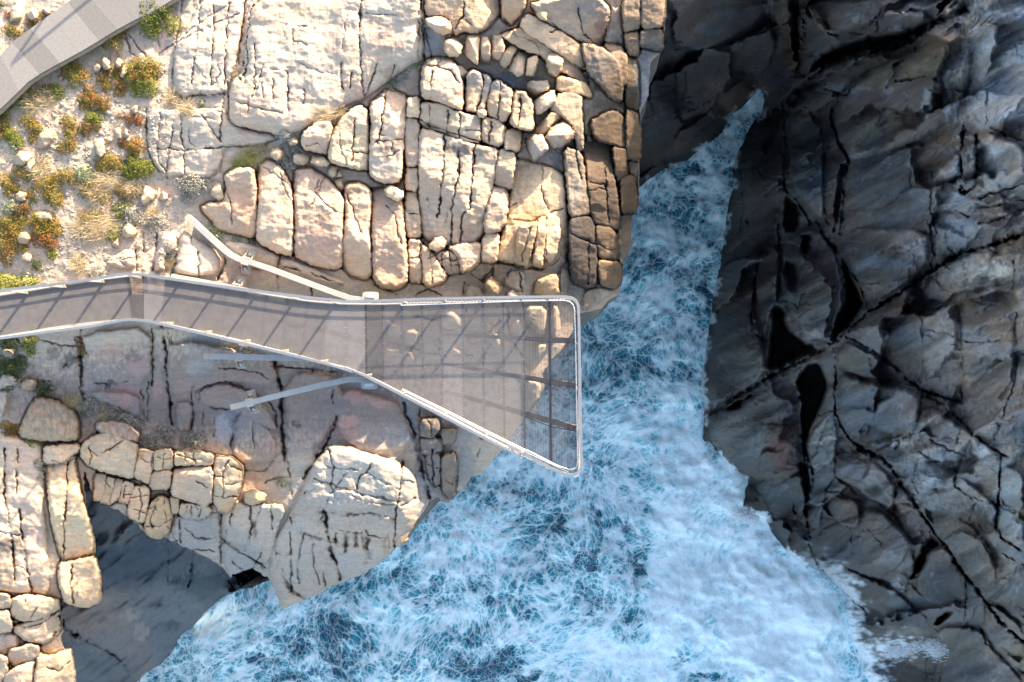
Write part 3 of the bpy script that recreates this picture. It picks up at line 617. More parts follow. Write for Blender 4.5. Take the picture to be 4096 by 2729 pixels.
    (2, '805,440 850,450 885,490 870,560 840,550 812,500', .9, .6, 14, 0, 0, (.95, .93, .9), 'B', 'wedged stone right of the big rounded block with the bent crack'),
    (2, '938,762 952,738 980,732 1002,750 1004,775 985,793 955,790', 1.35, .45, 14, 0, 0, (1.03, .97, .9), 'B', 'round pebble like boulder between the split blocks'),
    (2, '320,1270 370,1245 450,1295 440,1340 410,1355 340,1320', 1.25, .6, 18, 0, 0, (1.02, .96, .88), 'B', 'potato shaped boulder jammed above the lowest reaching tall block'),
    (5, '625,130 660,85 710,75 738,110 720,150 680,180 627,165', 1.2, .7, 22, 0, 0, (1.05, .97, .88), 'B', 'round white boulder at the foot of the largest slab'),
    (5, '990,400 1030,345 1110,410 1105,460 1070,478 1020,450', .9, .7, 16, 0, 0, (.86, .8, .72), 'B', 'pointed brownish boulder just above the platform railing'),
    (5, '1135,475 1145,445 1180,437 1225,475 1225,500 1135,500', .7, .5, 14, 0, 0, (.70, .72, .76), 'B', 'blue grey stone half covered by the platform railing'),
    (1, '1815,1030 1830,1005 1865,997 1905,1010 1918,1040 1900,1065 1860,1075 1825,1060', .5, .5, 18, 0, 0, (1.02, .97, .9), 'B', 'oval stone alone at the left end of the bushy crevice'),
    (1, '1968,1045 2000,1034 2088,1036 2085,1108 2040,1115 1972,1100', .6, .6, 16, 0, 0, (1.03, .97, .9), 'B', 'left one of two pill shaped stones below the crevice block'),
    (1, '2096,1042 2180,1058 2218,1095 2200,1120 2140,1118 2092,1098', .6, .6, 16, 0, 0, (1.03, .97, .9), 'B', 'right one of two pill shaped stones below the crevice block'),
    (1, '2202,1150 2235,1115 2265,1125 2264,1180 2235,1195 2205,1180', .5, .5, 14, 0, 0, (1.02, .97, .9), 'B', 'rounded stone below and right of the two pill shaped stones'),
    (1, '2270,1155 2290,1145 2312,1180 2290,1196 2266,1190', .45, .4, 10, 0, 0, (1.02, .97, .9), 'B', 'smallest stone in the pocket right of the pill shaped stones'),
    (1, '2250,1212 2300,1198 2312,1268 2290,1275 2258,1248', .45, .4, 12, 0, 0, (1.02, .97, .9), 'B', 'triangular stone at the top right of the widest cream block'),
    (1, '1422,1222 1445,1207 1488,1250 1505,1338 1480,1355 1412,1310', .5, .5, 18, 0, 0, (1.03, .97, .9), 'B', 'egg shaped stone left of the pinkish rounded block'),
    (1, '1942,955 1980,912 2003,950 1990,975 1950,975', .5, .4, 10, 0, 0, (1.02, .97, .9), 'B', 'small pointed stone among grey bushes in the crevice'),
    (1, '222,970 258,890 300,873 350,888 358,940 310,1000 250,1002', .4, .55, 22, 0, 0, (1.06, 1.0, .94), 'B', 'round white boulder on the sandy slope between two curls of cushion shrubs'),
    (1, '878,740 900,700 930,715 912,768', .25, .35, 12, 0, 0, (1.06, 1.0, .94), 'B', 'small white stone below the large orange and green shrub'),
    (1, '945,1350 972,1250 1020,1232 1060,1275 1050,1320 1000,1362 960,1375', .35, .5, 18, 0, 0, (1.06, .96, .82), 'B', 'golden rounded boulder left of the big grey bush'),
    (1, '1062,1335 1095,1288 1128,1312 1128,1340 1085,1352', .3, .4, 12, 0, 0, (1.06, .96, .82), 'B', 'smaller golden stone between the golden boulder and the big grey bush'),
    (1, '818,1545 850,1500 890,1510 932,1560 905,1592 822,1600', .35, .5, 16, 0, 0, (1.06, 1.0, .9), 'B', 'white wedge shaped boulder above the bend of the walkway'),
    (1, '750,1650 790,1600 820,1615 800,1675 770,1672', .25, .35, 12, 0, 0, (1.06, .88, .76), 'B', 'small pink stone below the white wedge shaped boulder'),
    (1, '98,1310 130,1288 182,1300 172,1352 108,1356', .3, .4, 14, 0, 0, (1.06, .98, .88), 'B', 'pale boulder among shrubs at the left edge of the slope'),
    (1, '85,1080 130,1020 200,1018 230,1060 175,1100 160,1140 90,1150', .35, .5, 18, 0, 0, (1.04, .99, .94), 'B', 'pale boulder beside the round white one, nearer the left edge'),
    (1, '172,1110 195,1070 232,1060 235,1110 205,1160 180,1150', .3, .45, 14, 0, 0, (1.04, 1.0, .95), 'B', 'upright pale stone touching the pale boulder below the round white one'),
    (1, '230,1440 270,1424 340,1430 350,1480 250,1485', .3, .35, 14, 0, 0, (1.05, .96, .84), 'B', 'low flat stone above the bottom left shrub patch'),
    (1, '110,1570 180,1565 210,1600 190,1640 110,1645', .35, .5, 14, 0, 0, (1.05, .95, .84), 'B', 'boxy stone between the red shrub patches above the walkway'),
    (1, '140,1715 200,1695 222,1715 205,1755 150,1755', .3, .4, 12, 0, 0, (1.02, .95, .9), 'B', 'greyish pink stone just above the walkway near the moss patch'),
    (1, '636,960 645,895 680,885 700,960 708,1040 680,1060 650,1040', .25, .4, 14, 0, 0, (1.02, .95, .9), 'B', 'long narrow stone in the middle of the sandy slope'),
    (1, '765,860 795,850 812,900 815,935 785,935', .2, .3, 10, 0, 0, (1.02, .95, .9), 'B', 'slim stone right of the long narrow stone on the slope'),
    (1, '825,860 850,845 862,910 845,925 828,905', .2, .3, 10, 0, 0, (1.02, .95, .9), 'B', 'slim stone under the red cushion shrub'),
    (1, '715,930 735,918 758,935 750,962 722,960', .2, .3, 8, 0, 0, (.95, .92, .9), 'B', 'small round grey stone left of the orange shrub pair'),
    (1, '680,440 690,380 720,385 742,430 735,470 690,465', .35, .45, 14, 0, 0, (1.05, .95, .86), 'B', 'peaked stone below the brown bush beside the paved path'),
    (1, '775,430 795,380 825,420 815,450 785,455', .3, .4, 10, 0, 0, (1.05, .95, .86), 'B', 'small peaked stone right of the larger peaked stone by the path'),
    (1, '630,455 650,410 672,440 668,500 635,500', .3, .4, 10, 0, 0, (1.05, .95, .86), 'B', 'small pink stone left of the larger peaked stone by the path'),
    (1, '812,505 820,445 850,430 862,460 838,520 820,525', .3, .4, 12, 0, 0, (1.03, .97, .9), 'B', 'upright stone wedged at the left of the large orange and green shrub'),
    (1, '392,520 402,498 420,510 418,540 400,545', .2, .3, 8, 0, 0, (1.03, .9, .8), 'B', 'little pink stone beside the cushion shrub nearest the paved path'),
    (1, '65,140 75,60 120,20 165,30 170,90 155,185 75,190', .3, .6, 26, 0, 0, (1.05, .97, .88), 'B', 'pale boulder in the corner above the paved path, farthest left'),
    (1, '172,90 220,45 285,90 260,130 200,150', .3, .5, 18, 0, 0, (1.05, .97, .88), 'B', 'cream boulder touching the upper side of the paved path'),
    (1, '290,60 320,48 345,70 335,90 305,95', .3, .4, 10, 0, 0, (1.06, .99, .9), 'B', 'small rounded stone against the upper edge of the paved path'),
    (4, '10,865 20,835 70,825 100,840 95,880 40,888', .5, .6, 18, 0, 0, (.9, .88, .86), 'B', 'shaded grey boulder below the walkway at the left edge'),
    (4, '130,1110 132,1060 170,1032 240,1040 256,1080 245,1125', .5, .6, 20, 0, 0, (.98, .85, .78), 'B', 'pinkish grey boulder in the shady gully below the walkway'),
    (4, '320,1085 360,1078 380,1105 330,1108', .2, .3, 8, 0, 0, (.9, .88, .86), 'B', 'tiny pale stone right of the pinkish grey gully boulder'),
    # lower ledges
    (4, '130,1390 200,1230 250,1160 380,1185 500,1260 530,1330 528,1445 450,1452 300,1448 150,1435', 1.0, 1.6, 40, 0, 0, (1.0, .93, .84), 'T', 'big rounded lit block with railing shadows, below the shady gully'),
    (4, '300,1490 420,1480 520,1475 540,1500 528,1520 420,1600 295,1600', .7, 1.0, 24, 0, 0, (1.0, .94, .86), 'T', 'flat capping rock below the big rounded lit block'),
    (7, '550,0 560,-40 640,-90 740,-115 918,-30 918,60 898,200 700,150 600,110 543,50', 1.1, 1.6, 30, 0, 0, (1.0, .95, .87), 'T', 'broad fractured rock block at the left of the lit ledge'),
    (4, '655,1335 760,1322 850,1340 938,1392 918,1455 840,1440 700,1400 650,1370', 1.1, 1.0, 22, 0, 0, (1.02, .95, .86), 'T', 'lens shaped slab at the upper edge of the lit ledge, below the bushes'),
    (7, '932,0 1030,20 1020,150 1008,232 902,188 922,80', 1.0, 1.4, 24, 0, 0, (1.02, .95, .87), 'T', 'rock block second from the left on the lit ledge, under grey lichen'),
    (7, '1040,22 1158,0 1158,130 1032,142', 1.0, 1.3, 18, 0, 0, (1.0, .96, .9), 'T', 'crazed rock block covered with grey bushes in the middle of the lit ledge'),
    (7, '1018,152 1158,148 1132,270 1012,268', 1.0, 1.3, 22, 0, 0, (1.04, .95, .86), 'T', 'smooth square rock block under the crazed block on the lit ledge'),
    (7, '1178,20 1320,20 1430,42 1433,108 1300,104 1172,110', 1.0, 1.3, 20, 0, 0, (1.02, .96, .88), 'T', 'wide low rock block with small holes right of the crazed block'),
    (7, '1164,140 1300,116 1430,126 1420,350 1370,393 1320,360 1152,308', 1.05, 1.5, 26, 0, 0, (1.02, .96, .88), 'T', 'big square rock block in the middle of the lit ledge'),
    (7, '1147,320 1198,332 1198,428 1152,428', .7, .9, 14, 0, 0, (1.04, .95, .84), 'T', 'small upright block at the lower left corner of the big square block'),
    (7, '1207,372 1320,377 1418,400 1400,450 1330,470 1212,450', .6, .9, 14, 0, 0, (1.03, .95, .85), 'T', 'row of short cracked teeth under the big square block'),
    (7, '1445,47 1560,60 1633,112 1620,230 1590,330 1540,425 1470,410 1434,330 1442,150', 1.1, 1.5, 28, 0, 0, (1.04, .96, .86), 'T', 'rightmost tall block of the lit ledge, with brick like cracks'),
    (7, '642,172 716,176 688,340 632,344', .6, 1.2, 16, 0, 0, (1.03, .95, .85), 'T', 'leftmost of the hanging rock fingers under the lit ledge'),
    (7, '722,190 772,198 738,372 674,350', .6, 1.2, 14, 0, 0, (1.03, .95, .85), 'T', 'second of the hanging rock fingers from the left'),
    (7, '776,200 828,212 796,330 742,368', .6, 1.2, 14, 0, 0, (1.03, .95, .85), 'T', 'third of the hanging rock fingers from the left'),
    (7, '832,216 903,240 868,364 797,348', .6, 1.2, 14, 0, 0, (1.05, .93, .8), 'T', 'fourth of the hanging rock fingers, cross cracked'),
    (7, '903,252 998,252 1000,330 975,500 862,450 882,330', .7, 1.4, 22, 0, 0, (1.06, .92, .76), 'T', 'widest golden rock finger, next to the fist shaped block'),
    (7, '1012,370 1080,312 1138,350 1158,450 1130,560 1060,598 977,560 982,480', .9, 1.8, 30, 0, 0, (1.06, .95, .8), 'T', 'fist shaped golden rock block hanging over the dark cliff'),
    (7, '1640,290 1700,265 1790,310 1780,350 1700,380 1650,362', .95, .7, 16, 0, 0, (1.08, .97, .8), 'B', 'knobbly golden boulder lying on the ledge left of the big striped rock'),
    (7, '335,-20 420,-30 500,0 512,140 540,300 600,500 640,695 520,738 430,752 402,700 352,500 322,250 300,60', 1.1, 1.9, 40, -.2, 0, (1.04, .96, .85), 'T', 'tall pillar like rock block at the lower left, beside the dark cliff'),
    (7, '397,764 520,748 640,728 668,850 678,1010 580,1063 442,1030 396,900', 1.0, 1.9, 38, -.2, 0, (1.05, .96, .84), 'T', 'rounded rock block standing under the tall pillar like block'),
    (7, '90,1000 200,982 388,1012 398,1078 260,1148 150,1158 72,1110 77,1030', .8, 1.5, 36, 0, 0, (1.0, .95, .87), 'T', 'swollen rounded block below the cracked left slab'),
    (7, '92,1192 260,1154 400,1078 413,1220 300,1308 180,1290 102,1230', .55, 1.4, 26, 0, 0, (.9, .88, .86), 'T', 'shaded block with a curved rim under the swollen rounded block'),
    (7, '-40,962 60,982 78,1060 -40,1078', .8, 1.4, 24, 0, 0, (1.0, .95, .87), 'T', 'round ended block at the left edge, level with the swollen block'),
    (7, '-40,1088 58,1082 86,1220 -40,1238', .6, 1.4, 24, 0, 0, (1.0, .95, .87), 'T', 'block at the left edge under the round ended one'),
    (7, '28,1250 110,1242 163,1290 110,1338 40,1330', .6, 1.0, 22, 0, 0, (.85, .82, .8), 'B', 'rounded grey shaded boulder near the bottom left corner'),
    (7, '60,1360 200,1312 263,1332 262,1400 100,1458 58,1420', .7, 1.2, 24, 0, 0, (1.03, .96, .87), 'T', 'half lit block under the rounded grey boulder at the bottom left'),
    (7, '232,1500 262,1380 340,1395 400,1375 470,1346 478,1400 500,1500 488,1700 232,1700', .9, 1.5, 30, 0, 0, (1.05, .97, .86), 'T', 'wavy topped block at the bottom edge nearest the dark cliff'),
    (7, '30,1525 110,1468 238,1412 222,1568 200,1700 30,1700', .8, 1.5, 30, 0, 0, (1.05, .97, .86), 'T', 'lit block at the bottom edge with a round hollow'),
    (7, '-40,1382 45,1400 50,1500 20,1540 -40,1700', .7, 1.2, 26, 0, 0, (1.05, .97, .86), 'T', 'pale block in the very bottom left corner'),
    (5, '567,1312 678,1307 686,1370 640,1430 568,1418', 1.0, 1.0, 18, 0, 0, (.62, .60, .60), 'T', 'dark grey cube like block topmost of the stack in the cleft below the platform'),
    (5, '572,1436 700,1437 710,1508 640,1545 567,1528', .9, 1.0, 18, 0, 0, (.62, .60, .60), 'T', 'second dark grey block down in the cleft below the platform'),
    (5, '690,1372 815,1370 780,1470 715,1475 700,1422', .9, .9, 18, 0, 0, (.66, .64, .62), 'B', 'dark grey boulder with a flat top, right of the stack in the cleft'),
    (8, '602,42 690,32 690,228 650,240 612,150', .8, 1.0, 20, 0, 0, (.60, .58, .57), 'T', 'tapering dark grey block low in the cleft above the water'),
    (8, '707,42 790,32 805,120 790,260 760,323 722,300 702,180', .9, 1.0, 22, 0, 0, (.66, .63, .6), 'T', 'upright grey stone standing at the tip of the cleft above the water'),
    (8, '400,500 430,488 470,520 465,610 430,645 395,640 405,580', .8, .6, 14, 0, 0, (1.05, .95, .85), 'B', 'small knobbly rock clinging to the right rim of the big striped rock'),
]

BL_CR = {}   # cracks on blocks use the same list as the ground where they cross
CR_BL = [
    (1, '1520,1240 1560,1400 1555,1560', 4, .22), (2, '640,480 630,560 628,650', 5, .3), (2, '600,440 680,450 760,480 830,560', 4, .25), (2, '690,400 680,450', 3, .2),
    (2, '725,905 715,1100 700,1300 680,1460', 7, .5), (2, '820,1000 818,1180 780,1340 765,1568 768,1640', 7, .5), (2, '930,980 910,1200 895,1400 840,1450 830,1630', 6, .5),
    (2, '615,1330 612,1400', 6, .3), (2, '735,1430 730,1500', 4, .2), (2, '625,700 622,860', 5, .3), (2, '745,740 740,900', 6, .3), (2, '830,760 818,940', 5, .3), (2, '560,810 640,850 740,880 960,960', 4, .25),
    (2, '860,870 960,880', 3, .2), (2, '985,500 980,600 940,745', 6, .4), (2, '1100,560 1095,680 1082,800', 6, .4), (2, '1240,640 1230,760 1215,855', 6, .4), (2, '1040,820 1018,960', 5, .35),
    (2, '330,620 310,740 290,900 270,960', 5, .3), (2, '220,960 280,950 440,935', 5, .3), (2, '300,900 440,940', 3, .2), (2, '120,780 115,900 100,1080', 4, .25), (2, '20,1000 100,1020 210,1030', 4, .2),
    (2, '330,1060 420,1010', 3, .15), (2, '365,940 368,1010', 3, .15), (2, '150,715 200,720', 3, .2), (2, '60,1300 110,1420 160,1560', 5, .3), (2, '330,1380 390,1450 400,1520 430,1640', 4, .25),
    (1, '2140,1210 2120,1290 2180,1370 2250,1420 2305,1440', 4, .25), (1, '2180,1190 2140,1290 2080,1400', 3, .2), (1, '1765,1120 1860,1180 1950,1250', 4, .2), (1, '1880,1110 1900,1250 1975,1380', 4, .2),
    (1, '2280,840 2290,1000 2330,1110', 3, .2), (1, '2060,980 2130,960 2190,1020', 3, .2), (2, '485,1440 540,1440', 3, .2), (2, '560,1640 556,1720 570,1900', 4, .25), (2, '620,1740 680,1700', 3, .2), (2, '630,1700 640,1900', 4, .25),
    (2, '490,1740 550,1730', 3, .2), (5, '1300,20 1240,240', 4, .25), (5, '1400,60 1410,200', 4, .2), (5, '700,190 720,320', 3, .25), (5, '760,190 770,310', 3, .25), (5, '655,240 820,230', 3, .2), (5, '700,280 825,270', 3, .2),
    (5, '970,130 960,230', 4, .2), (5, '1740,120 1850,180', 3, .2), (2, '1700,1230 1800,1240 1810,1270 1700,1280', 4, .25), (2, '1800,1130 1810,1300 1830,1500', 4, .25), (2, '1600,1020 1640,1200', 3, .2),
    (5, '1565,60 1650,90 1740,130', 4, .25), (5, '1690,130 1690,400', 4, .25), (7, '450,90 450,300 430,500 430,755', 6, .45), (7, '350,80 440,100 500,60', 3, .2), (7, '485,780 475,900 490,1040', 6, .45), (7, '520,900 515,980', 3, .2),
    (7, '600,-20 610,60 600,110', 4, .25), (7, '600,0 650,45 740,0', 4, .3), (7, '740,0 850,-60', 4, .2), (7, '1020,60 1020,150', 4, .3), (7, '940,70 1020,90', 3, .2), (7, '1060,60 1150,70', 3, .2), (7, '1100,30 1100,130', 3, .2),
    (7, '1190,40 1420,90', 4, .25), (7, '1240,30 1250,100', 3, .2), (7, '1300,30 1310,100', 3, .2), (7, '1320,220 1400,260', 4, .3), (7, '1325,350 1330,400', 3, .2), (7, '1440,180 1500,190 1510,140 1540,80', 5, .35), (7, '1500,190 1500,320', 4, .3),
    (7, '1440,310 1500,325 1590,320', 5, .3), (7, '1540,110 1630,140', 3, .2), (7, '1520,240 1610,230', 3, .2), (7, '1250,380 1240,450', 3, .3), (7, '1290,380 1285,460', 3, .3), (7, '1350,400 1340,460', 3, .3), (7, '700,200 735,260', 3, .2),
    (7, '940,270 950,380 930,480', 5, .35), (7, '880,330 990,310', 3, .25), (7, '900,400 980,430', 3, .25), (7, '1060,330 1040,400 1010,480 1020,520', 6, .4), (7, '1000,400 1100,380', 3, .25), (7, '990,520 1080,520 1150,470', 4, .3),
    (7, '1110,340 1100,420 1120,500', 3, .2), (7, '840,300 900,310', 3, .25), (7, '840,240 830,330', 3, .25), (7, '170,1010 160,1080 165,1150', 4, .3), (7, '250,1060 200,1150', 3, .2), (7, '90,1190 200,1200 280,1170 400,1080', 5, .3),
    (7, '380,1230 350,1260', 3, .2), (4, '180,1250 140,1300', 3, .2), (7, '320,1470 400,1490 470,1430', 5, .3), (4, '210,1200 160,1270 130,1310', 5, .35), (5, '620,1320 640,1420', 3, .2), (8, '610,100 690,130', 3, .2),
    (8, '730,200 770,240 790,200', 3, .25), (7, '1700,280 1720,370', 4, .2), (7, '1650,330 1780,320', 4, .2),
]


# ground colour patches: tile, x, y, radius x, radius y, colour, strength, edge
C_CREAM = (.415, .322, .24); C_PINK = (.42, .275, .21); C_ORANGE = (.40, .25, .13); C_GREY = (.30, .285, .27); C_BLACK = (.045, .042, .045)
C_SLATE = (.20, .20, .205); C_BROWN = (.20, .145, .095); C_ROSE = (.33, .20, .17); C_SAND = (.35, .275, .20); C_DRED = (.27, .165, .13)
PATCH_A = [
    (1, 500, 850, 620, 900, C_SAND, .9), (4, 300, 150, 520, 260, C_SAND, .9),
    (1, 1100, 330, 40, 160, C_PINK, .8), (1, 930, 280, 60, 140, C_PINK, .4), (1, 2280, 340, 70, 50, C_PINK, .6), (1, 1700, 680, 90, 60, C_PINK, .5), (1, 1460, 130, 60, 90, C_PINK, .3),
    (1, 1900, 640, 90, 50, C_PINK, .5), (1, 2020, 690, 80, 50, C_PINK, .35), (2, 350, 280, 110, 90, C_DRED, .45), (2, 230, 180, 60, 60, C_ROSE, .4), (2, 160, 620, 60, 60, C_ROSE, .4), (2, 640, 280, 60, 110, C_GREY, .9),
    (2, 60, 690, 110, 40, C_SLATE, .6), (2, 380, 490, 90, 50, C_BROWN, .5), (2, 820, 160, 60, 90, C_ORANGE, .35), (2, 950, 180, 70, 60, C_ORANGE, .25), (2, 1150, 110, 50, 70, C_PINK, .5), (2, 1700, 60, 110, 90, C_SLATE, .45),
    (2, 1780, 200, 30, 130, C_DRED, .7), (2, 1790, 480, 90, 110, C_SLATE, .6), (2, 1000, 540, 260, 60, C_SLATE, .8), (2, 1200, 560, 160, 50, C_SLATE, .6), (2, 1450, 450, 100, 60, C_BROWN, .5), (2, 1850, 700, 160, 300, C_BROWN, .6),  # slate in the boulder-row hollow paints in the boulders' shadow
    (2, 1980, 900, 130, 500, (.13, .095, .065), .9), (2, 1950, 1300, 120, 300, (.13, .095, .065), .9), (2, 1750, 1000, 200, 260, (.17, .13, .095), .8), (2, 1800, 1400, 170, 300, (.15, .12, .09), .85), (2, 2120, 300, 90, 110, C_SLATE, .7), (2, 2060, 560, 60, 250, C_SLATE, .9), (2, 2100, 100, 110, 130, C_BROWN, .35),  # dark browns paint partial shadow into the cliff-edge rock, besides its own brown
    (2, 1300, 1450, 160, 60, C_ORANGE, .6), (2, 1250, 1640, 180, 90, C_ORANGE, .4), (2, 1380, 1010, 90, 60, C_SLATE, .6), (2, 1600, 1500, 60, 500, C_SLATE, .5), (2, 1490, 1060, 40, 100, C_SLATE, .6),
    (2, 760, 1000, 50, 45, C_BLACK, .6), (2, 850, 1010, 60, 45, C_BLACK, .6), (2, 960, 1010, 45, 35, C_BLACK, .4), (2, 350, 990, 45, 40, C_BLACK, .45), (2, 300, 1100, 90, 25, C_GREY, .5), (2, 100, 1265, 60, 30, C_BLACK, .45),
    (1, 2190, 1450, 60, 28, C_BLACK, .55), (1, 1610, 1380, 100, 170, C_PINK, .7), (1, 1840, 1480, 60, 60, C_PINK, .4), (1, 2130, 1560, 110, 90, C_PINK, .5), (1, 1600, 1200, 90, 60, C_GREY, .35), (1, 1560, 1460, 60, 120, C_GREY, .4),
    (2, 80, 820, 30, 60, C_PINK, .5), (2, 650, 1200, 40, 60, C_PINK, .4), (2, 380, 1500, 60, 60, C_PINK, .4), (2, 640, 730, 50, 40, C_PINK, .4), (2, 850, 770, 60, 30, C_PINK, .4), (2, 420, 1600, 50, 60, C_ORANGE, .3),
    (5, 1450, 350, 160, 120, C_BROWN, .5), (5, 1560, 370, 60, 150, C_BLACK, .55), (5, 1650, 470, 110, 110, C_BLACK, .5), (5, 1800, 330, 100, 110, C_BROWN, .6), (5, 1950, 100, 80, 260, (.12, .09, .06), .9), (5, 1650, 150, 130, 300, (.14, .12, .10), .85), (5, 1900, 380, 60, 160, C_BROWN, .5),  # darkest browns carry the same painted edge shadow
    (5, 600, 450, 300, 70, C_ORANGE, .35), (5, 950, 380, 220, 90, C_BROWN, .7), (5, 1100, 330, 160, 90, C_BROWN, .7), (5, 700, 420, 150, 60, C_PINK, .45), (5, 300, 430, 160, 60, C_ORANGE, .45), (5, 60, 400, 120, 60, C_ORANGE, .3),
    (4, 1650, 330, 160, 80, C_DRED, .5), (4, 1480, 300, 60, 90, C_PINK, .4), (4, 1240, 200, 60, 110, C_PINK, .6), (4, 1100, 280, 60, 60, C_PINK, .5), (4, 1740, 240, 160, 60, C_ORANGE, .4), (4, 2000, 350, 260, 60, C_ORANGE, .35),
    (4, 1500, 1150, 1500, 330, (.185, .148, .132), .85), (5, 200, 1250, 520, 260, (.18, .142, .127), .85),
    (4, 940, 940, 80, 70, C_ROSE, .85), (4, 700, 900, 60, 60, C_ROSE, .4), (4, 850, 1130, 90, 80, C_ROSE, .7), (4, 1065, 1100, 25, 90, C_ROSE, .9), (4, 760, 840, 110, 45, C_ROSE, .5), (4, 1340, 940, 80, 60, C_GREY, .6),
    (4, 1480, 1150, 140, 80, C_DRED, .5), (4, 1240, 1150, 60, 140, C_ROSE, .3), (4, 1600, 1050, 160, 60, C_ROSE, .25), (4, 1820, 1480, 60, 80, C_ROSE, .5), (4, 2330, 1330, 90, 30, C_ROSE, .9), (4, 2100, 1420, 110, 60, C_ROSE, .35),
    (5, 120, 1150, 110, 35, C_ROSE, .8), (5, 260, 1190, 110, 25, C_ROSE, .8), (5, 60, 1320, 70, 30, C_ROSE, .8), (5, 60, 1400, 90, 30, C_ROSE, .6), (5, 320, 1220, 90, 30, C_ROSE, .5), (5, 330, 1420, 200, 90, C_GREY, .5),
    (5, 500, 1300, 70, 160, C_SLATE, .6), (5, 800, 1380, 160, 120, C_SLATE, .5), (8, 620, 200, 110, 260, C_SLATE, .75), (8, 850, 130, 90, 150, C_SLATE, .6), (8, 740, 330, 90, 60, C_SLATE, .7), (8, 560, 280, 60, 200, C_GREY, .6),
    (4, 370, 860, 60, 40, C_BLACK, .5), (4, 490, 900, 60, 40, C_BLACK, .7), (4, 440, 960, 30, 50, C_BLACK, .4), (4, 880, 880, 50, 40, C_BLACK, .35), (4, 740, 1075, 40, 22, C_BLACK, .8), (4, 1390, 770, 140, 60, C_SLATE, .6), (4, 1480, 870, 90, 50, C_SLATE, .4),
    (4, 1560, 1350, 80, 160, C_SLATE, .5), (4, 1500, 1380, 60, 90, (.36, .37, .37), .7), (4, 2000, 1345, 45, 18, C_BLACK, .7), (4, 2300, 960, 90, 60, C_BLACK, .5), (4, 2000, 840, 260, 50, C_SLATE, .5), (4, 90, 900, 110, 140, (.12, .11, .08), .7),
    (4, 700, 780, 160, 50, C_CREAM, .5), (4, 700, 700, 400, 60, C_CREAM, .9),
    (7, 60, 640, 130, 50, C_BLACK, .8), (7, 200, 685, 60, 20, C_BLACK, .7), (7, 50, 820, 90, 110, C_BROWN, .6), (7, 220, 560, 70, 170, C_PINK, .7), (7, 190, 330, 60, 60, C_PINK, .6), (7, 170, 60, 60, 110, C_PINK, .35), (7, 270, 760, 50, 160, C_ORANGE, .3),
    (7, 400, 200, 60, 60, C_PINK, .5), (7, 360, 110, 15, 30, C_BROWN, .8), (7, 570, 160, 50, 200, C_ORANGE, .3), (7, 600, 780, 60, 60, C_ORANGE, .3), (7, 240, 930, 40, 40, C_ORANGE, .3),
    (7, 1300, 560, 160, 160, (.26, .25, .23), .8), (7, 1380, 520, 60, 60, C_SLATE, .5), (7, 1350, 600, 30, 90, C_SLATE, .7), (7, 1720, 100, 180, 140, C_BROWN, .5), (7, 1650, 60, 70, 60, C_ORANGE, .3), (7, 1560, 400, 70, 60, C_ORANGE, .6),
    (7, 1640, 830, 160, 120, (.30, .285, .27), .8), (7, 2100, 900, 340, 200, (.27, .235, .195), .7), (7, 2050, 350, 260, 160, (.33, .275, .215), .8), (7, 2500, 300, 300, 200, (.33, .275, .215), .8), (7, 1400, 620, 300, 140, (.27, .24, .21), .7), (7, 1650, 760, 200, 140, (.25, .225, .2), .7), (7, 1960, 720, 160, 300, (.35, .31, .26), .5), (7, 2300, 200, 330, 200, (.45, .39, .32), .6),
    (8, 200, 780, 260, 110, (.34, .30, .26), .7), (8, 0, 340, 160, 30, C_SLATE, .3), (8, 1030, 60, 80, 90, C_CREAM, .6), (8, 500, 560, 60, 110, C_ORANGE, .25),
    (5, 1330, 700, 300, 320, (.42, .34, .25), .5), (5, 700, 720, 420, 200, (.42, .35, .28), .5), (5, 1430, 720, 60, 60, C_BLACK, .4), (5, 1300, 680, 50, 50, C_BLACK, .35),
]
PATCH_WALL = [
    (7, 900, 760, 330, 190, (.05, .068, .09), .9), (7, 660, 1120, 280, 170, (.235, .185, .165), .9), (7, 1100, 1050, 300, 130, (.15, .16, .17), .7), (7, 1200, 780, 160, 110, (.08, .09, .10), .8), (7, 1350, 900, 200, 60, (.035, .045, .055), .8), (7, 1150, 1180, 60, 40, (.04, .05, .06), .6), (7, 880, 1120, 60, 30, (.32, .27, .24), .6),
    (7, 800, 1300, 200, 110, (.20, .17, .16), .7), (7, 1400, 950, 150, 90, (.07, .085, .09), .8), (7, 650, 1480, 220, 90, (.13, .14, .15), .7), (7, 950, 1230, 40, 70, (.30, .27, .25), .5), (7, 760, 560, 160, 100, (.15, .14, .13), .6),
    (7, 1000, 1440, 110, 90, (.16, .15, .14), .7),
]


def paint(px, py, base, patches, seed=0):
    C = np.zeros(px.shape + (3,)) + np.asarray(base)
    wx = fbm(px / 45, py / 45, 4, seed + 11) * 26; wy = fbm(px / 45, py / 45, 4, seed + 23) * 26
    det = fbm(px / 14, py / 26, 4, seed + 31)
    x0, x1, y0, y1 = px.min(), px.max(), py.min(), py.max()
    for t, x, y, rx, ry, c, st in patches:
        cx, cy = S(t, x, y); rx *= K; ry *= K
        if cx + rx * 1.7 < x0 or cx - rx * 1.7 > x1 or cy + ry * 1.7 < y0 or cy - ry * 1.7 > y1: continue
        d = np.hypot((px + wx - cx) / rx, (py + wy - cy) / ry)
        w = (1 - sstep(.55, 1.35, d + det * .45)) * st
        C = C * (1 - w[..., None]) + np.asarray(c) * w[..., None]
    return C


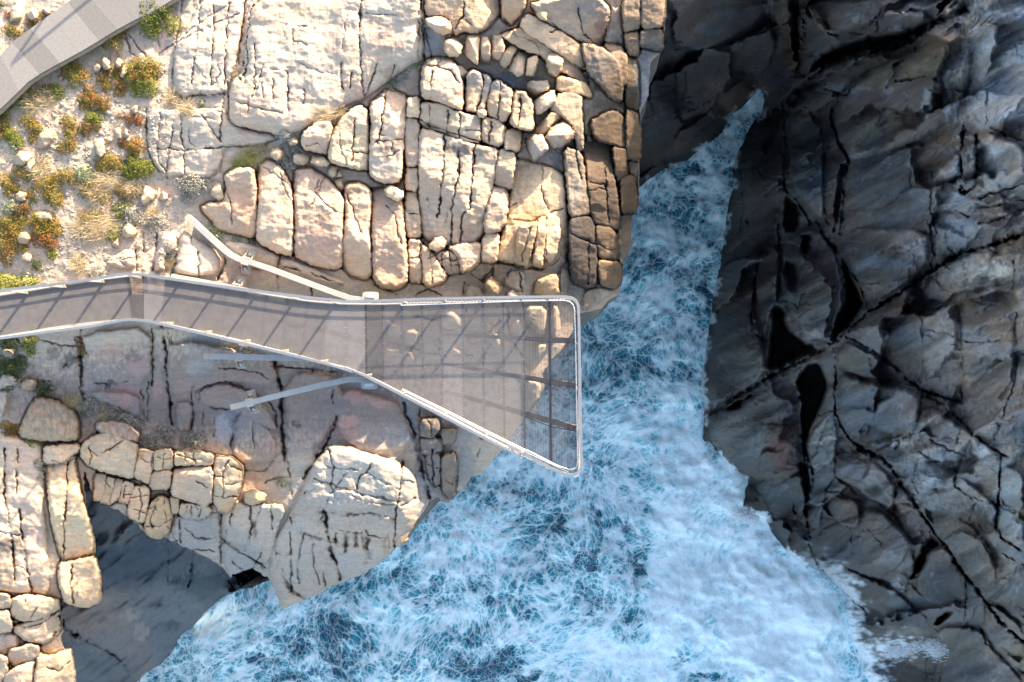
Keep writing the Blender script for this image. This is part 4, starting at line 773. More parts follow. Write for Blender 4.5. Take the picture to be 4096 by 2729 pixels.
def carve(px, py, Z, cracks, seed=0, scale=1.0, dirt=None, minor=1.0):
    """cut crack grooves with rounded shoulders"""
    ox, oy = fbm(px / 30, py / 30, 3, 50) * 9, fbm(px / 30, py / 30, 3, 60) * 9
    qx, qy = px + ox, py + oy
    x0, x1, y0, y1 = px.min(), px.max(), py.min(), py.max()
    for t, s, w, dep in cracks:
        P = SP(t, s)
        if t == 1: dep = dep * .62; w = w * .8
        if minor < 1 and w <= 8: dep = dep * minor; w = w * .75
        m = w * 5 + 24
        ax = min(p[0] for p in P) - m; bx = max(p[0] for p in P) + m; ay = min(p[1] for p in P) - m; by = max(p[1] for p in P) + m
        if bx < x0 or ax > x1 or by < y0 or ay > y1: continue
        sel = np.where((px > ax) & (px < bx) & (py > ay) & (py < by))
        if len(sel[0]) == 0: continue
        X, Y = qx[sel], qy[sel]
        d = line_dist(X, Y, P)
        vary = np.clip(.75 + 1.5 * pn(X / 60, Y / 60, 19) + .6 * pn(X / 17, Y / 17, 29), .08, 1.4)
        ww = np.maximum(w * .38 * (1 + .9 * pn(X / 24, Y / 24, 9)), 1.9 if minor == 1 else 3.0)
        g = dep * scale * vary * (.85 * np.exp(-(d / ww) ** 2) + .30 * np.exp(-d / (w * 1.9)))
        Z[sel] -= g
        if dirt is not None:
            k = np.exp(-(d / ww) ** 2) * np.clip(dep * 1.5, 0, .65) * np.clip(vary, 0, 1) * (1.0 if w <= 11 else .3)
            dirt[sel] = np.maximum(dirt[sel], k)
    return Z


def rock_noise(px, py, seed=0, a=1.0):
    n = fbm(px / 160, py / 130, 4, seed) * (.16 + .14 * sstep(1700, 2000, py))
    n += fbm(px / 80, py / 38, 3, seed + 2, .45) * .035          # foliation, running across
    n += ridge(px / 26, py / 150, 2, seed + 4) ** 3 * -.03   # thin vertical joints
    n += fbm(px / 22, py / 18, 2, seed + 6) * .014
    return n * a

# ================================================================ build the headland
STEP = 3.5


def densify(poly, step=14, amp=3.0, seed=0):
    out = []
    n = len(poly)
    for i in range(n):
        a, b = poly[i], poly[(i + 1) % n]
        L = math.hypot(b[0] - a[0], b[1] - a[1]); k = max(1, int(L / step))
        if L > 900: k = 1
        for j in range(k):
            t = j / k; out.append((a[0] + (b[0] - a[0]) * t, a[1] + (b[1] - a[1]) * t))
    P = np.array(out)
    P[:, 0] += fbm(P[:, 0] / 22, P[:, 1] / 22, 3, seed) * amp * 2
    P[:, 1] += fbm(P[:, 0] / 22, P[:, 1] / 22, 3, seed + 7) * amp * 2
    return [tuple(p) for p in P]


def coarse_sd(gx, gy, poly, cs=28, band=50):
    cx = np.arange(gx[0], gx[-1] + cs * 2, cs); cy = np.arange(gy[0], gy[-1] + cs * 2, cs)
    CX, CY = np.meshgrid(cx, cy)
    D = poly_sd(CX, CY, poly)
    PX, PY = np.meshgrid(gx, gy)
    fx = (PX - cx[0]) / cs; fy = (PY - cy[0]) / cs; i = fx.astype(int); j = fy.astype(int); u = fx - i; v = fy - j
    R = (D[j, i] * (1 - u) + D[j, i + 1] * u) * (1 - v) + (D[j + 1, i] * (1 - u) + D[j + 1, i + 1] * u) * v
    near = np.where(np.abs(R) < band)
    # exact distance close to the outline, piecewise so that only nearby edges are visited
    px, py = PX[near], PY[near]
    ex = np.empty(px.shape)
    key = (px // 160).astype(int) * 1000 + (py // 160).astype(int)
    arr = np.array(poly); nxt = np.roll(arr, -1, 0)
    for kk in np.unique(key):
        m = key == kk
        x, y = px[m], py[m]
        mx, my, Mx, My = x.min() - 90, y.min() - 90, x.max() + 90, y.max() + 90
        lo = np.minimum(arr, nxt); hi = np.maximum(arr, nxt)
        e = np.where((hi[:, 0] > mx) & (lo[:, 0] < Mx) & (hi[:, 1] > my) & (lo[:, 1] < My))[0]
        d = np.full(x.shape, 1e9)
        for q in e: d = np.minimum(d, seg_dist(x, y, arr[q], nxt[q]))
        ins = np.zeros(x.shape, bool)
        e2 = np.where((hi[:, 1] > y.min()) & (lo[:, 1] < y.max()))[0]
        for q in e2:
            a, b = arr[q], nxt[q]
            if a[1] != b[1]:
                ins ^= ((a[1] > y) != (b[1] > y)) & (x < (b[0] - a[0]) * (y - a[1]) / (b[1] - a[1]) + a[0])
        ex[m] = np.where(ins, d, -d)
    R[near] = ex
    return R


def snap(PX, PY, SD, mask):
    """pull vertices just outside the outline onto it"""
    gy_, gx_ = np.gradient(SD)
    l = np.hypot(gx_, gy_) + 1e-9
    out = mask & (SD < 0)
    PX = PX.copy(); PY = PY.copy()
    PX[out] -= (gx_ / l * SD)[out]; PY[out] -= (gy_ / l * SD)[out]
    return PX, PY


def blocks_prepare():
    for i, b in enumerate(BL):
        yield i, b, densify(chaikin(SP(b[0], b[1]), 1, True, .13 if b[8] == 'T' else .09), 16, 1.8, 100 + i)


def headland():
    gx = np.arange(-260, 2760, STEP); gy = np.arange(-200, 2960, STEP)
    # beyond the surveyed strip the ground goes on with wide cells
    gx = np.concatenate([np.arange(-900, -260, 20), gx]); gy = np.concatenate([np.arange(-800, -200, 20), gy, np.arange(2960, 3300, 20)])
    sil = densify(SIL_A, 10, 3.2, 5)
    PX, PY = np.meshgrid(gx, gy)
    SD = np.full(PX.shape, -99.0)
    # distance needs a regular lattice: evaluate directly near the outline with nearest coarse lattice
    SD = coarse_sd(gx, gy, sil)
    mask = SD > -STEP * 1.2
    PX, PY = snap_irregular(PX, PY, SD, mask, sil)
    Z = FA(PX, PY)
    WSD = coarse_sd(gx, gy, densify(POLY_WALL, 14, 6, 8))
    wall = WSD > 0
    zw = F_WALL(PX, PY)
    Z = np.where(wall, np.minimum(zw, Z), Z)
    SSD = coarse_sd(gx, gy, densify(POLY_STUB, 14, 5, 9))
    stub = SSD > 0
    Z = np.where(stub & ~(SSD < 0), 7 + fbm(PX / 30, PY / 30, 4, 3) * 1.6, Z)
    wall = wall & ~stub
    wz = 1.0 * (wall | stub)
    nz = rock_noise(PX, PY, 0)
    rub = (fbm(PX / 60, PY / 60, 3, 90) * .06 + np.abs(fbm(PX / 34, PY / 34, 2, 91)) * .07)
    # sandy slope: softer and lumpier
    sx, sy = S(1, 430, 1050)
    sandy = 1 - sstep(.75, 1.1, np.hypot((PX - sx) / 400, (PY - sy) / 560) + fbm(PX / 90, PY / 90, 3, 95) * .25)
    Z = Z + nz * (1 - sandy * .6) * np.where(wz > 0, 0, 1) + rub * sandy
    # broken rubble between the joint blocks at the cliff edge
    rx, ry = S(2, 1750, 900)
    rubble = 1 - sstep(.7, 1.05, np.hypot((PX - rx) / 230, (PY - ry) / 620) + fbm(PX / 60, PY / 60, 3, 97) * .2)
    Z += rubble * (1 - wz) * (ridge(PX / 60, PY / 95, 3, 98) * -.18 + fbm(PX / 32, PY / 50, 2, 99) * .12)
    # wall relief: long planes falling to the lower left
    ux, uy = PX * .77 - PY * .64, PX * .64 + PY * .77
    Z += wz * (fbm(ux / 260, uy / 100, 3, 41) * 1.9 + fbm(ux / 90, uy / 36, 2, 43) * .22 + fbm(PX / 30, PY / 22, 2, 44) * .07)
    # terraces
    ter = np.zeros(PX.shape)
    for i, (t, s, rise, r, tx, ty) in enumerate(TER_A):
        P = densify(chaikin(SP(t, s), 1), 16, 3.0, 300 + i)
        xs = [p[0] for p in P]; ys = [p[1] for p in P]
        sel = np.where((PX > min(xs) - 12) & (PX < max(xs) + 12) & (PY > min(ys) - 12) & (PY < max(ys) + 12))
        if len(sel[0]) == 0: continue
        d = poly_sd(PX[sel], PY[sel], P)
        t_ = np.clip(d / r, 0, 1)
        prof = np.sqrt(np.clip(1 - (1 - t_) ** 2.2, 0, 1)) * .8 + .2 * (d > 0)
        prof = np.where(d > 0, prof, 0)
        cx, cy = sum(xs) / len(xs), sum(ys) / len(ys)
        tilt = (PX[sel] - cx) * tx * .0025 + (PY[sel] - cy) * ty * .0025
        ter[sel] = np.maximum(ter[sel], prof * (rise + 0 * tilt)) - np.where(d > 0, prof * tilt, 0)
    Z += ter
    # sockets of the free-standing blocks
    low = np.zeros(PX.shape); cntb = np.zeros(PX.shape)
    for i, b, P in blocks_prepare():
        if b[8] == 'B': continue
        xs = [p[0] for p in P]; ys = [p[1] for p in P]
        sel = np.where((PX > min(xs) - 22) & (PX < max(xs) + 22) & (PY > min(ys) - 22) & (PY < max(ys) + 22))
        if len(sel[0]) == 0: continue
        d = poly_sd(PX[sel], PY[sel], P)
        low[sel] = np.maximum(low[sel], sstep(-16, -2, d) * min(1.0, b[3] * .55)); cntb[sel] += sstep(-20, -8, d)
    low = low * np.clip(.22 + .78 * sstep(1.0, 1.7, cntb), 0, 1)
    Z -= low
    dirt = np.zeros(PX.shape)
    Z = carve(PX, PY, Z, CR_A, 0, 1.0, dirt)
    Z = np.maximum(Z, -1.0)
    cols = paint(PX, PY, C_CREAM, PATCH_A, 1)
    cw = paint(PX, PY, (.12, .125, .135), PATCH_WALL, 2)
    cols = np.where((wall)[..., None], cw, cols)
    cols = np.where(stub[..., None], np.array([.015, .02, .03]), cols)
    hue = fbm(PX / 210, PY / 210, 3, 71)[..., None]
    cols = cols * (1 + np.array([.16, .0, -.14]) * np.clip(hue, -1, 1) * .6)
    cols = cols * (1 - .75 * dirt[..., None] * np.array([.9, .92, .95]))
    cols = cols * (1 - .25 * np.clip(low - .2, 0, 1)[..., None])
    # side wall down into the sea
    n = len(sil); a = np.array(sil)
    keep = (a[:, 0] > -200) & (a[:, 0] < 2760) & (a[:, 1] > -700) & (a[:, 1] < 2900)
    zt = FA(a[:, 0], a[:, 1]) + .3
    inw = (poly_sd(a[:, 0], a[:, 1], POLY_WALL + []) > -4) | ((a[:, 1] > 2700) & (a[:, 0] < 1000))
    zt = np.where(inw, 0.2, zt)
    st = (H - zt) / FP
    X = (a[:, 0] - 2048) * st; Y = -(a[:, 1] - 1364.5) * st
    rows = []
    R = 14
    for k in range(R + 1):
        f = k / R
        zz = zt * (1 - f) - 2.5 * f
        amp = (.5 * math.sin(f * 3.1416) + .35 * f) * np.where(zt < 1, 0, 1)
        inx = np.roll(X, -1) - np.roll(X, 1); iny = np.roll(Y, -1) - np.roll(Y, 1)
        L = np.hypot(inx, iny) + 1e-9
        nx, ny = -iny / L, inx / L
        # outline runs clockwise seen from above or not: choose inward by test
        w = amp * (1 + fbm(X / 2 + k * .3, Y / 2, 3, 77))
        rows.append(np.stack([X + nx * w * -INW, Y + ny * w * -INW, zz - .35 * (k == 0)], 1))
    aco = np.concatenate(rows)
    q = []
    for k in range(R):
        for i in range(n):
            j = (i + 1) % n
            if not (keep[i] and keep[j]): continue
            q.append((k * n + i, k * n + j, (k + 1) * n + j, (k + 1) * n + i))
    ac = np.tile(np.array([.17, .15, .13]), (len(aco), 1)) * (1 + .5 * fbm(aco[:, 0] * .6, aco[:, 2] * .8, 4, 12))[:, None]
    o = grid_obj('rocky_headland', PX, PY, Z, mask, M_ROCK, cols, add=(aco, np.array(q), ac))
    tag(o, 'pale jointed granite headland with shaded cliffs dropping into the sea', 'headland', kind='structure')
    return gx, gy, Z


def snap_irregular(PX, PY, SD, mask, sil):
    out = np.where(mask & (SD < 0))
    px, py = PX[out], PY[out]
    a = np.array(sil); b = np.roll(a, -1, 0)
    best = np.full(px.shape, 1e9); bx = px.copy(); by = py.copy()
    for c in range(0, len(px), 4000):
        x = px[c:c + 4000, None]; y = py[c:c + 4000, None]
        dx = (b[:, 0] - a[:, 0])[None]; dy = (b[:, 1] - a[:, 1])[None]
        t = np.clip(((x - a[None, :, 0]) * dx + (y - a[None, :, 1]) * dy) / (dx * dx + dy * dy + 1e-9), 0, 1)
        qx = a[None, :, 0] + t * dx; qy = a[None, :, 1] + t * dy
        d = (x - qx) ** 2 + (y - qy) ** 2
        k = d.argmin(1); r = np.arange(len(k))
        bx[c:c + 4000] = qx[r, k]; by[c:c + 4000] = qy[r, k]
    PX = PX.copy(); PY = PY.copy(); PX[out] = bx; PY[out] = by
    return PX, PY


_area = 0
for _i in range(len(SIL_A)):
    _a, _b = SIL_A[_i], SIL_A[(_i + 1) % len(SIL_A)]
    _area += _a[0] * _b[1] - _b[0] * _a[1]
INW = -1 if _area > 0 else 1
HG = headland()


def ground(px, py):
    """terrain height read back from the headland lattice"""
    gx, gy, Z = HG
    i = int(np.clip(np.searchsorted(gx, px), 1, len(gx) - 1)); j = int(np.clip(np.searchsorted(gy, py), 1, len(gy) - 1))
    return float(max(Z[j, i], Z[j - 1, i - 1]) * .5 + min(Z[j, i], Z[j - 1, i - 1]) * .5)


def make_block(i, b, P):
    t, s, top, thick, r, tx, ty, sh, kind, label = b
    xs = [p[0] for p in P]; ys = [p[1] for p in P]
    st = 2.6
    gx = np.arange(min(xs) - 8, max(xs) + 8, st); gy = np.arange(min(ys) - 8, max(ys) + 8, st)
    PX, PY = np.meshgrid(gx, gy)
    d = poly_sd(PX + fbm(PX / 20, PY / 20, 3, i) * 5, PY + fbm(PX / 20, PY / 20, 3, i + 40) * 5, P) + (3.5 if kind == 'T' else .8)
    cx, cy = sum(xs) / len(xs), sum(ys) / len(ys)
    base = FA(PX, PY)
    if kind == 'B':
        zc = ground(cx, cy)
        flat = .35
        base = base * (1 - flat) + float(FA(cx, cy)) * flat
        # never let a boulder hover: anchor on the ground that is really there
        topz = base + top
        size = math.sqrt((max(xs) - min(xs)) * (max(ys) - min(ys))) * .0115
        if cx < 1050: topz = base - float(FA(cx, cy)) + zc + top
        thick = max(thick, float(topz.mean()) - zc + .35)
    else:
        topz = base + top
    rr = random.Random(i * 13 + 5)
    topz = topz + (PX - cx) * (tx * -.0025 + rr.uniform(-.0009, .0009)) + (PY - cy) * (ty * -.0025 + rr.uniform(-.0009, .0009))
    tt = np.clip(d / (r * (.46 if kind == 'T' else .7)), 0, 1)
    prof = np.clip(1 - (1 - tt) ** 2.6, 0, 1) ** .62
    edge = r * .0105 * (1.0 if kind == 'T' else 1.15)
    # facets make boulders angular
    fac = 0
    if kind == 'B':
        for k in range(4):
            an = rr.uniform(0, 6.28); off = rr.uniform(-.05, .4)
            R_ = max(max(xs) - min(xs), max(ys) - min(ys)) / 2
            pl = ((PX - cx) * math.cos(an) + (PY - cy) * math.sin(an)) / R_ - off
            fac = fac - np.clip(pl, 0, 1) * rr.uniform(.35, 1.0) * R_ * .011
    if kind == 'T':
        R_ = max(max(xs) - min(xs), max(ys) - min(ys)) / 2
        for k in range(3):
            an = rr.uniform(0, 6.28); off = rr.uniform(.05, .55)
            pl = ((PX - cx) * math.cos(an) + (PY - cy) * math.sin(an)) / R_ - off + fbm(PX / 40, PY / 40, 2, k + i) * .08
            fac = fac - np.clip(pl, 0, 1) * rr.uniform(.12, .42) * R_ * .011
    Z = topz - edge * (1 - prof) + fac + rock_noise(PX + i * 37, PY + i * 53, 5, .55 if kind == 'B' else .75)
    dirt = np.zeros(PX.shape)
    if kind == 'T': Z = carve(PX, PY, Z, CR_BL + CR_A, 0, .9, dirt)
    zmin = topz - thick
    Z = np.where(d < 0, np.maximum(topz - edge - (-d) / 2.6 * thick * .5, zmin), Z)
    Z = np.maximum(Z, zmin)
    mask = d > -st * 2.6
    base_c = paint(PX, PY, C_CREAM, PATCH_A, 1)
    lum = (base_c.sum(-1) / sum(C_CREAM))[..., None]
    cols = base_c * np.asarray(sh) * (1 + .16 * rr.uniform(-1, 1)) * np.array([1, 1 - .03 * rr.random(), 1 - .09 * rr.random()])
    hue = fbm(PX / 160, PY / 160, 3, 71 + i)[..., None]
    cols = cols * (1 + np.array([.14, .0, -.12]) * np.clip(hue, -1, 1) * .5)
    cols = cols * (1 - .7 * dirt[..., None])
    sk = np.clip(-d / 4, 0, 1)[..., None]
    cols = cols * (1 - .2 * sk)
    z0 = float(zmin.mean())
    ox, oy, _ = W(cx, cy, z0)
    # close the underside with a flat bottom: outline vertices are already at the base level
    nm = 'boulder' if kind == 'B' else 'rock_block'
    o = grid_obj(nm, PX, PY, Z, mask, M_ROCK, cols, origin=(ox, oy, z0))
    tag(o, label, 'boulder' if kind == 'B' else 'rock block', 'loose boulders and stones on the headland' if kind == 'B' else 'jointed rock blocks standing on the headland')
    return o


for _i, _b, _P in blocks_prepare():
    make_block(_i, _b, _P)


# ================================================================ CLIFF (right and top)
B_PTS = [(3, 590, 600, 0), (3, 430, 745, .5), (3, 400, 650, 7), (3, 500, 620, 4.5), (3, 640, 640, 4.5), (3, 670, 800, 4.5), (3, 300, 920, 0), (3, 0, 1120, 0), (2, 2035, 1260, 0), (2, 1500, 1700, 0),
         (3, 590, 800, 0), (3, 470, 960, 0), (3, 390, 1150, 0), (3, 360, 1400, 0), (6, 310, 280, 0), (6, 235, 700, 0), (6, 180, 1100, 0), (6, 200, 1460, 0),
         (9, 340, 100, 0), (9, 490, 230, 0), (9, 660, 560, 0), (9, 850, 760, 0), (9, 1120, 950, 0), (9, 1240, 1380, 0), (9, 1320, 1568, 0), (9, 1500, 2000, 0),
         (2, 2300, 0, 26.5), (3, 0, 0, 26.5), (3, 400, 0, 25), (3, 800, -50, 20), (3, 760, 250, 14), (3, 0, 600, 12), (3, 350, 500, 9), (2, 2200, 700, 14), (2, 2150, 1050, 5), (3, 150, 900, 5),
         (3, 650, 500, 8), (3, 1000, 200, 23), (3, 1200, 0, 27.5), (3, 1900, 0, 33), (3, 2353, 0, 35), (3, 2353, 800, 34), (3, 1500, 500, 27), (3, 1900, 500, 31),
         (3, 1000, 500, 19), (3, 800, 800, 12), (3, 1100, 900, 20), (3, 1500, 900, 27), (3, 1900, 1000, 31), (3, 600, 1200, 9.5), (3, 900, 1300, 16.5), (3, 1400, 1400, 25), (3, 2000, 1400, 30.5),
         (6, 500, 300, 8), (6, 500, 800, 9.5), (6, 900, 400, 16), (6, 1200, 300, 22), (6, 1700, 300, 28), (6, 2353, 300, 33), (6, 800, 700, 14), (6, 1150, 740, 20.5), (6, 1600, 700, 26.5),
         (6, 2353, 900, 32.5), (6, 400, 1150, 6), (6, 800, 1050, 12), (6, 1200, 1000, 19), (6, 1700, 1100, 25.5), (6, 2353, 1400, 31), (6, 500, 1500, 6), (6, 1000, 1500, 12.5), (6, 1500, 1500, 20), (6, 2000, 1500, 26.5),
         (9, 700, 200, 6), (9, 1000, 400, 10.5), (9, 1400, 300, 16), (9, 1900, 300, 24), (9, 2353, 200, 29.5), (9, 1000, 750, 3), (9, 1300, 850, 9), (9, 1700, 700, 17), (9, 2200, 700, 26),
         (9, 1400, 1150, 4), (9, 1700, 1100, 10.5), (9, 2000, 1000, 18), (9, 2353, 1100, 24), (9, 1450, 1400, 3), (9, 1800, 1450, 8), (9, 2100, 1400, 14.5), (9, 2353, 1568, 19),
         (9, 2353, 2300, 12), (3, 2900, 0, 38), (3, 2900, 1200, 37.5), (6, 2900, 900, 37.5), (9, 2900, 300, 36), (9, 2900, 1300, 31), (3, 1500, -500, 34), (3, 300, -600, 31), (3, 2500, -500, 38.5), (2, 2300, -600, 31)]
POLY_B = (SP(2, '1500,1900 1800,1420 2035,1262 2100,1208 2200,1140') + SP(3, '0,1120 90,1080 150,1030 230,970 300,920 350,850 380,770 430,742 490,690 540,640 572,598 600,630 608,690 590,760 540,810 505,870 470,960 420,1040 392,1150 400,1260 372,1350 355,1450 350,1568')
          + SP(6, '358,0 330,150 312,280 270,450 238,700 212,900 180,1080 205,1200 200,1300 196,1460 240,1458 310,1568') + SP(9, '280,0 345,105 430,170 492,215 462,260 443,400 520,440 610,452 662,560 770,700 850,760 1000,840 1140,960 1150,1100 1185,1250 1240,1380 1300,1440 1270,1500 1330,1600 1700,2600')
          + [(5400, 3800), (5400, -1700), (1900, -1700), (1900, 700)])
CR_B = [
    (3, '1960,60 1850,110 1700,210 1500,320 1340,350 1180,390 1100,425 1000,460 900,550 800,640 700,720 560,900', 16, 2.4),
    (3, '860,-40 872,120 868,250 850,430 800,500', 18, 2.0), (3, '650,0 640,120 560,200 430,280 300,320 0,330', 7, .8), (3, '1320,160 1380,90 1440,0', 8, 1.0), (3, '900,0 960,120 1100,200 1250,230', 6, .7),
    (3, '1080,630 1060,800 1100,930 1140,1000 1180,1080 1145,1200 1135,1400 1120,1568', 13, 1.7), (3, '740,790 750,1000 740,1260 800,1330 865,1400 920,1500', 10, 1.4), (3, '610,1285 720,1230', 7, .8), (3, '600,1320 720,1270', 7, .6),
    (3, '1010,1000 1005,1330 1030,1500', 6, .9), (3, '1600,1000 1590,1250', 4, .4), (3, '1740,1160 1725,1410 1765,1568', 7, .9), (3, '2035,900 2030,1240 1960,1300 1925,1290 1935,1100 1945,850', 9, 1.2),
    (3, '1700,610 1860,605 1980,620', 4, .5), (3, '2130,860 2353,960', 5, .7), (3, '1480,550 1600,540 1680,510', 6, .7), (3, '1020,600 1150,640 1220,560 1320,490', 9, .9), (3, '900,730 960,830 1020,900 1080,990', 7, .8), (3, '1640,780 1700,700', 4, .4),
    (3, '2060,1330 2200,1280 2353,1235', 7, .8), (3, '2060,1400 2353,1345', 6, .7), (3, '2060,1500 2200,1470 2353,1405', 7, .8), (3, '1740,1440 1900,1420 1990,1460', 6, .7), (3, '1740,1280 1920,1225', 6, .5),
    (3, '450,1140 465,1400 440,1568', 6, .7), (3, '560,1120 610,1200 600,1280', 4, .5), (3, '0,790 200,700 420,560', 6, .7), (3, '100,1000 200,860 330,780', 6, .7), (3, '2110,620 2100,840', 4, .4), (3, '470,960 600,760', 7, 1),
    (6, '203,1300 300,1240 450,1135 545,1075 640,1020 760,960 900,890 1010,830 1100,770 1200,690 1300,600 1400,530 1500,470 1600,400 1700,330 1780,280 1860,225 1960,180 2100,150 2353,60', 13, 2.2),
    (6, '960,-20 1020,90 1100,190 1160,290 1230,375 1280,480 1310,570', 9, 1.5), (6, '600,170 560,260 540,450 520,600 530,710 600,780', 9, 1.2), (6, '700,0 722,200 705,480', 10, 1.4), (6, '645,500 780,510 830,560', 5, .6),
    (6, '1160,755 1250,790 1350,850 1440,920 1500,970 1600,1060 1670,1110 1800,1150 1930,1195', 9, 1.3), (6, '1075,830 1092,1000 1080,1150 1085,1260 1110,1310 1150,1390 1190,1450 1300,1520', 9, 1.3),
    (6, '1100,965 1200,1000 1310,1055 1480,1045 1660,1100', 6, .8), (6, '1675,1100 1655,1250 1640,1330 1610,1390 1520,1440 1490,1500', 7, 1.0), (6, '1900,455 1915,600 1920,760 1945,1000 1930,1200', 6, .7),
    (6, '2290,250 2275,500 2305,600 2290,700 2305,850 2290,1050 2210,1300 2150,1440', 6, .8), (6, '1640,500 1680,700 1665,860 1690,1000', 5, .6), (6, '1670,695 1800,720 1920,770 2030,790 2190,780', 5, .5), (6, '1690,735 1800,790 1900,800', 4, .4),
    (6, '1700,1150 1800,1210 1900,1290 2000,1400 2100,1480 2230,1560', 9, 1.2), (6, '1720,1440 1850,1510 1960,1550', 5, .6), (6, '1930,1370 1890,1500', 5, .6), (6, '2000,1420 1960,1540', 6, .6), (6, '1720,0 1745,200 1730,300', 9, 1.0), (6, '1830,60 1850,160 1900,200', 5, .6),
    (6, '1320,900 1320,1000', 5, .5), (6, '1440,930 1430,1010', 7, .7), (6, '1620,330 1400,400 1230,390', 5, .5), (6, '1760,360 1810,430 1870,460 1830,540 1740,580', 5, .6), (6, '1920,550 2040,520 2180,550', 4, .4), (6, '840,540 870,460', 5, .5),
    (6, '1040,1300 1000,1400 960,1500', 5, .6), (6, '600,1330 760,1340 800,1400', 4, .4), (6, '2310,860 2353,870', 5, .6), (6, '1860,300 1810,260 1760,300 1770,370 1820,420', 5, .5), (6, '1330,1100 1360,1130 1330,1070', 3, .4), (6, '2100,160 2200,200 2290,250', 4, .5),
    (9, '870,-40 900,60 935,150 925,250 880,420 905,520 905,640 980,790 1050,880 1150,970 1220,1030 1300,1100', 11, 1.6), (9, '1092,0 1082,180 1030,280 1010,350 990,450 985,540', 7, 1.0),
    (9, '1240,0 1330,30 1400,60 1460,130 1500,200 1570,290 1620,360 1660,420 1700,480 1760,570 1850,680 1900,760 1960,850 2030,930 2090,1010 2150,1100 2200,1170 2353,1300', 14, 2.2),
    (9, '1082,180 1160,240 1250,320 1350,352 1400,380 1480,450 1540,540 1610,620', 7, 1.0), (9, '1500,200 1490,300 1478,415', 7, .8), (9, '1020,285 1100,290 1200,340 1290,360', 5, .6), (9, '1960,850 1968,1000 1955,1165', 7, .9),
    (9, '2090,1000 2095,1100 2080,1170', 6, .8), (9, '1620,650 1610,800 1560,960', 8, 1.1), (9, '1720,560 1740,650 1700,700', 6, .8), (9, '1500,460 1640,420', 4, .5), (9, '1300,530 1400,640', 4, .4), (9, '1180,440 1160,520', 4, .4),
    (9, '1650,20 1780,90 1900,160 1885,250 1960,300 2050,345 2180,380', 7, .9), (9, '1950,40 1900,160', 5, .6), (9, '2200,60 2190,250 2175,385 2165,540 2230,610 2353,700', 9, 1.1), (9, '2180,380 2300,430', 6, .7),
    (9, '1640,60 1600,200 1640,300', 4, .5), (9, '1770,300 1750,240 1780,210', 4, .4), (9, '2040,350 1990,470', 6, .7), (9, '2060,520 2080,640 2200,820', 5, .6), (9, '2200,700 2353,780', 6, .7), (9, '2160,900 2200,860 2280,870 2353,950', 5, .6),
    (9, '2080,990 2200,1080 2353,1180', 5, .6), (9, '2050,1190 2100,1300 2200,1400 2353,1500', 8, 1.0), (9, '1180,480 1200,620 1190,700', 5, .5), (9, '1000,450 1100,480 1180,420', 4, .4), (9, '800,360 830,480 905,530', 9, 1.0), (9, '600,200 540,250 620,360 700,500 780,650', 5, .7),
    (9, '1440,900 1500,880 1545,910', 4, .4), (9, '1450,940 1540,950', 4, .4), (9, '1700,1400 1690,1568', 5, .6), (9, '1760,1200 1800,1300 1790,1568', 4, .5), (9, '1740,820 1800,820', 4, .4), (9, '2200,1340 2353,1420', 5, .6), (9, '1250,350 1240,600', 4, .4),
]
# deep recesses: tile, polygon, depth, soft edge
VOID_B = [(3, '1080,440 1200,400 1340,355 1500,325 1700,215 1900,100 1780,90 1560,200 1340,220 1180,270 1000,330 930,420 880,520', 5.5, 55),
          (3, '760,-60 870,-60 875,200 850,420 800,420 770,250', 3.5, 40), (3, '560,900 620,780 760,620 900,520 1000,560 820,720 740,830 700,960 620,1080', 3.0, 50),
          (6, '1110,190 1230,385 1305,560 1150,735 1040,810 1060,700 1150,500', 5.0, 50), (6, '655,510 760,560 770,690 870,770 1000,835 880,900 640,1000 605,900 640,760', 4.5, 40),
          (6, '865,950 980,900 1050,1050 1030,1150 960,1280 910,1400 895,1568 865,1640 850,1400 845,1150 810,1040', 6.0, 32), (6, '860,40 960,60 900,220 830,200', 2.5, 50), (6, '720,200 860,250 850,450 740,460', 2.0, 45),
          (6, '330,1250 540,1110 530,1165 460,1200 440,1250', 2.5, 20), (9, '1725,560 1810,640 1720,700 1690,800 1570,900 1620,720', 3.5, 28), (9, '1760,1110 1895,1075 1860,1150 1745,1200', 3.0, 26), (9, '860,60 935,150 900,350 870,430 870,300 820,100', 3.0, 22),
          (3, '1100,1100 1180,1080 1140,1300 1100,1568 1060,1568', 1.5, 24), (3, '740,1270 860,1400 840,1568 720,1568', 2.5, 30), (9, '800,440 910,530 900,640 810,540', 2.2, 20)]
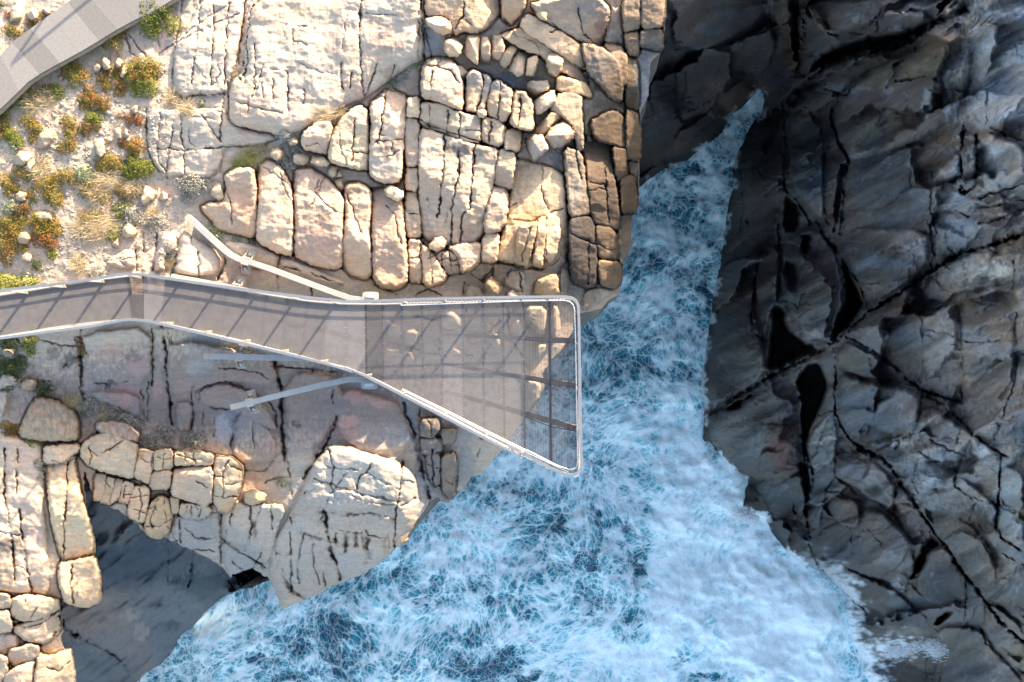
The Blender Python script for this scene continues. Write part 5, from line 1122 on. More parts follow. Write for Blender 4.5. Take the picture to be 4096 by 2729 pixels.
# bulging rock masses: tile, polygon, rise, shoulder
MASS_B = [(3, '1090,640 1300,480 1700,300 1950,120 2000,300 1960,700 1720,920 1500,1000 1250,1060 1170,1060 1080,870', 2.2, 90), (3, '2035,960 2100,880 2353,980 2353,1230 2050,1310', 1.2, 45), (3, '1940,850 2035,905 2030,1240 1960,1290 1925,1260 1935,1000', 1.4, 16),
          (3, '1740,1180 1920,1000 1925,1220 1750,1270', .8, 30), (3, '770,810 900,700 1010,900 1010,1330 1000,1500 780,1260', 1.0, 50), (3, '470,1160 600,1100 740,1000 730,1220 600,1290 480,1560', .8, 40),
          (6, '220,1000 250,700 330,200 500,60 560,220 530,600 600,790 630,1010 300,1220 200,1250', 1.6, 50), (6, '560,230 700,120 700,470 640,640 600,770 540,690', .8, 30),
          (6, '720,120 950,0 1090,190 1150,470 1050,790 870,740 770,560', 1.3, 40), (6, '1110,20 1720,20 1700,300 1320,550 1230,370', 1.3, 50), (6, '1650,360 1870,240 2100,160 2290,260 2280,400 1900,450 1830,540 1660,480', 1.3, 40), (6, '1910,460 2280,420 2290,1040 2150,1200 1940,1180', .9, 40),
          (6, '1310,600 1640,500 1670,700 1680,1080 1560,1000 1430,900 1170,740', 1.0, 40), (6, '1100,850 1160,770 1440,930 1600,1070 1310,1040 1100,950', .6, 22), (6, '1105,980 1300,1060 1660,1110 1640,1330 1500,1440 1200,1440 1100,1290', 1.8, 50),
          (6, '240,1290 540,1150 750,1000 840,1100 840,1400 860,1700 400,1700 215,1440', 1.6, 50), (6, '900,1420 1050,1250 1100,1350 1090,1600 890,1640', 1.2, 30), (6, '1680,1180 2000,1400 2200,1560 1700,1600 1500,1500 1620,1400', 1.2, 45),
          (9, '1100,-10 1240,10 1480,200 1480,410 1350,350 1090,170', 1.0, 30), (9, '1500,210 1640,400 1490,440', .8, 24), (9, '1020,300 1240,340 1250,520 1160,530 1000,420', .9, 26), (9, '880,420 1020,330 980,530 910,520', .9, 24),
          (9, '1190,470 1350,370 1600,600 1610,780 1560,900 1430,900 1000,740 960,540', 1.5, 60), (9, '1000,720 1450,930 1540,1000 1740,1180 1500,1180 1200,980', 1.0, 40), (9, '1720,690 1830,660 1950,860 1950,1100 1780,1080 1600,920', .9, 30),
          (9, '1650,390 1850,420 2050,560 2200,860 2080,960 1850,670', 1.6, 40), (9, '1910,170 2170,380 2160,540 2020,340 1900,240', 1.0, 26), (9, '1640,30 1890,170 1890,260 1640,260', .9, 26), (9, '2200,390 2353,440 2353,690 2170,560', 1.1, 26), (9, '2200,100 2353,160 2353,420 2190,380', 1.0, 26),
          (9, '1760,1190 2040,1190 2200,1400 2353,1560 2353,1700 1720,1700 1760,1400', 1.5, 50), (9, '2110,1020 2353,1200 2353,1450 2200,1360 2070,1180', 1.0, 30), (3, '0,330 300,330 560,210 640,140 700,300 640,470 300,760 0,850', 1.5, 60), (3, '0,900 180,800 340,640 420,560 380,760 300,900 100,1060 0,1090', 1.2, 40),
          (3, '880,0 1440,0 1320,160 1100,240 960,200', 1.6, 50), (3, '1450,0 1920,-30 1940,50 1700,190 1500,260 1340,200', 1.8, 40), (2, '2200,250 2353,300 2353,700 2150,800 2080,650', 1.3, 50)]
D_BASE = (.105, .094, .088); D_BLUE = (.115, .135, .165); D_RUST = (.16, .095, .055); D_BLACK = (.028, .028, .034); D_PALE = (.34, .335, .34); D_WARM = (.25, .205, .175); D_GREEN = (.085, .085, .05); D_TAN = (.28, .23, .19)
PATCH_B = [
    (3, 2230, 500, 300, 650, (.33, .33, .34), .95), (3, 2300, 1100, 300, 400, (.32, .31, .31), .9), (3, 1900, 1300, 160, 260, (.27, .28, .30), .85), (6, 2000, 100, 250, 100, (.27, .28, .30), .7), (6, 2130, 750, 450, 620, (.29, .24, .21), .95), (6, 1800, 900, 160, 300, (.23, .215, .21), .8),
    (6, 2000, 350, 300, 140, (.27, .255, .24), .8), (6, 1500, 800, 260, 200, (.16, .15, .15), .7), (6, 1350, 1250, 260, 160, (.14, .15, .17), .8), (6, 1580, 1250, 60, 160, (.22, .19, .185), .8), (6, 1950, 1400, 300, 150, (.25, .22, .21), .8), (9, 2000, 150, 420, 250, (.25, .24, .24), .85),
    (9, 2280, 500, 160, 400, (.26, .28, .30), .8), (9, 1750, 200, 200, 180, (.22, .23, .24), .8), (9, 1900, 600, 300, 130, D_TAN, .8), (9, 2150, 800, 200, 100, D_TAN, .8), (9, 2250, 1300, 200, 200, (.23, .20, .18), .7), (9, 1300, 200, 250, 150, (.18, .17, .17), .7), (9, 1180, 440, 120, 60, (.26, .18, .15), .7),
    (9, 450, 130, 280, 200, (.20, .185, .17), .8), (6, 400, 1450, 240, 150, (.20, .20, .19), .8), (6, 720, 1480, 100, 120, (.20, .12, .10), .7), (9, 740, 70, 80, 90, (.20, .12, .10), .7), (6, 1000, 1430, 90, 160, (.22, .23, .22), .7), (9, 950, 80, 80, 90, (.22, .23, .22), .6), (9, 980, 300, 120, 160, (.13, .16, .18), .7),
    (9, 720, 330, 130, 120, (.13, .16, .18), .6), (9, 1300, 450, 300, 180, (.16, .135, .12), .7), (9, 1650, 600, 200, 160, (.10, .085, .09), .6), (9, 1500, 750, 130, 60, D_PALE, .35), (9, 1480, 930, 60, 60, D_PALE, .8), (9, 1850, 900, 200, 160, D_BLACK, .75), (9, 1150, 700, 120, 80, (.055, .07, .10), .7), (9, 1250, 950, 150, 110, (.10, .09, .065), .6),
    (9, 1600, 1050, 200, 60, (.14, .16, .18), .6), (9, 1550, 1230, 150, 35, (.22, .20, .17), .8), (9, 1550, 1120, 90, 60, D_BLACK, .4), (9, 1650, 1130, 160, 90, (.06, .06, .07), .6), (9, 1900, 1400, 160, 160, (.11, .105, .095), .7), (9, 2000, 1480, 100, 80, (.05, .05, .06), .6), (9, 1300, 1500, 160, 120, (.07, .08, .11), .7),
    (6, 350, 600, 90, 400, (.14, .12, .12), .7), (6, 480, 500, 110, 110, (.17, .13, .11), .6), (6, 560, 130, 60, 110, (.17, .11, .085), .5), (6, 480, 950, 160, 120, (.17, .165, .15), .7), (6, 250, 1150, 60, 90, (.20, .19, .18), .6), (6, 800, 350, 100, 160, D_BLACK, .5), (6, 920, 120, 160, 130, D_BLACK, .6), (6, 750, 850, 90, 60, (.05, .04, .02), .7),  # blacks over the two upper recesses paint in their darkness
    (6, 920, 740, 160, 30, (.26, .25, .24), .7), (6, 760, 510, 110, 25, (.20, .22, .21), .6), (6, 1000, 570, 70, 60, (.11, .13, .13), .6), (6, 1500, 100, 220, 90, (.18, .15, .14), .6), (6, 1300, 130, 130, 100, D_BLACK, .5), (6, 1600, 180, 130, 60, (.28, .27, .28), .75), (6, 1370, 250, 160, 50, (.16, .19, .23), .7), (6, 1500, 260, 200, 40, D_BLUE, .6),
    (6, 1500, 210, 90, 40, D_BLACK, .6), (6, 1450, 430, 160, 50, (.21, .195, .20), .7), (6, 1550, 560, 130, 60, D_RUST, .5), (6, 1510, 690, 90, 60, (.08, .085, .11), .6), (6, 1200, 900, 90, 70, D_GREEN, .4), (6, 2130, 400, 260, 45, (.07, .06, .055), .85), (6, 1720, 450, 110, 60, (.30, .285, .27), .8), (6, 2080, 300, 160, 50, (.33, .325, .30), .7),
    (6, 1980, 590, 110, 60, (.26, .21, .17), .6), (6, 2150, 900, 200, 150, (.24, .25, .27), .6), (6, 1900, 30, 160, 60, (.24, .27, .31), .6), (6, 2250, 90, 140, 70, (.16, .12, .09), .6), (6, 1450, 1470, 130, 22, (.36, .38, .40), .8), (6, 1450, 1540, 130, 30, D_BLACK, .7), (6, 2330, 1400, 60, 160, (.12, .14, .17), .7), (6, 2190, 1400, 60, 120, (.16, .19, .22), .5),
    (3, 560, 620, 110, 60, D_RUST, .9), (3, 430, 700, 90, 80, (.20, .11, .05), .95), (3, 300, 660, 110, 90, (.17, .12, .11), .9), (3, 120, 800, 160, 90, (.14, .11, .10), .8), (3, 50, 950, 90, 60, D_RUST, .6), (3, 230, 880, 60, 90, (.10, .09, .08), .6), (3, 800, 300, 60, 200, (.12, .075, .055), .7), (3, 700, 520, 110, 90, (.06, .05, .075), .8),
    (2, 2150, 1100, 90, 110, D_RUST, .6), (2, 2250, 1000, 100, 60, D_RUST, .5), (2, 2100, 950, 80, 60, (.12, .12, .10), .6), (2, 2200, 600, 130, 300, (.04, .045, .05), .6), (3, 100, 100, 160, 130, (.10, .075, .065), .6), (3, 520, 80, 130, 130, (.11, .11, .125), .7), (3, 150, 360, 160, 30, (.20, .20, .21), .5), (3, 250, 200, 110, 30, D_BLUE, .5),
    (3, 1150, 120, 110, 30, (.13, .15, .165), .6), (3, 1000, 100, 110, 90, (.13, .09, .075), .6), (3, 1450, 150, 130, 80, (.12, .11, .11), .6), (3, 1700, 130, 100, 60, (.12, .14, .165), .5), (3, 1200, 230, 110, 30, (.16, .12, .10), .4), (3, 1150, 590, 160, 30, (.25, .24, .24), .7), (3, 1430, 560, 30, 60, (.27, .265, .27), .6), (3, 1500, 450, 330, 130, (.095, .085, .06), .8), (3, 1650, 380, 200, 110, (.10, .085, .06), .7),
    (3, 1850, 280, 200, 90, (.13, .10, .085), .7), (3, 1500, 820, 200, 110, (.15, .125, .10), .6), (3, 1290, 880, 90, 60, D_GREEN, .5), (3, 1400, 800, 30, 110, D_BLACK, .7), (3, 1700, 700, 30, 90, (.32, .32, .34), .7), (3, 1830, 620, 25, 200, (.24, .27, .31), .7), (3, 1895, 700, 16, 110, (.22, .26, .31), .7), (3, 1200, 1040, 70, 50, (.27, .25, .25), .7), (3, 1100, 1000, 30, 60, (.17, .16, .15), .6),
    (3, 1400, 1200, 230, 160, (.07, .08, .10), .7), (3, 900, 1100, 130, 260, (.04, .055, .065), .7), (3, 800, 800, 60, 60, (.16, .13, .11), .5), (3, 870, 960, 60, 130, (.12, .14, .14), .4), (3, 1600, 1130, 25, 120, (.20, .22, .25), .6), (3, 1750, 1080, 160, 60, (.10, .07, .05), .8), (3, 1900, 940, 160, 45, (.11, .075, .055), .85), (3, 2200, 900, 160, 35, (.12, .09, .07), .8),
    (3, 2230, 830, 90, 35, (.16, .14, .13), .6), (3, 2200, 940, 110, 25, (.30, .20, .16), .5), (3, 2150, 1330, 200, 28, (.075, .055, .05), .9), (3, 2220, 1400, 200, 26, (.08, .06, .055), .85), (3, 2200, 1480, 220, 26, (.08, .06, .055), .85), (3, 1840, 1440, 120, 24, (.08, .065, .06), .85), (3, 1830, 1260, 100, 22, (.09, .075, .07), .8), (3, 1990, 880, 60, 40, (.07, .06, .055), .8),
    (3, 1980, 920, 60, 14, (.30, .32, .36), .9), (3, 2140, 150, 160, 60, (.13, .12, .125), .6), (3, 2280, 60, 60, 30, (.36, .33, .32), .6), (3, 2150, 480, 60, 130, (.16, .17, .185), .5), (3, 2250, 650, 90, 160, (.33, .34, .37), .6), (3, 600, 1150, 110, 200, (.085, .06, .055), .7), (3, 650, 1400, 100, 160, (.12, .085, .075), .7), (3, 1060, 1450, 40, 90, D_RUST, .5), (3, 1190, 1420, 60, 160, (.16, .12, .10), .5),
    (3, 1450, 1450, 180, 90, (.15, .17, .19), .6), (3, 1650, 1350, 80, 120, (.15, .17, .20), .6),
]


def cliff():
    st = 4.2
    gx = np.arange(2300, 4230, st); gy = np.arange(-130, 2860, st)
    gx = np.concatenate([np.arange(1950, 2300, 25), gx, np.arange(4240, 5300, 40)]); gy = np.concatenate([np.arange(-1600, -140, 40), gy, np.arange(2870, 3700, 40)])
    PX, PY = np.meshgrid(gx, gy)
    pol = densify(POLY_B, 10, 2.6, 15)
    SD = coarse_sd(gx, gy, pol)
    mask = SD > -14
    FB = Field(B_PTS, 1900, 5400, -1700, 3800, lam=.0003)
    Z = FB(PX, PY)
    near = sstep(0, 60, SD)
    tone = np.ones(PX.shape); fr = random.Random(5)
    # rock masses
    for i, (t, s, rise, r) in enumerate(MASS_B):
        P = densify(chaikin(SP(t, s), 1), 18, 5.0, 500 + i)
        xs = [p[0] for p in P]; ys = [p[1] for p in P]
        sel = np.where((PX > min(xs) - 5) & (PX < max(xs) + 5) & (PY > min(ys) - 5) & (PY < max(ys) + 5))
        if len(sel[0]) == 0: continue
        d = poly_sd(PX[sel], PY[sel], P)
        t_ = np.clip(d / r, 0, 1)
        t_ = np.clip(d / (r * .38), 0, 1)
        cx, cy = sum(xs) / len(xs), sum(ys) / len(ys)
        R_ = max(max(xs) - min(xs), max(ys) - min(ys)) / 2
        an = fr.uniform(0, 6.28); tl = ((PX[sel] - cx) * math.cos(an) + (PY[sel] - cy) * math.sin(an)) / R_ * rise * .75
        for k in range(2):
            a2 = fr.uniform(0, 6.28); pl = ((PX[sel] - cx) * math.cos(a2) + (PY[sel] - cy) * math.sin(a2)) / R_ - fr.uniform(0, .4) + fbm(PX[sel] / 70, PY[sel] / 70, 2, i + k) * .1
            tl = tl - np.clip(pl, 0, 1) * rise * fr.uniform(.8, 1.8)
        Z[sel] += np.where(d > 0, np.sqrt(np.clip(1 - (1 - t_) ** 2.2, 0, 1)) * (rise * 1.1 + tl), 0) * near[sel]
        tone[sel] *= np.where(d > 0, 1 + (fr.uniform(-.30, .45)) * sstep(0, 6, d), 1)
    for i, (t, s, dep, r) in enumerate(VOID_B):
        P = densify(chaikin(SP(t, s), 1), 18, 7.0, 600 + i)
        xs = [p[0] for p in P]; ys = [p[1] for p in P]
        sel = np.where((PX > min(xs) - 5) & (PX < max(xs) + 5) & (PY > min(ys) - 5) & (PY < max(ys) + 5))
        if len(sel[0]) == 0: continue
        d = poly_sd(PX[sel], PY[sel], P)
        Z[sel] -= sstep(0, r * .7, d) * dep * 1.8 * near[sel]
    ux, uy = PX * .86 - PY * .5, PX * .5 + PY * .86
    N = fbm(ux / 420, uy / 170, 3, 201) * 1.7 + fbm(ux / 150, uy / 70, 2, 203) * .18 + fbm(PX / 46, PY / 40, 2, 205) * .06
    N += (np.floor((fbm(ux / 300, uy / 110, 3, 207) * 5)) / 5) * .5
    N += ridge(PX / 70, PY / 260, 2, 209) ** 4 * -.2
    Z += N * (.12 + .88 * near)
    # joint bounded facets with sharp arrises
    ns = 85
    sx = np.array([fr.uniform(2350, 4250) for _ in range(ns)]); sy = np.array([fr.uniform(-150, 2900) for _ in range(ns)])
    off = np.array([fr.uniform(-.55, .55) for _ in range(ns)]); tx = np.array([fr.gauss(0, .006) for _ in range(ns)]); ty = np.array([fr.gauss(0, .006) for _ in range(ns)]); tn = np.array([fr.uniform(.74, 1.32) for _ in range(ns)])
    qx = PX + fbm(PX / 110, PY / 110, 3, 240) * 45; qy = PY + fbm(PX / 110, PY / 110, 3, 241) * 45
    d1 = np.full(PX.shape, 1e12); d2 = d1.copy(); i1 = np.zeros(PX.shape, int); i2 = i1.copy()
    for k in range(ns):
        vx = qx - sx[k]; vy = qy - sy[k]
        d = np.hypot((vx * .86 - vy * .5) * .62, (vx * .5 + vy * .86) * 1.25)
        c1 = d < d1; c2 = (~c1) & (d < d2)
        d2 = np.where(c1, d1, np.where(c2, d, d2)); i2 = np.where(c1, i1, np.where(c2, k, i2))
        d1 = np.where(c1, d, d1); i1 = np.where(c1, k, i1)
    def cell(i): return off[i] + (PX - sx[i]) * tx[i] + (PY - sy[i]) * ty[i]
    wq = .5 + .5 * sstep(0, 9, d2 - d1)
    Z += (cell(i1) * wq + cell(i2) * (1 - wq)) * near * 1.15
    tone = tone * (tn[i1] * wq + tn[i2] * (1 - wq))
    dirt = np.zeros(PX.shape)
    Z = carve(PX, PY, Z, CR_B, 0, 1.15, dirt, .5)
    Z = np.maximum(Z, np.minimum(SD, 70) * .035 - .1)
    Z = np.minimum(Z, -1.9 + (SD + 14) * .13)
    # the far rim stays low enough for the morning sun to reach the headland
    s_ = (H - Z) / FP; X_ = (PX - 2048) * s_; Y_ = -(PY - 1364.5) * s_
    along_ = X_ * .571 + Y_ * .821; lat_ = -X_ * .821 + Y_ * .571
    lim = 28.65 + .344 * (along_ - 16.2) + (1 - sstep(-8.2, -6.2, lat_)) * 30
    lim = lim + .13 * np.clip(along_ - 17.5, 0, 8)
    Z = np.minimum(Z, lim)
    Z = np.clip(Z, -2, 39.5)
    cols = paint(PX, PY, D_BASE, PATCH_B, 4)
    hue = fbm(PX / 120, PY / 90, 4, 211)[..., None]
    cols = cols * (1 + np.array([.20, .0, -.22]) * np.clip(hue, -1, 1))
    big = fbm(ux / 190, uy / 60, 5, 213)
    cols = cols * ((1 + .45 * np.clip(big, -1, 1)) * tone)[..., None]
    vein = np.exp(-(np.abs(fbm(ux / 220, uy / 160, 3, 215)) / .012) ** 2) * (fbm(PX / 150, PY / 150, 2, 217) > .12)
    cols = cols + vein[..., None] * .10
    cols = cols * (1 - .6 * dirt[..., None])
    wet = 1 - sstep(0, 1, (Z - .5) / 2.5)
    cols = cols * (1 - .6 * wet[..., None]) * np.array([.85, .83, .81]) * (.55 + .45 * sstep(60, 420, SD))[..., None] * (1 + .35 * sstep(3500, 4100, PX) * (1 - sstep(1500, 2600, PY)))[..., None]  # darker by the channel; lighter right edge paints in its wider sky light
    fx_, fy_ = S(9, 1300, 1350)
    reg = np.clip(1.35 - np.hypot((PX - fx_) / 330, (PY - fy_) / 420), 0, 1)
    film = (1 - sstep(10, 95, SD + fbm(PX / 50, PY / 26, 4, 230) * 90)) * reg
    film = np.maximum(film, (1 - sstep(0, 14, SD - 8 + fbm(PX / 16, PY / 16, 3, 231) * 16)) * .8 * sstep(-.1, .25, fbm(PX / 90, PY / 90, 3, 233)))
    sx_, sy_ = S(9, 1470, 1340)
    film = np.maximum(film, (1 - sstep(.1, 1.2, np.hypot((PX - sx_) / 95, (PY - sy_) / 52) + fbm(PX / 46, PY / 14, 4, 232) * 1.3)) * .9)
    film = film[..., None] * .85
    cols = cols * (1 - film) + np.array([.74, .80, .84]) * film
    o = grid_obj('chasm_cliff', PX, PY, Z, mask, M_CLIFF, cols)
    tag(o, 'dark fractured sea cliff in shade across the narrow channel', 'cliff', kind='structure')


cliff()

# ================================================================ SEA
# foam amount: tile, x, y, rx, ry, value (0 open water .. 1 solid white), strength
FOAM = [
    (8, 1130, 270, 110, 60, .12, .8), (8, 1000, 330, 90, 40, .2, .6), (8, 1520, 510, 110, 60, .12, .85), (8, 1300, 620, 110, 60, .22, .7), (8, 1670, 740, 120, 130, .05, .85), (8, 1830, 500, 150, 50, .12, .85), (8, 1450, 850, 130, 90, .15, .8), (8, 2020, 830, 60, 120, .06, .9),
    (8, 1900, 860, 110, 100, .35, .6), (8, 900, 1270, 160, 110, .05, .8), (8, 1050, 1480, 190, 110, .0, .95), (8, 1130, 1400, 110, 60, .02, .9), (8, 1300, 1550, 130, 50, .05, .9), (8, 50, 1200, 160, 90, .08, .8), (8, 70, 1450, 200, 110, .05, .8), (8, 930, 920, 130, 60, .12, .8), (8, 300, 890, 160, 50, .12, .7),
    (8, 640, 880, 60, 60, .1, .8), (8, 420, 830, 100, 50, .15, .7), (8, 1080, 1020, 60, 50, .12, .8), (8, 780, 1500, 200, 80, .12, .7), (8, 1250, 1110, 80, 40, .12, .7), (8, 500, 1150, 110, 100, .35, .4), (8, 1950, 1110, 70, 60, .18, .7), (8, 1800, 930, 110, 90, .45, .5),
    (7, 2200, 1200, 160, 90, .06, .85), (7, 2080, 1320, 220, 90, .05, .8), (7, 1850, 1250, 110, 50, .15, .6), (7, 1780, 1450, 160, 70, .1, .7), (7, 1980, 1540, 220, 60, .08, .8), (7, 1500, 1180, 160, 60, .6, .7), (7, 1180, 1480, 120, 60, .5, .6), (7, 1750, 1130, 220, 50, .72, .6), (7, 1500, 1350, 110, 60, .3, .4),
    (5, 1760, 1150, 90, 40, .05, .85), (5, 2250, 980, 160, 50, .14, .7), (5, 1720, 760, 60, 100, .1, .8), (5, 1850, 620, 70, 60, .3, .5), (5, 2150, 250, 60, 140, .12, .6), (5, 2000, 350, 70, 60, .2, .6), (5, 2310, 600, 40, 100, .1, .7), (5, 2050, 1180, 120, 40, .2, .6), (5, 2080, 720, 160, 110, .5, .5), (5, 2000, 560, 200, 90, .52, .6),
    (5, 2150, 70, 200, 90, .68, .6), (5, 2200, 420, 160, 50, .66, .6), (5, 2050, 1350, 330, 160, .72, .7), (5, 2250, 1150, 120, 60, .75, .6), (5, 1700, 1480, 40, 60, .5, .5), (8, 2050, 130, 200, 130, .5, .6), (8, 1780, 130, 100, 90, .4, .6), (8, 1400, 180, 160, 70, .62, .6), (8, 640, 740, 90, 80, .95, .8), (8, 1610, 480, 60, 40, .95, .8), (8, 800, 640, 160, 60, .66, .5),
    (8, 1200, 400, 200, 70, .5, .6), (8, 800, 300, 90, 50, .45, .6), (8, 480, 1080, 60, 60, .95, .5), (8, 800, 1130, 110, 60, .5, .6), (8, 1450, 1250, 160, 130, .7, .6), (8, 1750, 1350, 200, 200, .82, .7), (8, 1600, 1050, 110, 90, .6, .6), (8, 2200, 1100, 130, 600, .93, .85), (8, 2250, 500, 180, 400, .85, .85), (8, 1950, 1450, 300, 160, .9, .7), (8, 2290, 1430, 60, 50, .5, .6), (8, 2300, 1250, 90, 100, .97, .7),
    (3, 540, 680, 40, 100, .72, .8), (3, 380, 1000, 60, 90, .78, .7), (3, 200, 1100, 90, 60, .5, .6), (3, 130, 1170, 70, 60, .15, .8), (3, 60, 1350, 80, 100, .14, .8), (3, 250, 1250, 90, 130, .85, .7), (3, 100, 1260, 130, 30, .8, .6), (3, 300, 1450, 60, 110, .68, .6), (3, 170, 1480, 80, 60, .2, .6), (3, 20, 1200, 40, 60, .75, .6), (3, 400, 820, 50, 50, .9, .7),
    (6, 150, 80, 130, 90, .6, .6), (6, 250, 180, 60, 60, .85, .7), (6, 60, 100, 70, 40, .85, .6), (6, 130, 330, 110, 90, .3, .6), (6, 240, 480, 50, 160, .06, .9), (6, 200, 650, 60, 160, .2, .7), (6, 60, 560, 90, 60, .45, .6), (6, 100, 700, 90, 90, .5, .6), (6, 80, 980, 40, 60, .15, .7), (6, 120, 880, 70, 60, .55, .6), (6, 100, 1150, 110, 120, .88, .8), (6, 80, 1400, 130, 200, .9, .8), (2, 2300, 1350, 90, 160, .3, .5), (2, 2150, 1400, 100, 130, .28, .6), (2, 2280, 1180, 40, 50, .35, .5),
    (9, 200, 150, 330, 130, .93, .9), (9, 300, 300, 200, 130, .85, .8), (9, 400, 430, 110, 60, .75, .6), (9, 200, 500, 250, 160, .8, .8), (9, 450, 600, 220, 130, .9, .85), (9, 600, 850, 350, 200, 1.0, .95), (9, 850, 1150, 350, 330, 1.0, 1), (9, 400, 1250, 400, 330, .97, .9), (9, 100, 900, 260, 300, .92, .9), (9, 230, 1400, 100, 90, .55, .8), (9, 60, 1400, 90, 60, .3, .7), (9, 250, 1545, 140, 40, .05, .9),
    (9, 330, 1430, 50, 90, .6, .5), (9, 800, 1500, 400, 160, 1.0, .9), (9, 100, 1250, 160, 90, .72, .6), (9, 290, 440, 60, 110, .55, .6), (9, 620, 780, 90, 40, .75, .6), (9, 820, 830, 70, 30, .62, .6), (9, 100, 250, 120, 60, .7, .5),
]


def sea():
    st = 9
    gx = np.concatenate([np.arange(-3000, 480, 60), np.arange(480, 3700, st), np.arange(3700, 7000, 60)])
    gy = np.concatenate([np.arange(-2500, 300, 60), np.arange(300, 2780, st), np.arange(2780, 5200, 60)])
    PX, PY = np.meshgrid(gx, gy)
    X = (PX - 2048) * H / FP; Y = -(PY - 1364.5) * H / FP
    f = np.full(PX.shape, .45) + .26 * fbm(X / 6, Y / 5, 3, 400)
    wx = fbm(PX / 70, PY / 70, 4, 401) * 50; wy = fbm(PX / 70, PY / 70, 4, 402) * 50
    for t, x, y, rx, ry, v, s in FOAM:
        cx, cy = S(t, x, y)
        d = np.hypot((PX + wx - cx) / (rx * K), (PY + wy - cy) / (ry * K))
        w = (1 - sstep(.35, 1.35, d)) * s
        f = f * (1 - w) + v * w
    sm = sstep(.82, 1.0, f)
    ampl = .35 + .5 * sm * 0
    Z = fbm(X / 8, Y / 7, 4, 410) * .8 + ridge(X / 3.2 + fbm(X / 4, Y / 4, 2, 411), Y / 2.4, 3, 412) * .10 + fbm(X / .9, Y / .9, 3, 413) * .14
    Z += sm * (.4 + fbm(X / 3, Y / 3, 3, 414) * .28) + f * .25 - .35
    Z = np.clip(Z, -.45, 1.6)
    co_mask = np.ones(PX.shape, bool)
    co = np.stack([X.ravel(), Y.ravel(), Z.ravel()], 1)
    n, m = PX.shape
    idx = np.arange(n * m).reshape(n, m)
    q = np.stack([idx[:-1, :-1].ravel(), idx[1:, :-1].ravel(), idx[1:, 1:].ravel(), idx[:-1, 1:].ravel()], 1)
    M = NT('foaming_sea')
    A = M.n('ShaderNodeAttribute', attribute_name='foam').outputs['Fac']
    p0 = M.pos()
    fl = M.n('ShaderNodeAttribute', attribute_name='flow').outputs['Vector']
    def warp(vec, sc_, amt, det=5):
        nz = M.n('ShaderNodeTexNoise'); M.l(vec, nz.inputs['Vector']); nz.inputs['Scale'].default_value = sc_; nz.inputs['Detail'].default_value = det; nz.inputs['Roughness'].default_value = .6
        sub = M.n('ShaderNodeVectorMath', operation='SUBTRACT'); M.l(nz.outputs['Color'], sub.inputs[0]); sub.inputs[1].default_value = (.5, .5, .5)
        s2 = M.n('ShaderNodeVectorMath', operation='SCALE'); M.l(sub.outputs[0], s2.inputs[0]); s2.inputs['Scale'].default_value = amt
        ad = M.n('ShaderNodeVectorMath', operation='ADD'); M.l(vec, ad.inputs[0]); M.l(s2.outputs[0], ad.inputs[1])
        return ad.outputs[0]
    p = warp(fl, .6, 1.5, 4)
    pf = warp(fl, 1.3, .5, 3)
    n1 = M.noise(p, .40, 6, .62); n2 = M.noise(p, 1.6, 5, .62, .5); n3 = M.noise(fl, .2, 4, .6)
    A2 = M.math('ADD', A, M.math('MULTIPLY', M.math('SUBTRACT', n1, .5), 1.15))
    A2 = M.math('ADD', A2, M.math('MULTIPLY', M.math('SUBTRACT', n2, .5), .45))
    def web(vec, scale, w0, w1, gain):
        d = M.vor(vec, scale, 'DISTANCE_TO_EDGE')
        w = M.mapr(A2, .05, 1.0, w0, w1)
        t = M.math('DIVIDE', d, w)
        l = M.math('SUBTRACT', 1.0, t, True)
        return M.math('SUBTRACT', 1.0, M.math('MULTIPLY', M.math('POWER', l, .8), gain))
    inv = M.math('MULTIPLY', M.math('MULTIPLY', web(p, .42, .03, .17, .75), web(p, 1.0, .045, .22, .70)), web(pf, 2.4, .06, .32, .55))
    solid = M.mapr(A2, .62, 1.05)
    inv = M.math('MULTIPLY', inv, M.math('SUBTRACT', 1.0, solid))
    lace = M.math('SUBTRACT', 1.0, inv, True)
    gate = M.mapr(A2, -.15, .5, .25, 1.0)
    lace = M.math('MULTIPLY', lace, gate)
    milk = M.mapr(A2, -.05, .80)
    deep = M.mix(M.mapr(milk, 0, .4), (.005, .065, .105), (.015, .20, .255))
    body = M.mix(M.mapr(milk, .25, 1.0), deep, (.24, .57, .62))
    fine = M.mapr(M.noise(pf, 6, 4, .75), .35, .7, .80, 1.0)
    lace2 = M.math('MULTIPLY', lace, fine)
    white = M.mix(M.mapr(n2, .3, .7), (.82, .89, .88), (.96, .98, .95))
    c = M.mix(lace2, body, white)
    M.l(c, M.b.inputs['Base Color'])
    M.l(M.mapr(lace, 0, 1, .22, .9), M.b.inputs['Roughness'])
    M.b.inputs['IOR'].default_value = 1.33
    M.b.inputs['Specular IOR Level'].default_value = .4
    hb = M.math('ADD', M.math('MULTIPLY', lace, .25), M.math('ADD', M.math('MULTIPLY', M.noise(p0, .8, 5, .55), 1.0), M.math('MULTIPLY', M.noise(p0, 3.5, 4, .6), .3)))
    M.bump(hb, .7, .2)
    o = mesh_np('sea', co, q, M.m, extra={'foam': f.ravel()})
    # surface drift: swirls and streaks follow the surge out of the gap
    ang = .9 + fbm(X / 16, Y / 16, 2, 430) * 1.2
    sx = X + fbm(X / 9, Y / 9, 2, 431) * 2.2; sy = Y + fbm(X / 9, Y / 9, 2, 432) * 2.2
    U = (sx * np.cos(.95) + sy * np.sin(.95)); V = (-sx * np.sin(.95) + sy * np.cos(.95)) * .74
    U = U * .92; V = V * 1.42
    at = o.data.attributes.new('flow', 'FLOAT_VECTOR', 'POINT')
    at.data.foreach_set('vector', np.stack([U.ravel(), V.ravel(), Z.ravel() * .4], 1).astype(np.float32).ravel())
    tag(o, 'turquoise and white churning sea foam filling the chasm', 'sea', kind='structure')


sea()


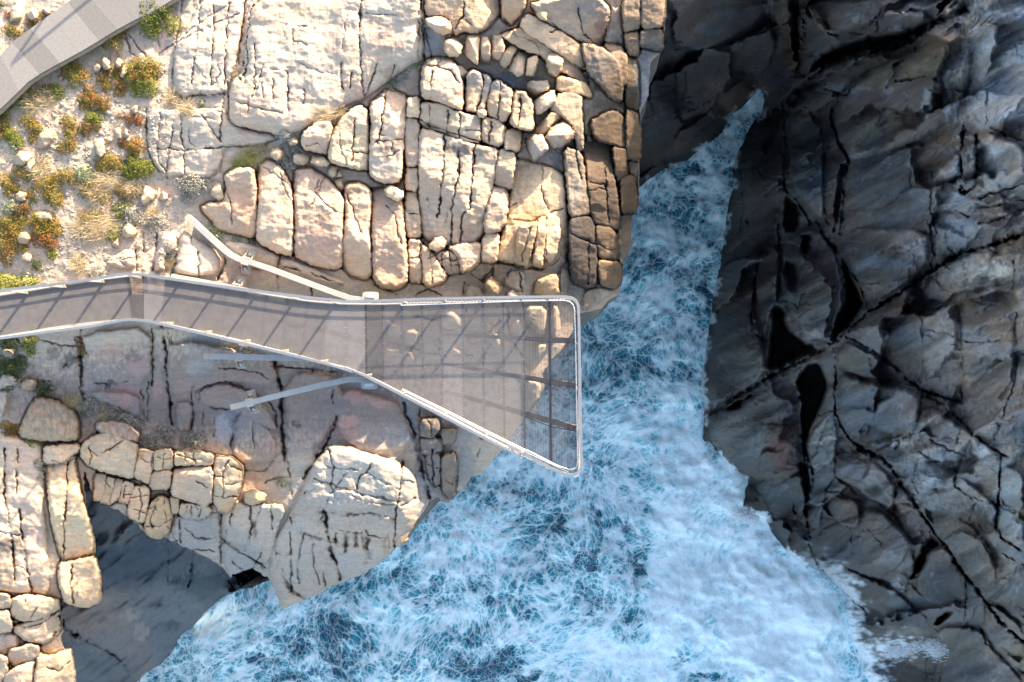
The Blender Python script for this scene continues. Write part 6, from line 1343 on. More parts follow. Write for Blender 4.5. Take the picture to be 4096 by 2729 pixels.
# splash on the right cliff foot: a burst of droplets and streaks, thin real geometry
def splash():
    rr = random.Random(4)
    mb_v = []; q = []
    def drop(x, y, z, r, ln, dx, dy, dz):
        k = len(mb_v)
        d = Vector((dx, dy, dz)).normalized(); u = d.orthogonal().normalized(); v = d.cross(u)
        c = Vector((x, y, z))
        pts = [c - d * ln, c + u * r, c + v * r, c - u * r, c - v * r, c + d * ln * .6]
        mb_v.extend(tuple(a) for a in pts)
        for a, b in ((1, 2), (2, 3), (3, 4), (4, 1)):
            q.append((k, k + a, k + b)); q.append((k + 5, k + b, k + a))
    for i in range(3800):
        t = min(1.15, abs(rr.gauss(0, .42)) if rr.random() < .7 else abs(rr.gauss(.92, .09)))
        x = 1395 + 380 * t + rr.gauss(0, 14)
        y = 1345 - 10 * t + rr.gauss(0, .40) * (46 + 36 * t) + 22 * math.sin(t * 7)
        px, py = S(9, x, y)
        z = 1.0 + 3.5 * t + rr.uniform(-.3, 1.2) + 3.3 * t
        X, Y, Z = W(px, py, z)
        drop(X, Y, Z, rr.uniform(.006, .022), rr.uniform(.04, .35), -1, .1 * rr.gauss(0, 1), rr.uniform(-.5, .4))
    for i in range(1600):
        x = 440 + rr.gauss(40, 40); y = 430 + rr.gauss(0, 22) + (x - 440) * .35
        px, py = S(9, x, y); X, Y, Z = W(px, py, 1.5 + rr.random() * 2)
        drop(X, Y, Z, rr.uniform(.012, .04), rr.uniform(.04, .25), 1, -.5 + .3 * rr.gauss(0, 1), rr.uniform(-.3, .6))
    m = plain('spray_white', (.86, .89, .92), .5, 0, .03)
    o = mesh_np('sea_spray', np.array(mb_v), np.array(q), m)
    tag(o, 'white burst of sea spray running up the foot of the dark cliff', 'spray', kind='stuff')


splash()


# ================================================================ PAVED PATH
def paved_path():
    zt = 31.0
    def P(x, y, z=zt): return W(*S(1, x, y), z)
    joints = [((-60, 1050), (-330, 740)), ((-10, 745), (-190, 500)), ((125, 615), (0, 375)), ((190, 552), (80, 285)), ((265, 500), (80, 284)), ((400, 425), (205, 192)), ((530, 355), (330, 102)), ((665, 275), (455, 14)),
              ((785, 200), (560, -60)), ((910, 133), (680, -120)), ((1010, 92), (770, -185)), ((1165, -5), (900, -280)), ((1290, -90), (1020, -360))]
    joints = [((-190, 900), (-330, 690)), joints[1], joints[2], ((188, 552), (79, 287))] + joints[4:]
    shade = [0, 0, 1, 1, 2, 1, 1, 2, 0, 0, 1, 0]
    root = empty('paved_path', W(*S(1, 400, 300), zt))
    tag(root, 'raised path of grey concrete slabs crossing the top left corner', 'path', kind='structure')
    o0 = root.location
    base = MB()
    for i in range(len(joints) - 1):
        a, b = joints[i], joints[i + 1]
        m = MB()
        A0, A1, B1, B0 = Vector(P(*a[0])), Vector(P(*a[1])), Vector(P(*b[1])), Vector(P(*b[0]))
        c = (A0 + A1 + B1 + B0) / 4
        q = [c + (v - c) * .9965 for v in (A0, A1, B1, B0)]
        q = [v - o0 for v in q]
        if (A0 - B0).length < .05: continue
        m.prism([(v.x, v.y) for v in q], -.08, 0)
        s = m.build('paving_slab', M_CONC[shade[i]], root, .006)
        # pale joint half way across every slab is a saw cut
    low = [P(*j[0]) for j in joints]; up = [P(*j[1]) for j in joints]
    poly = [Vector(p) - o0 for p in low] + [Vector(p) - o0 for p in reversed(up)]
    k = MB(); n = len(low)
    for i in range(n - 1):
        qd = [Vector(low[i]) - o0, Vector(up[i]) - o0, Vector(up[i + 1]) - o0, Vector(low[i + 1]) - o0]
        k.prism([(v.x, v.y) for v in qd], -.26, -.085)
    k.build('path_edge', M_EDGE, root)
    return root


paved_path()


# mast whose shadow falls across the path (it stands above the top edge of the view)
def mast():
    h = 3.4; z0 = 31.0
    ax, ay, _ = W(*S(1, 80, 430), z0)
    L = h / math.tan(math.radians(19))
    bx, by = ax + .571 * L, ay + .821 * L
    root = empty('leaning_frame', (bx, by, z0 - .6))
    tag(root, 'steel frame of a post and slanting brace standing beside the paved path', 'frame')
    m = MB(); m.tube([(0, 0, 0), (0, 0, h + .6)], .06); m.build('post', M_BEAM, root, smooth=True)
    gx_, gy_, _ = W(*S(1, 1400, -566), z0)
    m = MB(); m.tube([(0, 0, h + .6), (gx_ - bx, gy_ - by, 0)], .06); m.build('brace', M_BEAM, root, smooth=True)


mast()


# ================================================================ WALKWAY
ZD = 30.0
T5 = lambda x, y: S(5, x, y)
T4 = lambda x, y: S(4, x, y)
JUP = [T4(*p) for p in ((-360, 540), (-225, 515), (-90, 492), (45, 468), (178, 448), (312, 425), (447, 402), (582, 382), (716, 364), (848, 348), (968, 340), (1112, 362), (1247, 382), (1382, 402), (1518, 424), (1650, 444), (1788, 467), (1928, 490), (2068, 512), (2208, 525))] + [T5(*p) for p in ((55, 532), (186, 534), (305, 534), (430, 530), (568, 527), (705, 522), (842, 519), (978, 515), (1115, 512), (1250, 510))]
JLO = [T4(*p) for p in ((-330, 808), (-195, 786), (-60, 762), (75, 738), (210, 715), (345, 692), (478, 672), (608, 656), (740, 642), (885, 634), (968, 642), (1078, 655), (1212, 683), (1345, 712), (1478, 742), (1612, 772), (1745, 808), (1880, 842), (2022, 878), (2160, 915))] + [T5(*p) for p in ((66, 955), (190, 1003), (316, 1062), (440, 1128), (577, 1195), (713, 1262), (850, 1335), (990, 1408), (1126, 1478), (1264, 1550))]


def build_walkway():
    ox, oy, _ = W(1100, 1300, ZD)
    root = empty('cantilever_walkway', (ox, oy, ZD))
    tag(root, 'steel grating walkway ending in a wedge shaped lookout platform over the sea', 'walkway')
    O = Vector((ox, oy, ZD))
    def D(p, z=0.0): return Vector(W(p[0], p[1], ZD + z)) - O
    def Dp(p):  # deck plane point, then raised
        return D(p)
    rr = random.Random(3)
    pale = {10, 28 - 3}
    dark = {21, 22}
    n = len(JUP)
    # deck panels
    for i in range(n - 1):
        a0, a1, b1, b0 = D(JUP[i]), D(JLO[i]), D(JLO[i + 1]), D(JUP[i + 1])
        plat = i >= 21
        mat = M_GRATE2 if i in (10, 19, 20, 25) else (M_GRATE3 if i in (9, 21) else M_GRATE)
        m = MB()
        wid = ((b0 - a0).length + (b1 - a1).length) / 2
        pitch = .034 if not plat else .034
        cnt = max(6, int(wid / pitch)); hw = .0108 if not plat else .0086
        if i in (9, 21): hw *= .85
        for k in range(cnt):
            t = (k + .5) / cnt * .985 + .0075
            p = a0.lerp(b0, t); q = a1.lerp(b1, t)
            m.quad_prism(p, q, hw, hw, 0, -.022)
        # cross rods
        L = ((a0 - a1).length + (b0 - b1).length) / 2
        for k in range(1, int(L / .10)):
            t = k / int(L / .10)
            m.quad_prism(a0.lerp(a1, t), b0.lerp(b1, t), .004, .004, -.002, -.012)
        # banding frame
        for (u, v) in ((a0, a1), (b0, b1)):
            c = (a0 + b1) / 2
            s_ = 1 if u is a0 else -1
            off = (b0 - a0).normalized() * .012 * s_
            m.quad_prism(u + off, v + off, .006, .006, .002, -.03)
        m.build('grating_panel', mat, root)
    # open grating at the outer end: bars run along, wide gaps
    TL, TM, TR = T5(1250, 510), T5(1428, 508), T5(1602, 506)
    BL_, BM, BR = T5(1264, 1550), T5(1440, 1640), (2314, 1903)
    TR = (2306, 1196)
    for (u0, u1, l0, l1) in ((TL, TM, BL_, BM), (TM, TR, BM, BR)):
        a0, b0, a1, b1 = D(u0), D(u1), D(l0), D(l1)
        rows = 4; m = None
        for r in range(rows):
            m = MB()
            p0, p1 = a0.lerp(a1, r / rows), a0.lerp(a1, (r + 1) / rows); q0, q1 = b0.lerp(b1, r / rows), b0.lerp(b1, (r + 1) / rows)
            L = (p1 - p0).length; cnt = int(L / .042)
            for k in range(cnt):
                t = (k + .5) / cnt
                m.quad_prism(p0.lerp(p1, t), q0.lerp(q1, t), .009, .009, 0, -.03)
            Wd = (q0 - p0).length
            for k in range(1, int(Wd / .12)):
                t = k / int(Wd / .12)
                m.quad_prism(p0.lerp(q0, t), p1.lerp(q1, t), .004, .004, -.002, -.012)
            for (u, v) in ((p0, p1), (q0, q1), (p0, q0), (p1, q1)):
                m.quad_prism(u, v, .008, .008, .002, -.035)
            m.build('grating_panel', M_GRATE3, root)
    # beams under every joint
    for i in list(range(0, n, 1)):
        m = MB(); m.quad_prism(D(JUP[i]), D(JLO[i]), .045, .045, -.04, -.22); m.build('cross_beam', M_BEAM, root)
    m = MB(); m.quad_prism(D(TM), D(BM), .07, .07, -.04, -.24); m.build('cross_beam', M_BEAM, root)
    for a, b in (((T5(700, 735), 0), (T5(1600, 780), 0)), ((T5(700, 935), 0), (T5(1604, 1085), 0)), ((T5(700, 1120), 0), (T5(1610, 1375), 0))):
        m = MB(); m.quad_prism(D(a[0]), D(b[0]), .06, .12, -.25, -.75); m.build('main_girder', M_BEAM, root)
    gp = [T4(-360, 670), T4(840, 480), T4(1000, 490), T4(2208, 720), T5(190, 790)]
    m = MB(); m.ribbon([tuple(D(p)) for p in gp], .12, -.25, -.6); m.build('main_girder', M_BEAM, root)
    # bolt clips on the panels
    m = MB()
    for i in range(20, n):
        a, b = D(JUP[i]), D(JLO[i]); L = (b - a).length; c = int(L / .32)
        for k in range(1, c):
            p = a.lerp(b, k / c)
            for s_ in (-.035, .035):
                m.tube([p + Vector((s_, 0, .0)), p + Vector((s_, 0, .014))], .012, 6)
    m.build('fixing_bolts', M_TUBE, root)
    # perimeter edge and kerb
    UP = [(JUP[i]) for i in range(n)] + [TM, (2268, 1197), (2292, 1201), (2306, 1216), (2311, 1240), (2313, 1500), (2315, 1860), (2313, 1895), (2300, 1902)]
    LO = [(JLO[i]) for i in range(n)] + [BM, (2280, 1893), (2300, 1902)]
    up = [D(p) for p in UP]; lo = [D(p) for p in LO]
    m = MB(); m.ribbon([tuple(p) for p in up], .02, .0, -.24, .03); m.ribbon([tuple(p) for p in lo], .02, .0, -.24, -.03)
    m.build('edge_beam', M_BEAM, root)
    m = MB(); m.ribbon([tuple(p) for p in up], .008, .13, .02, .0); m.ribbon([tuple(p) for p in up], .008, .30, .235, .015); m.ribbon([tuple(p) for p in lo], .008, .13, .02, .0)
    m.ribbon([tuple(p) for p in lo], .008, .30, .235, -.015)
    m.build('kerb_plate', M_BAR, root)
    # top rails as the photograph shows them: surveyed at rail height
    HR = 1.42
    RU = [T4(-420, 502), T4(0, 442), T4(500, 384), T4(780, 338), T4(850, 330), T4(960, 334), T4(1380, 398), T4(1800, 455), T4(2100, 492), T4(2260, 508), T5(40, 516), T5(200, 514), T5(600, 499), T5(1000, 490), T5(1400, 484), T5(1540, 484),
          T5(1580, 492), T5(1608, 512), T5(1622, 545), T5(1626, 640), T5(1634, 1100), T5(1640, 1500)] + [S(8, *p) for p in ((1646, 90), (1640, 130), (1620, 160), (1590, 176), (1556, 176), (1500, 158), (1400, 110), (1170, -8))]
    RL = [T4(-420, 832), T4(0, 762), T4(300, 722), T4(600, 684), T4(830, 640), T4(890, 636), T4(960, 642), T4(1060, 660), T4(1400, 740), T4(1700, 812), T4(2000, 885), T4(2200, 934), T4(2353, 985), T5(60, 962), T5(200, 1020), T5(420, 1134), T5(700, 1280), T5(1000, 1437), T5(1200, 1540)]
    def R(p, h=HR): return Vector(W(p[0], p[1], ZD + h)) - O
    loop = RU + list(reversed(RL))
    pts = [tuple(R(p)) for p in loop]
    cut = len(RU)
    m = MB(); m.ribbon(pts, .058, .012, -.03); m.build('top_rail', M_RAIL, root, .004)
    # infill: slim bars between kerb and top rail
    def along(P, step):
        out = []; acc = 0.0
        for i in range(len(P) - 1):
            a, b = Vector(P[i]), Vector(P[i + 1]); L = (b - a).length
            t = (step - acc) if acc else 0.0
            while t <= L:
                out.append((a.lerp(b, t / L), (b - a).normalized())); t += step
            acc = (L - (t - step))
            acc = acc % step
        return out
    def near_deck(p):
        # nearest point on the deck outline
        best = None; bd = 1e9
        for L_ in (up, lo):
            for i in range(len(L_) - 1):
                a, b = L_[i], L_[i + 1]; d = b - a; d.z = 0
                t = max(0, min(1, ((p - a).dot(d)) / max(1e-9, d.dot(d)))); q = a + d * t
                e = (q.x - p.x) ** 2 + (q.y - p.y) ** 2
                if e < bd: bd = e; best = q
        return best
    mw = MB(); mp = MB()
    xneck = D(T5(430, 600)).x
    for p, d in along(pts, .05):
        q = near_deck(p)
        if p.x > xneck:
            continue
        mw.tube([(q.x, q.y, .1), (p.x, p.y, HR - .03)], .0022, 3, False)
    for p, d in along(pts, .145):
        if p.x <= xneck: continue
        q = near_deck(p)
        mp.tube([(q.x, q.y, .05), (p.x, p.y, HR - .03)], .022, 5, False)
    mw.build('balustrade_mesh', M_BAR, root); mp.build('balustrade_bars', M_BAR, root)
    # posts
    postsrc = [T4(x, y) for x, y in ((-250, 478), (30, 438), (300, 408), (570, 376), (830, 330), (1112, 357), (1378, 397), (1650, 434), (1925, 470), (2205, 503))] + [T5(x, y) for x, y in ((430, 506), (705, 495), (978, 490), (1248, 487), (1428, 484), (1628, 800), (1636, 1108), (1643, 1400))] + \
              [T4(x, y) for x, y in ((-200, 797), (75, 752), (340, 717), (600, 684), (1048, 658), (1320, 722), (1592, 786), (1862, 852), (2140, 920))] + [T5(x, y) for x, y in ((190, 1013), (430, 1140), (716, 1290), (996, 1436), (1240, 1562))]
    for k, s_ in enumerate(postsrc):
        p = R(s_); q = near_deck(p)
        # direction of the edge here
        dr = None; bd = 1e9
        for L_ in (up, lo):
            for i in range(len(L_) - 1):
                a, b = L_[i], L_[i + 1]; mid = (a + b) / 2
                e = (mid - q).length
                if e < bd: bd = e; dr = (b - a).normalized()
        nrm = Vector((-dr.y, dr.x, 0)); c = Vector((p.x - q.x, p.y - q.y, 0))
        if c.length < .02: c = nrm * .05
        if nrm.dot(c) < 0: nrm = -nrm
        t = dr * .03
        inn = -nrm * .16 if c.length < 5 else nrm
        q0 = Vector((q.x, q.y, -.22)); q1 = Vector((q.x, q.y, .05)); p1 = Vector((p.x, p.y, HR - .032))
        e = [q0 - t - nrm * .02, q0 + t - nrm * .02, q0 + t + nrm * .14, q0 - t + nrm * .14, p1 - t - nrm * .05, p1 + t - nrm * .05, p1 + t + nrm * .02, p1 - t + nrm * .02]
        m = MB(); m.hexa(e); m.build('post', M_STEEL if k % 1 == 0 else M_BAR, root)
    # inner round handrail of the platform
    IR = [T5(415, 522), T5(432, 541), T5(700, 532), T5(1250, 512), T5(1530, 508), T5(1565, 516), T5(1588, 538), T5(1597, 570), T5(1604, 800), T5(1612, 1250), T5(1618, 1560)] + [S(8, *p) for p in ((1620, 90), (1610, 120), (1590, 136), (1560, 138), (1480, 112), (1300, 20))] + [T5(x, y) for x, y in ((1250, 1506), (1000, 1382), (720, 1240), (440, 1102), (432, 1118))]
    IRp = [Vector(W(p[0], p[1], ZD + 1.12)) - O for p in IR]
    IRs = chaikin([tuple(p) for p in []], 0) if False else IRp
    m = MB(); m.tube([tuple(p) for p in IRs], .024, 8); m.build('inner_handrail', M_TUBE, root, smooth=True)
    for s_ in postsrc[10:18] + postsrc[-4:]:
        p = R(s_); best = None; bd = 1e9
        for i in range(len(IRp) - 1):
            a, b = IRp[i], IRp[i + 1]; d = b - a; t = max(0, min(1, (Vector((p.x, p.y, 1.12)) - a).dot(d) / max(1e-9, d.dot(d)))); q = a + d * t
            e = (q - p).length
            if e < bd: bd = e; best = q
        m = MB(); m.tube([tuple(best), (p.x, p.y, 1.2)], .012, 6); m.build('handrail_bracket', M_TUBE, root)
    # info ledge: pale reflective sill on the lower rail
    m = MB(); SL = [T5(440, 1112), T5(720, 1252), T5(1000, 1396), T5(1262, 1524), S(8, 1420, 92), S(8, 1560, 158)]
    m.ribbon([tuple(Vector(W(p[0], p[1], ZD + .95)) - O) for p in SL], .018, .01, -.05); m.build('sill_rail', M_TUBE, root)
    # long struts bolted to the bedrock
    def strut(pts, hw, br, nm='support_strut'):
        P = [Vector(W(*p[:2], p[2])) - O for p in pts]
        m = MB(); m.ribbon([tuple(p) for p in P], hw, .0, -.32)
        s = m.build(nm, M_ARM, root, .01)
        # welded end cap: the lighter closing plate
        a, b = P[0], P[1]; d = (b - a).normalized()
        m = MB(); m.ribbon([tuple(a - d * .006 + Vector((0, 0, .004))), tuple(a + d * .34 + Vector((0, 0, .004)))], hw * .97, .0, -.05)
        m.build('end_cap', M_STEEL, s)
        for (bx, by, bz, ang) in br:
            c = Vector(W(bx, by, bz)) - O
            u = Vector((math.cos(ang), math.sin(ang), 0)); v = Vector((-u.y, u.x, 0))
            m = MB()
            for sg in (-1, 1):
                b0 = c + v * (sg * (hw + .02)); b1 = c + v * (sg * (hw + .42))
                m.ribbon([tuple(b0 + Vector((0, 0, -.45))), tuple(b1 + Vector((0, 0, -.45)))], .20, .02, -.02)
                for g in (-.17, .17):
                    q0 = b0 + u * g; q1 = b1 + u * g
                    m.hexa([q0 - u * .012 + Vector((0, 0, -.44)), q0 + u * .012 + Vector((0, 0, -.44)), q1 + u * .012 + Vector((0, 0, -.44)), q1 - u * .012 + Vector((0, 0, -.44)),
                            q0 - u * .012 + Vector((0, 0, -.10)), q0 + u * .012 + Vector((0, 0, -.10)), q1 + u * .012 + Vector((0, 0, -.40)), q1 - u * .012 + Vector((0, 0, -.40))])
                m.tube([tuple(b0 - u * .17 + Vector((0, 0, -.03))), tuple(b0 + u * .17 + Vector((0, 0, -.03)))], .05, 8)
            sb = m.build('saddle_bracket', M_STEEL, s, .004)
            m = MB()
            for sg in (-1, 1):
                w = c + v * (sg * (hw + .22))
                m.tube([tuple(w + Vector((0, 0, -.9))), tuple(w + Vector((0, 0, -.22)))], .045, 8)
                m.tube([tuple(w + Vector((0, 0, -.43))), tuple(w + Vector((0, 0, -.37)))], .085, 10)
            m.build('anchor_bolt', M_TUBE, s)
    def c4(l): return [(*S(4, x, y), z) for x, y, z in l]
    strut(c4([(1252, -60, 29.9), (1330, 10, 29.85), (1400, 75, 29.8), (1500, 165, 29.75), (1545, 200, 29.72), (1600, 228, 29.7), (1680, 250, 29.68), (1800, 290, 29.62), (2000, 365, 29.52), (2200, 440, 29.5), (2350, 492, 29.5), (2480, 510, 29.5)]), .125,
          [(*S(4, 1648, 243), 29.68, -.30)])
    strut(c4([(1370, 882, 29.2), (1650, 888, 29.25), (1950, 895, 29.3), (2200, 905, 29.35), (2400, 905, 29.35)]), .135, [(*S(4, 1602, 887), 29.22, 0)])
    strut(c4([(1548, 1228, 28.9), (1700, 1190, 28.95), (1950, 1128, 29.0), (2200, 1068, 29.1), (2353, 1038, 29.15), (2430, 1040, 29.2), (2480, 1055, 29.2)]), .13, [(*S(4, 1678, 1195), 28.94, .24)])
    strut([(*S(4, 1150, 345), 29.75), (*S(4, 1300, 372), 29.7), (*S(4, 1600, 430), 29.6), (*S(4, 1900, 500), 29.5)], .12, [(*S(4, 1582, 422), 29.6, -.2)])
    # hinge plates where struts meet the platform
    for (x, y, z, yy) in ((225, 480, 29.75, 1), (218, 1075, 29.4, -1)):
        c = Vector(W(*S(5, x, y), z)) - O
        m = MB(); R_ = []
        for k in range(20):
            a = 2 * math.pi * k / 20; e = .45
            R_.append((c.x + .36 * abs(math.cos(a)) ** e * (1 if math.cos(a) > 0 else -1), c.y + .20 * abs(math.sin(a)) ** e * (1 if math.sin(a) > 0 else -1)))
        m.prism(R_, c.z - .05, c.z); hp = m.build('hinge_plate', M_ARM, root, .01)
        m = MB(); m.quad_prism(c + Vector((-.2, .02 * yy, .07)), c + Vector((.2, -.02 * yy, .07)), .07, .07, .0, -.06); m.build('hinge_pin', M_TUBE, hp, .015)
    return root


build_walkway()

# ================================================================ PLANTS
G1 = (.06, .085, .012); G2 = (.12, .125, .015); G3 = (.20, .18, .022); OR = (.20, .085, .018); RD = (.17, .045, .015); OL = (.13, .10, .018); BR = (.11, .06, .025)
PAL = {'green': ([G1, G2, G2, G3], 'bright green'), 'mix': ([G1, G3, OL, OR, G2, RD], 'green and orange'), 'orange': ([OR, OL, G2, OR, RD, OL], 'orange'), 'red': ([RD, RD, OR, BR, G1], 'rust red'),
       'brown': ([BR, OL, RD, G1], 'brownish'), 'dark': ([(.03, .045, .014), (.05, .06, .02), G1], 'dark green'), 'pale': ([(.17, .19, .10), (.21, .22, .13), (.13, .15, .07)], 'pale sage green'),
       'grey': ([(.24, .225, .18), (.30, .28, .23), (.17, .155, .12), (.10, .09, .07)], 'grey white'), 'straw': ([(.42, .32, .18), (.34, .25, .13), (.48, .40, .26), (.24, .17, .09)], 'straw coloured'), 'yellow': ([(.26, .24, .05), (.20, .22, .04), (.30, .25, .10)], 'yellow green')}
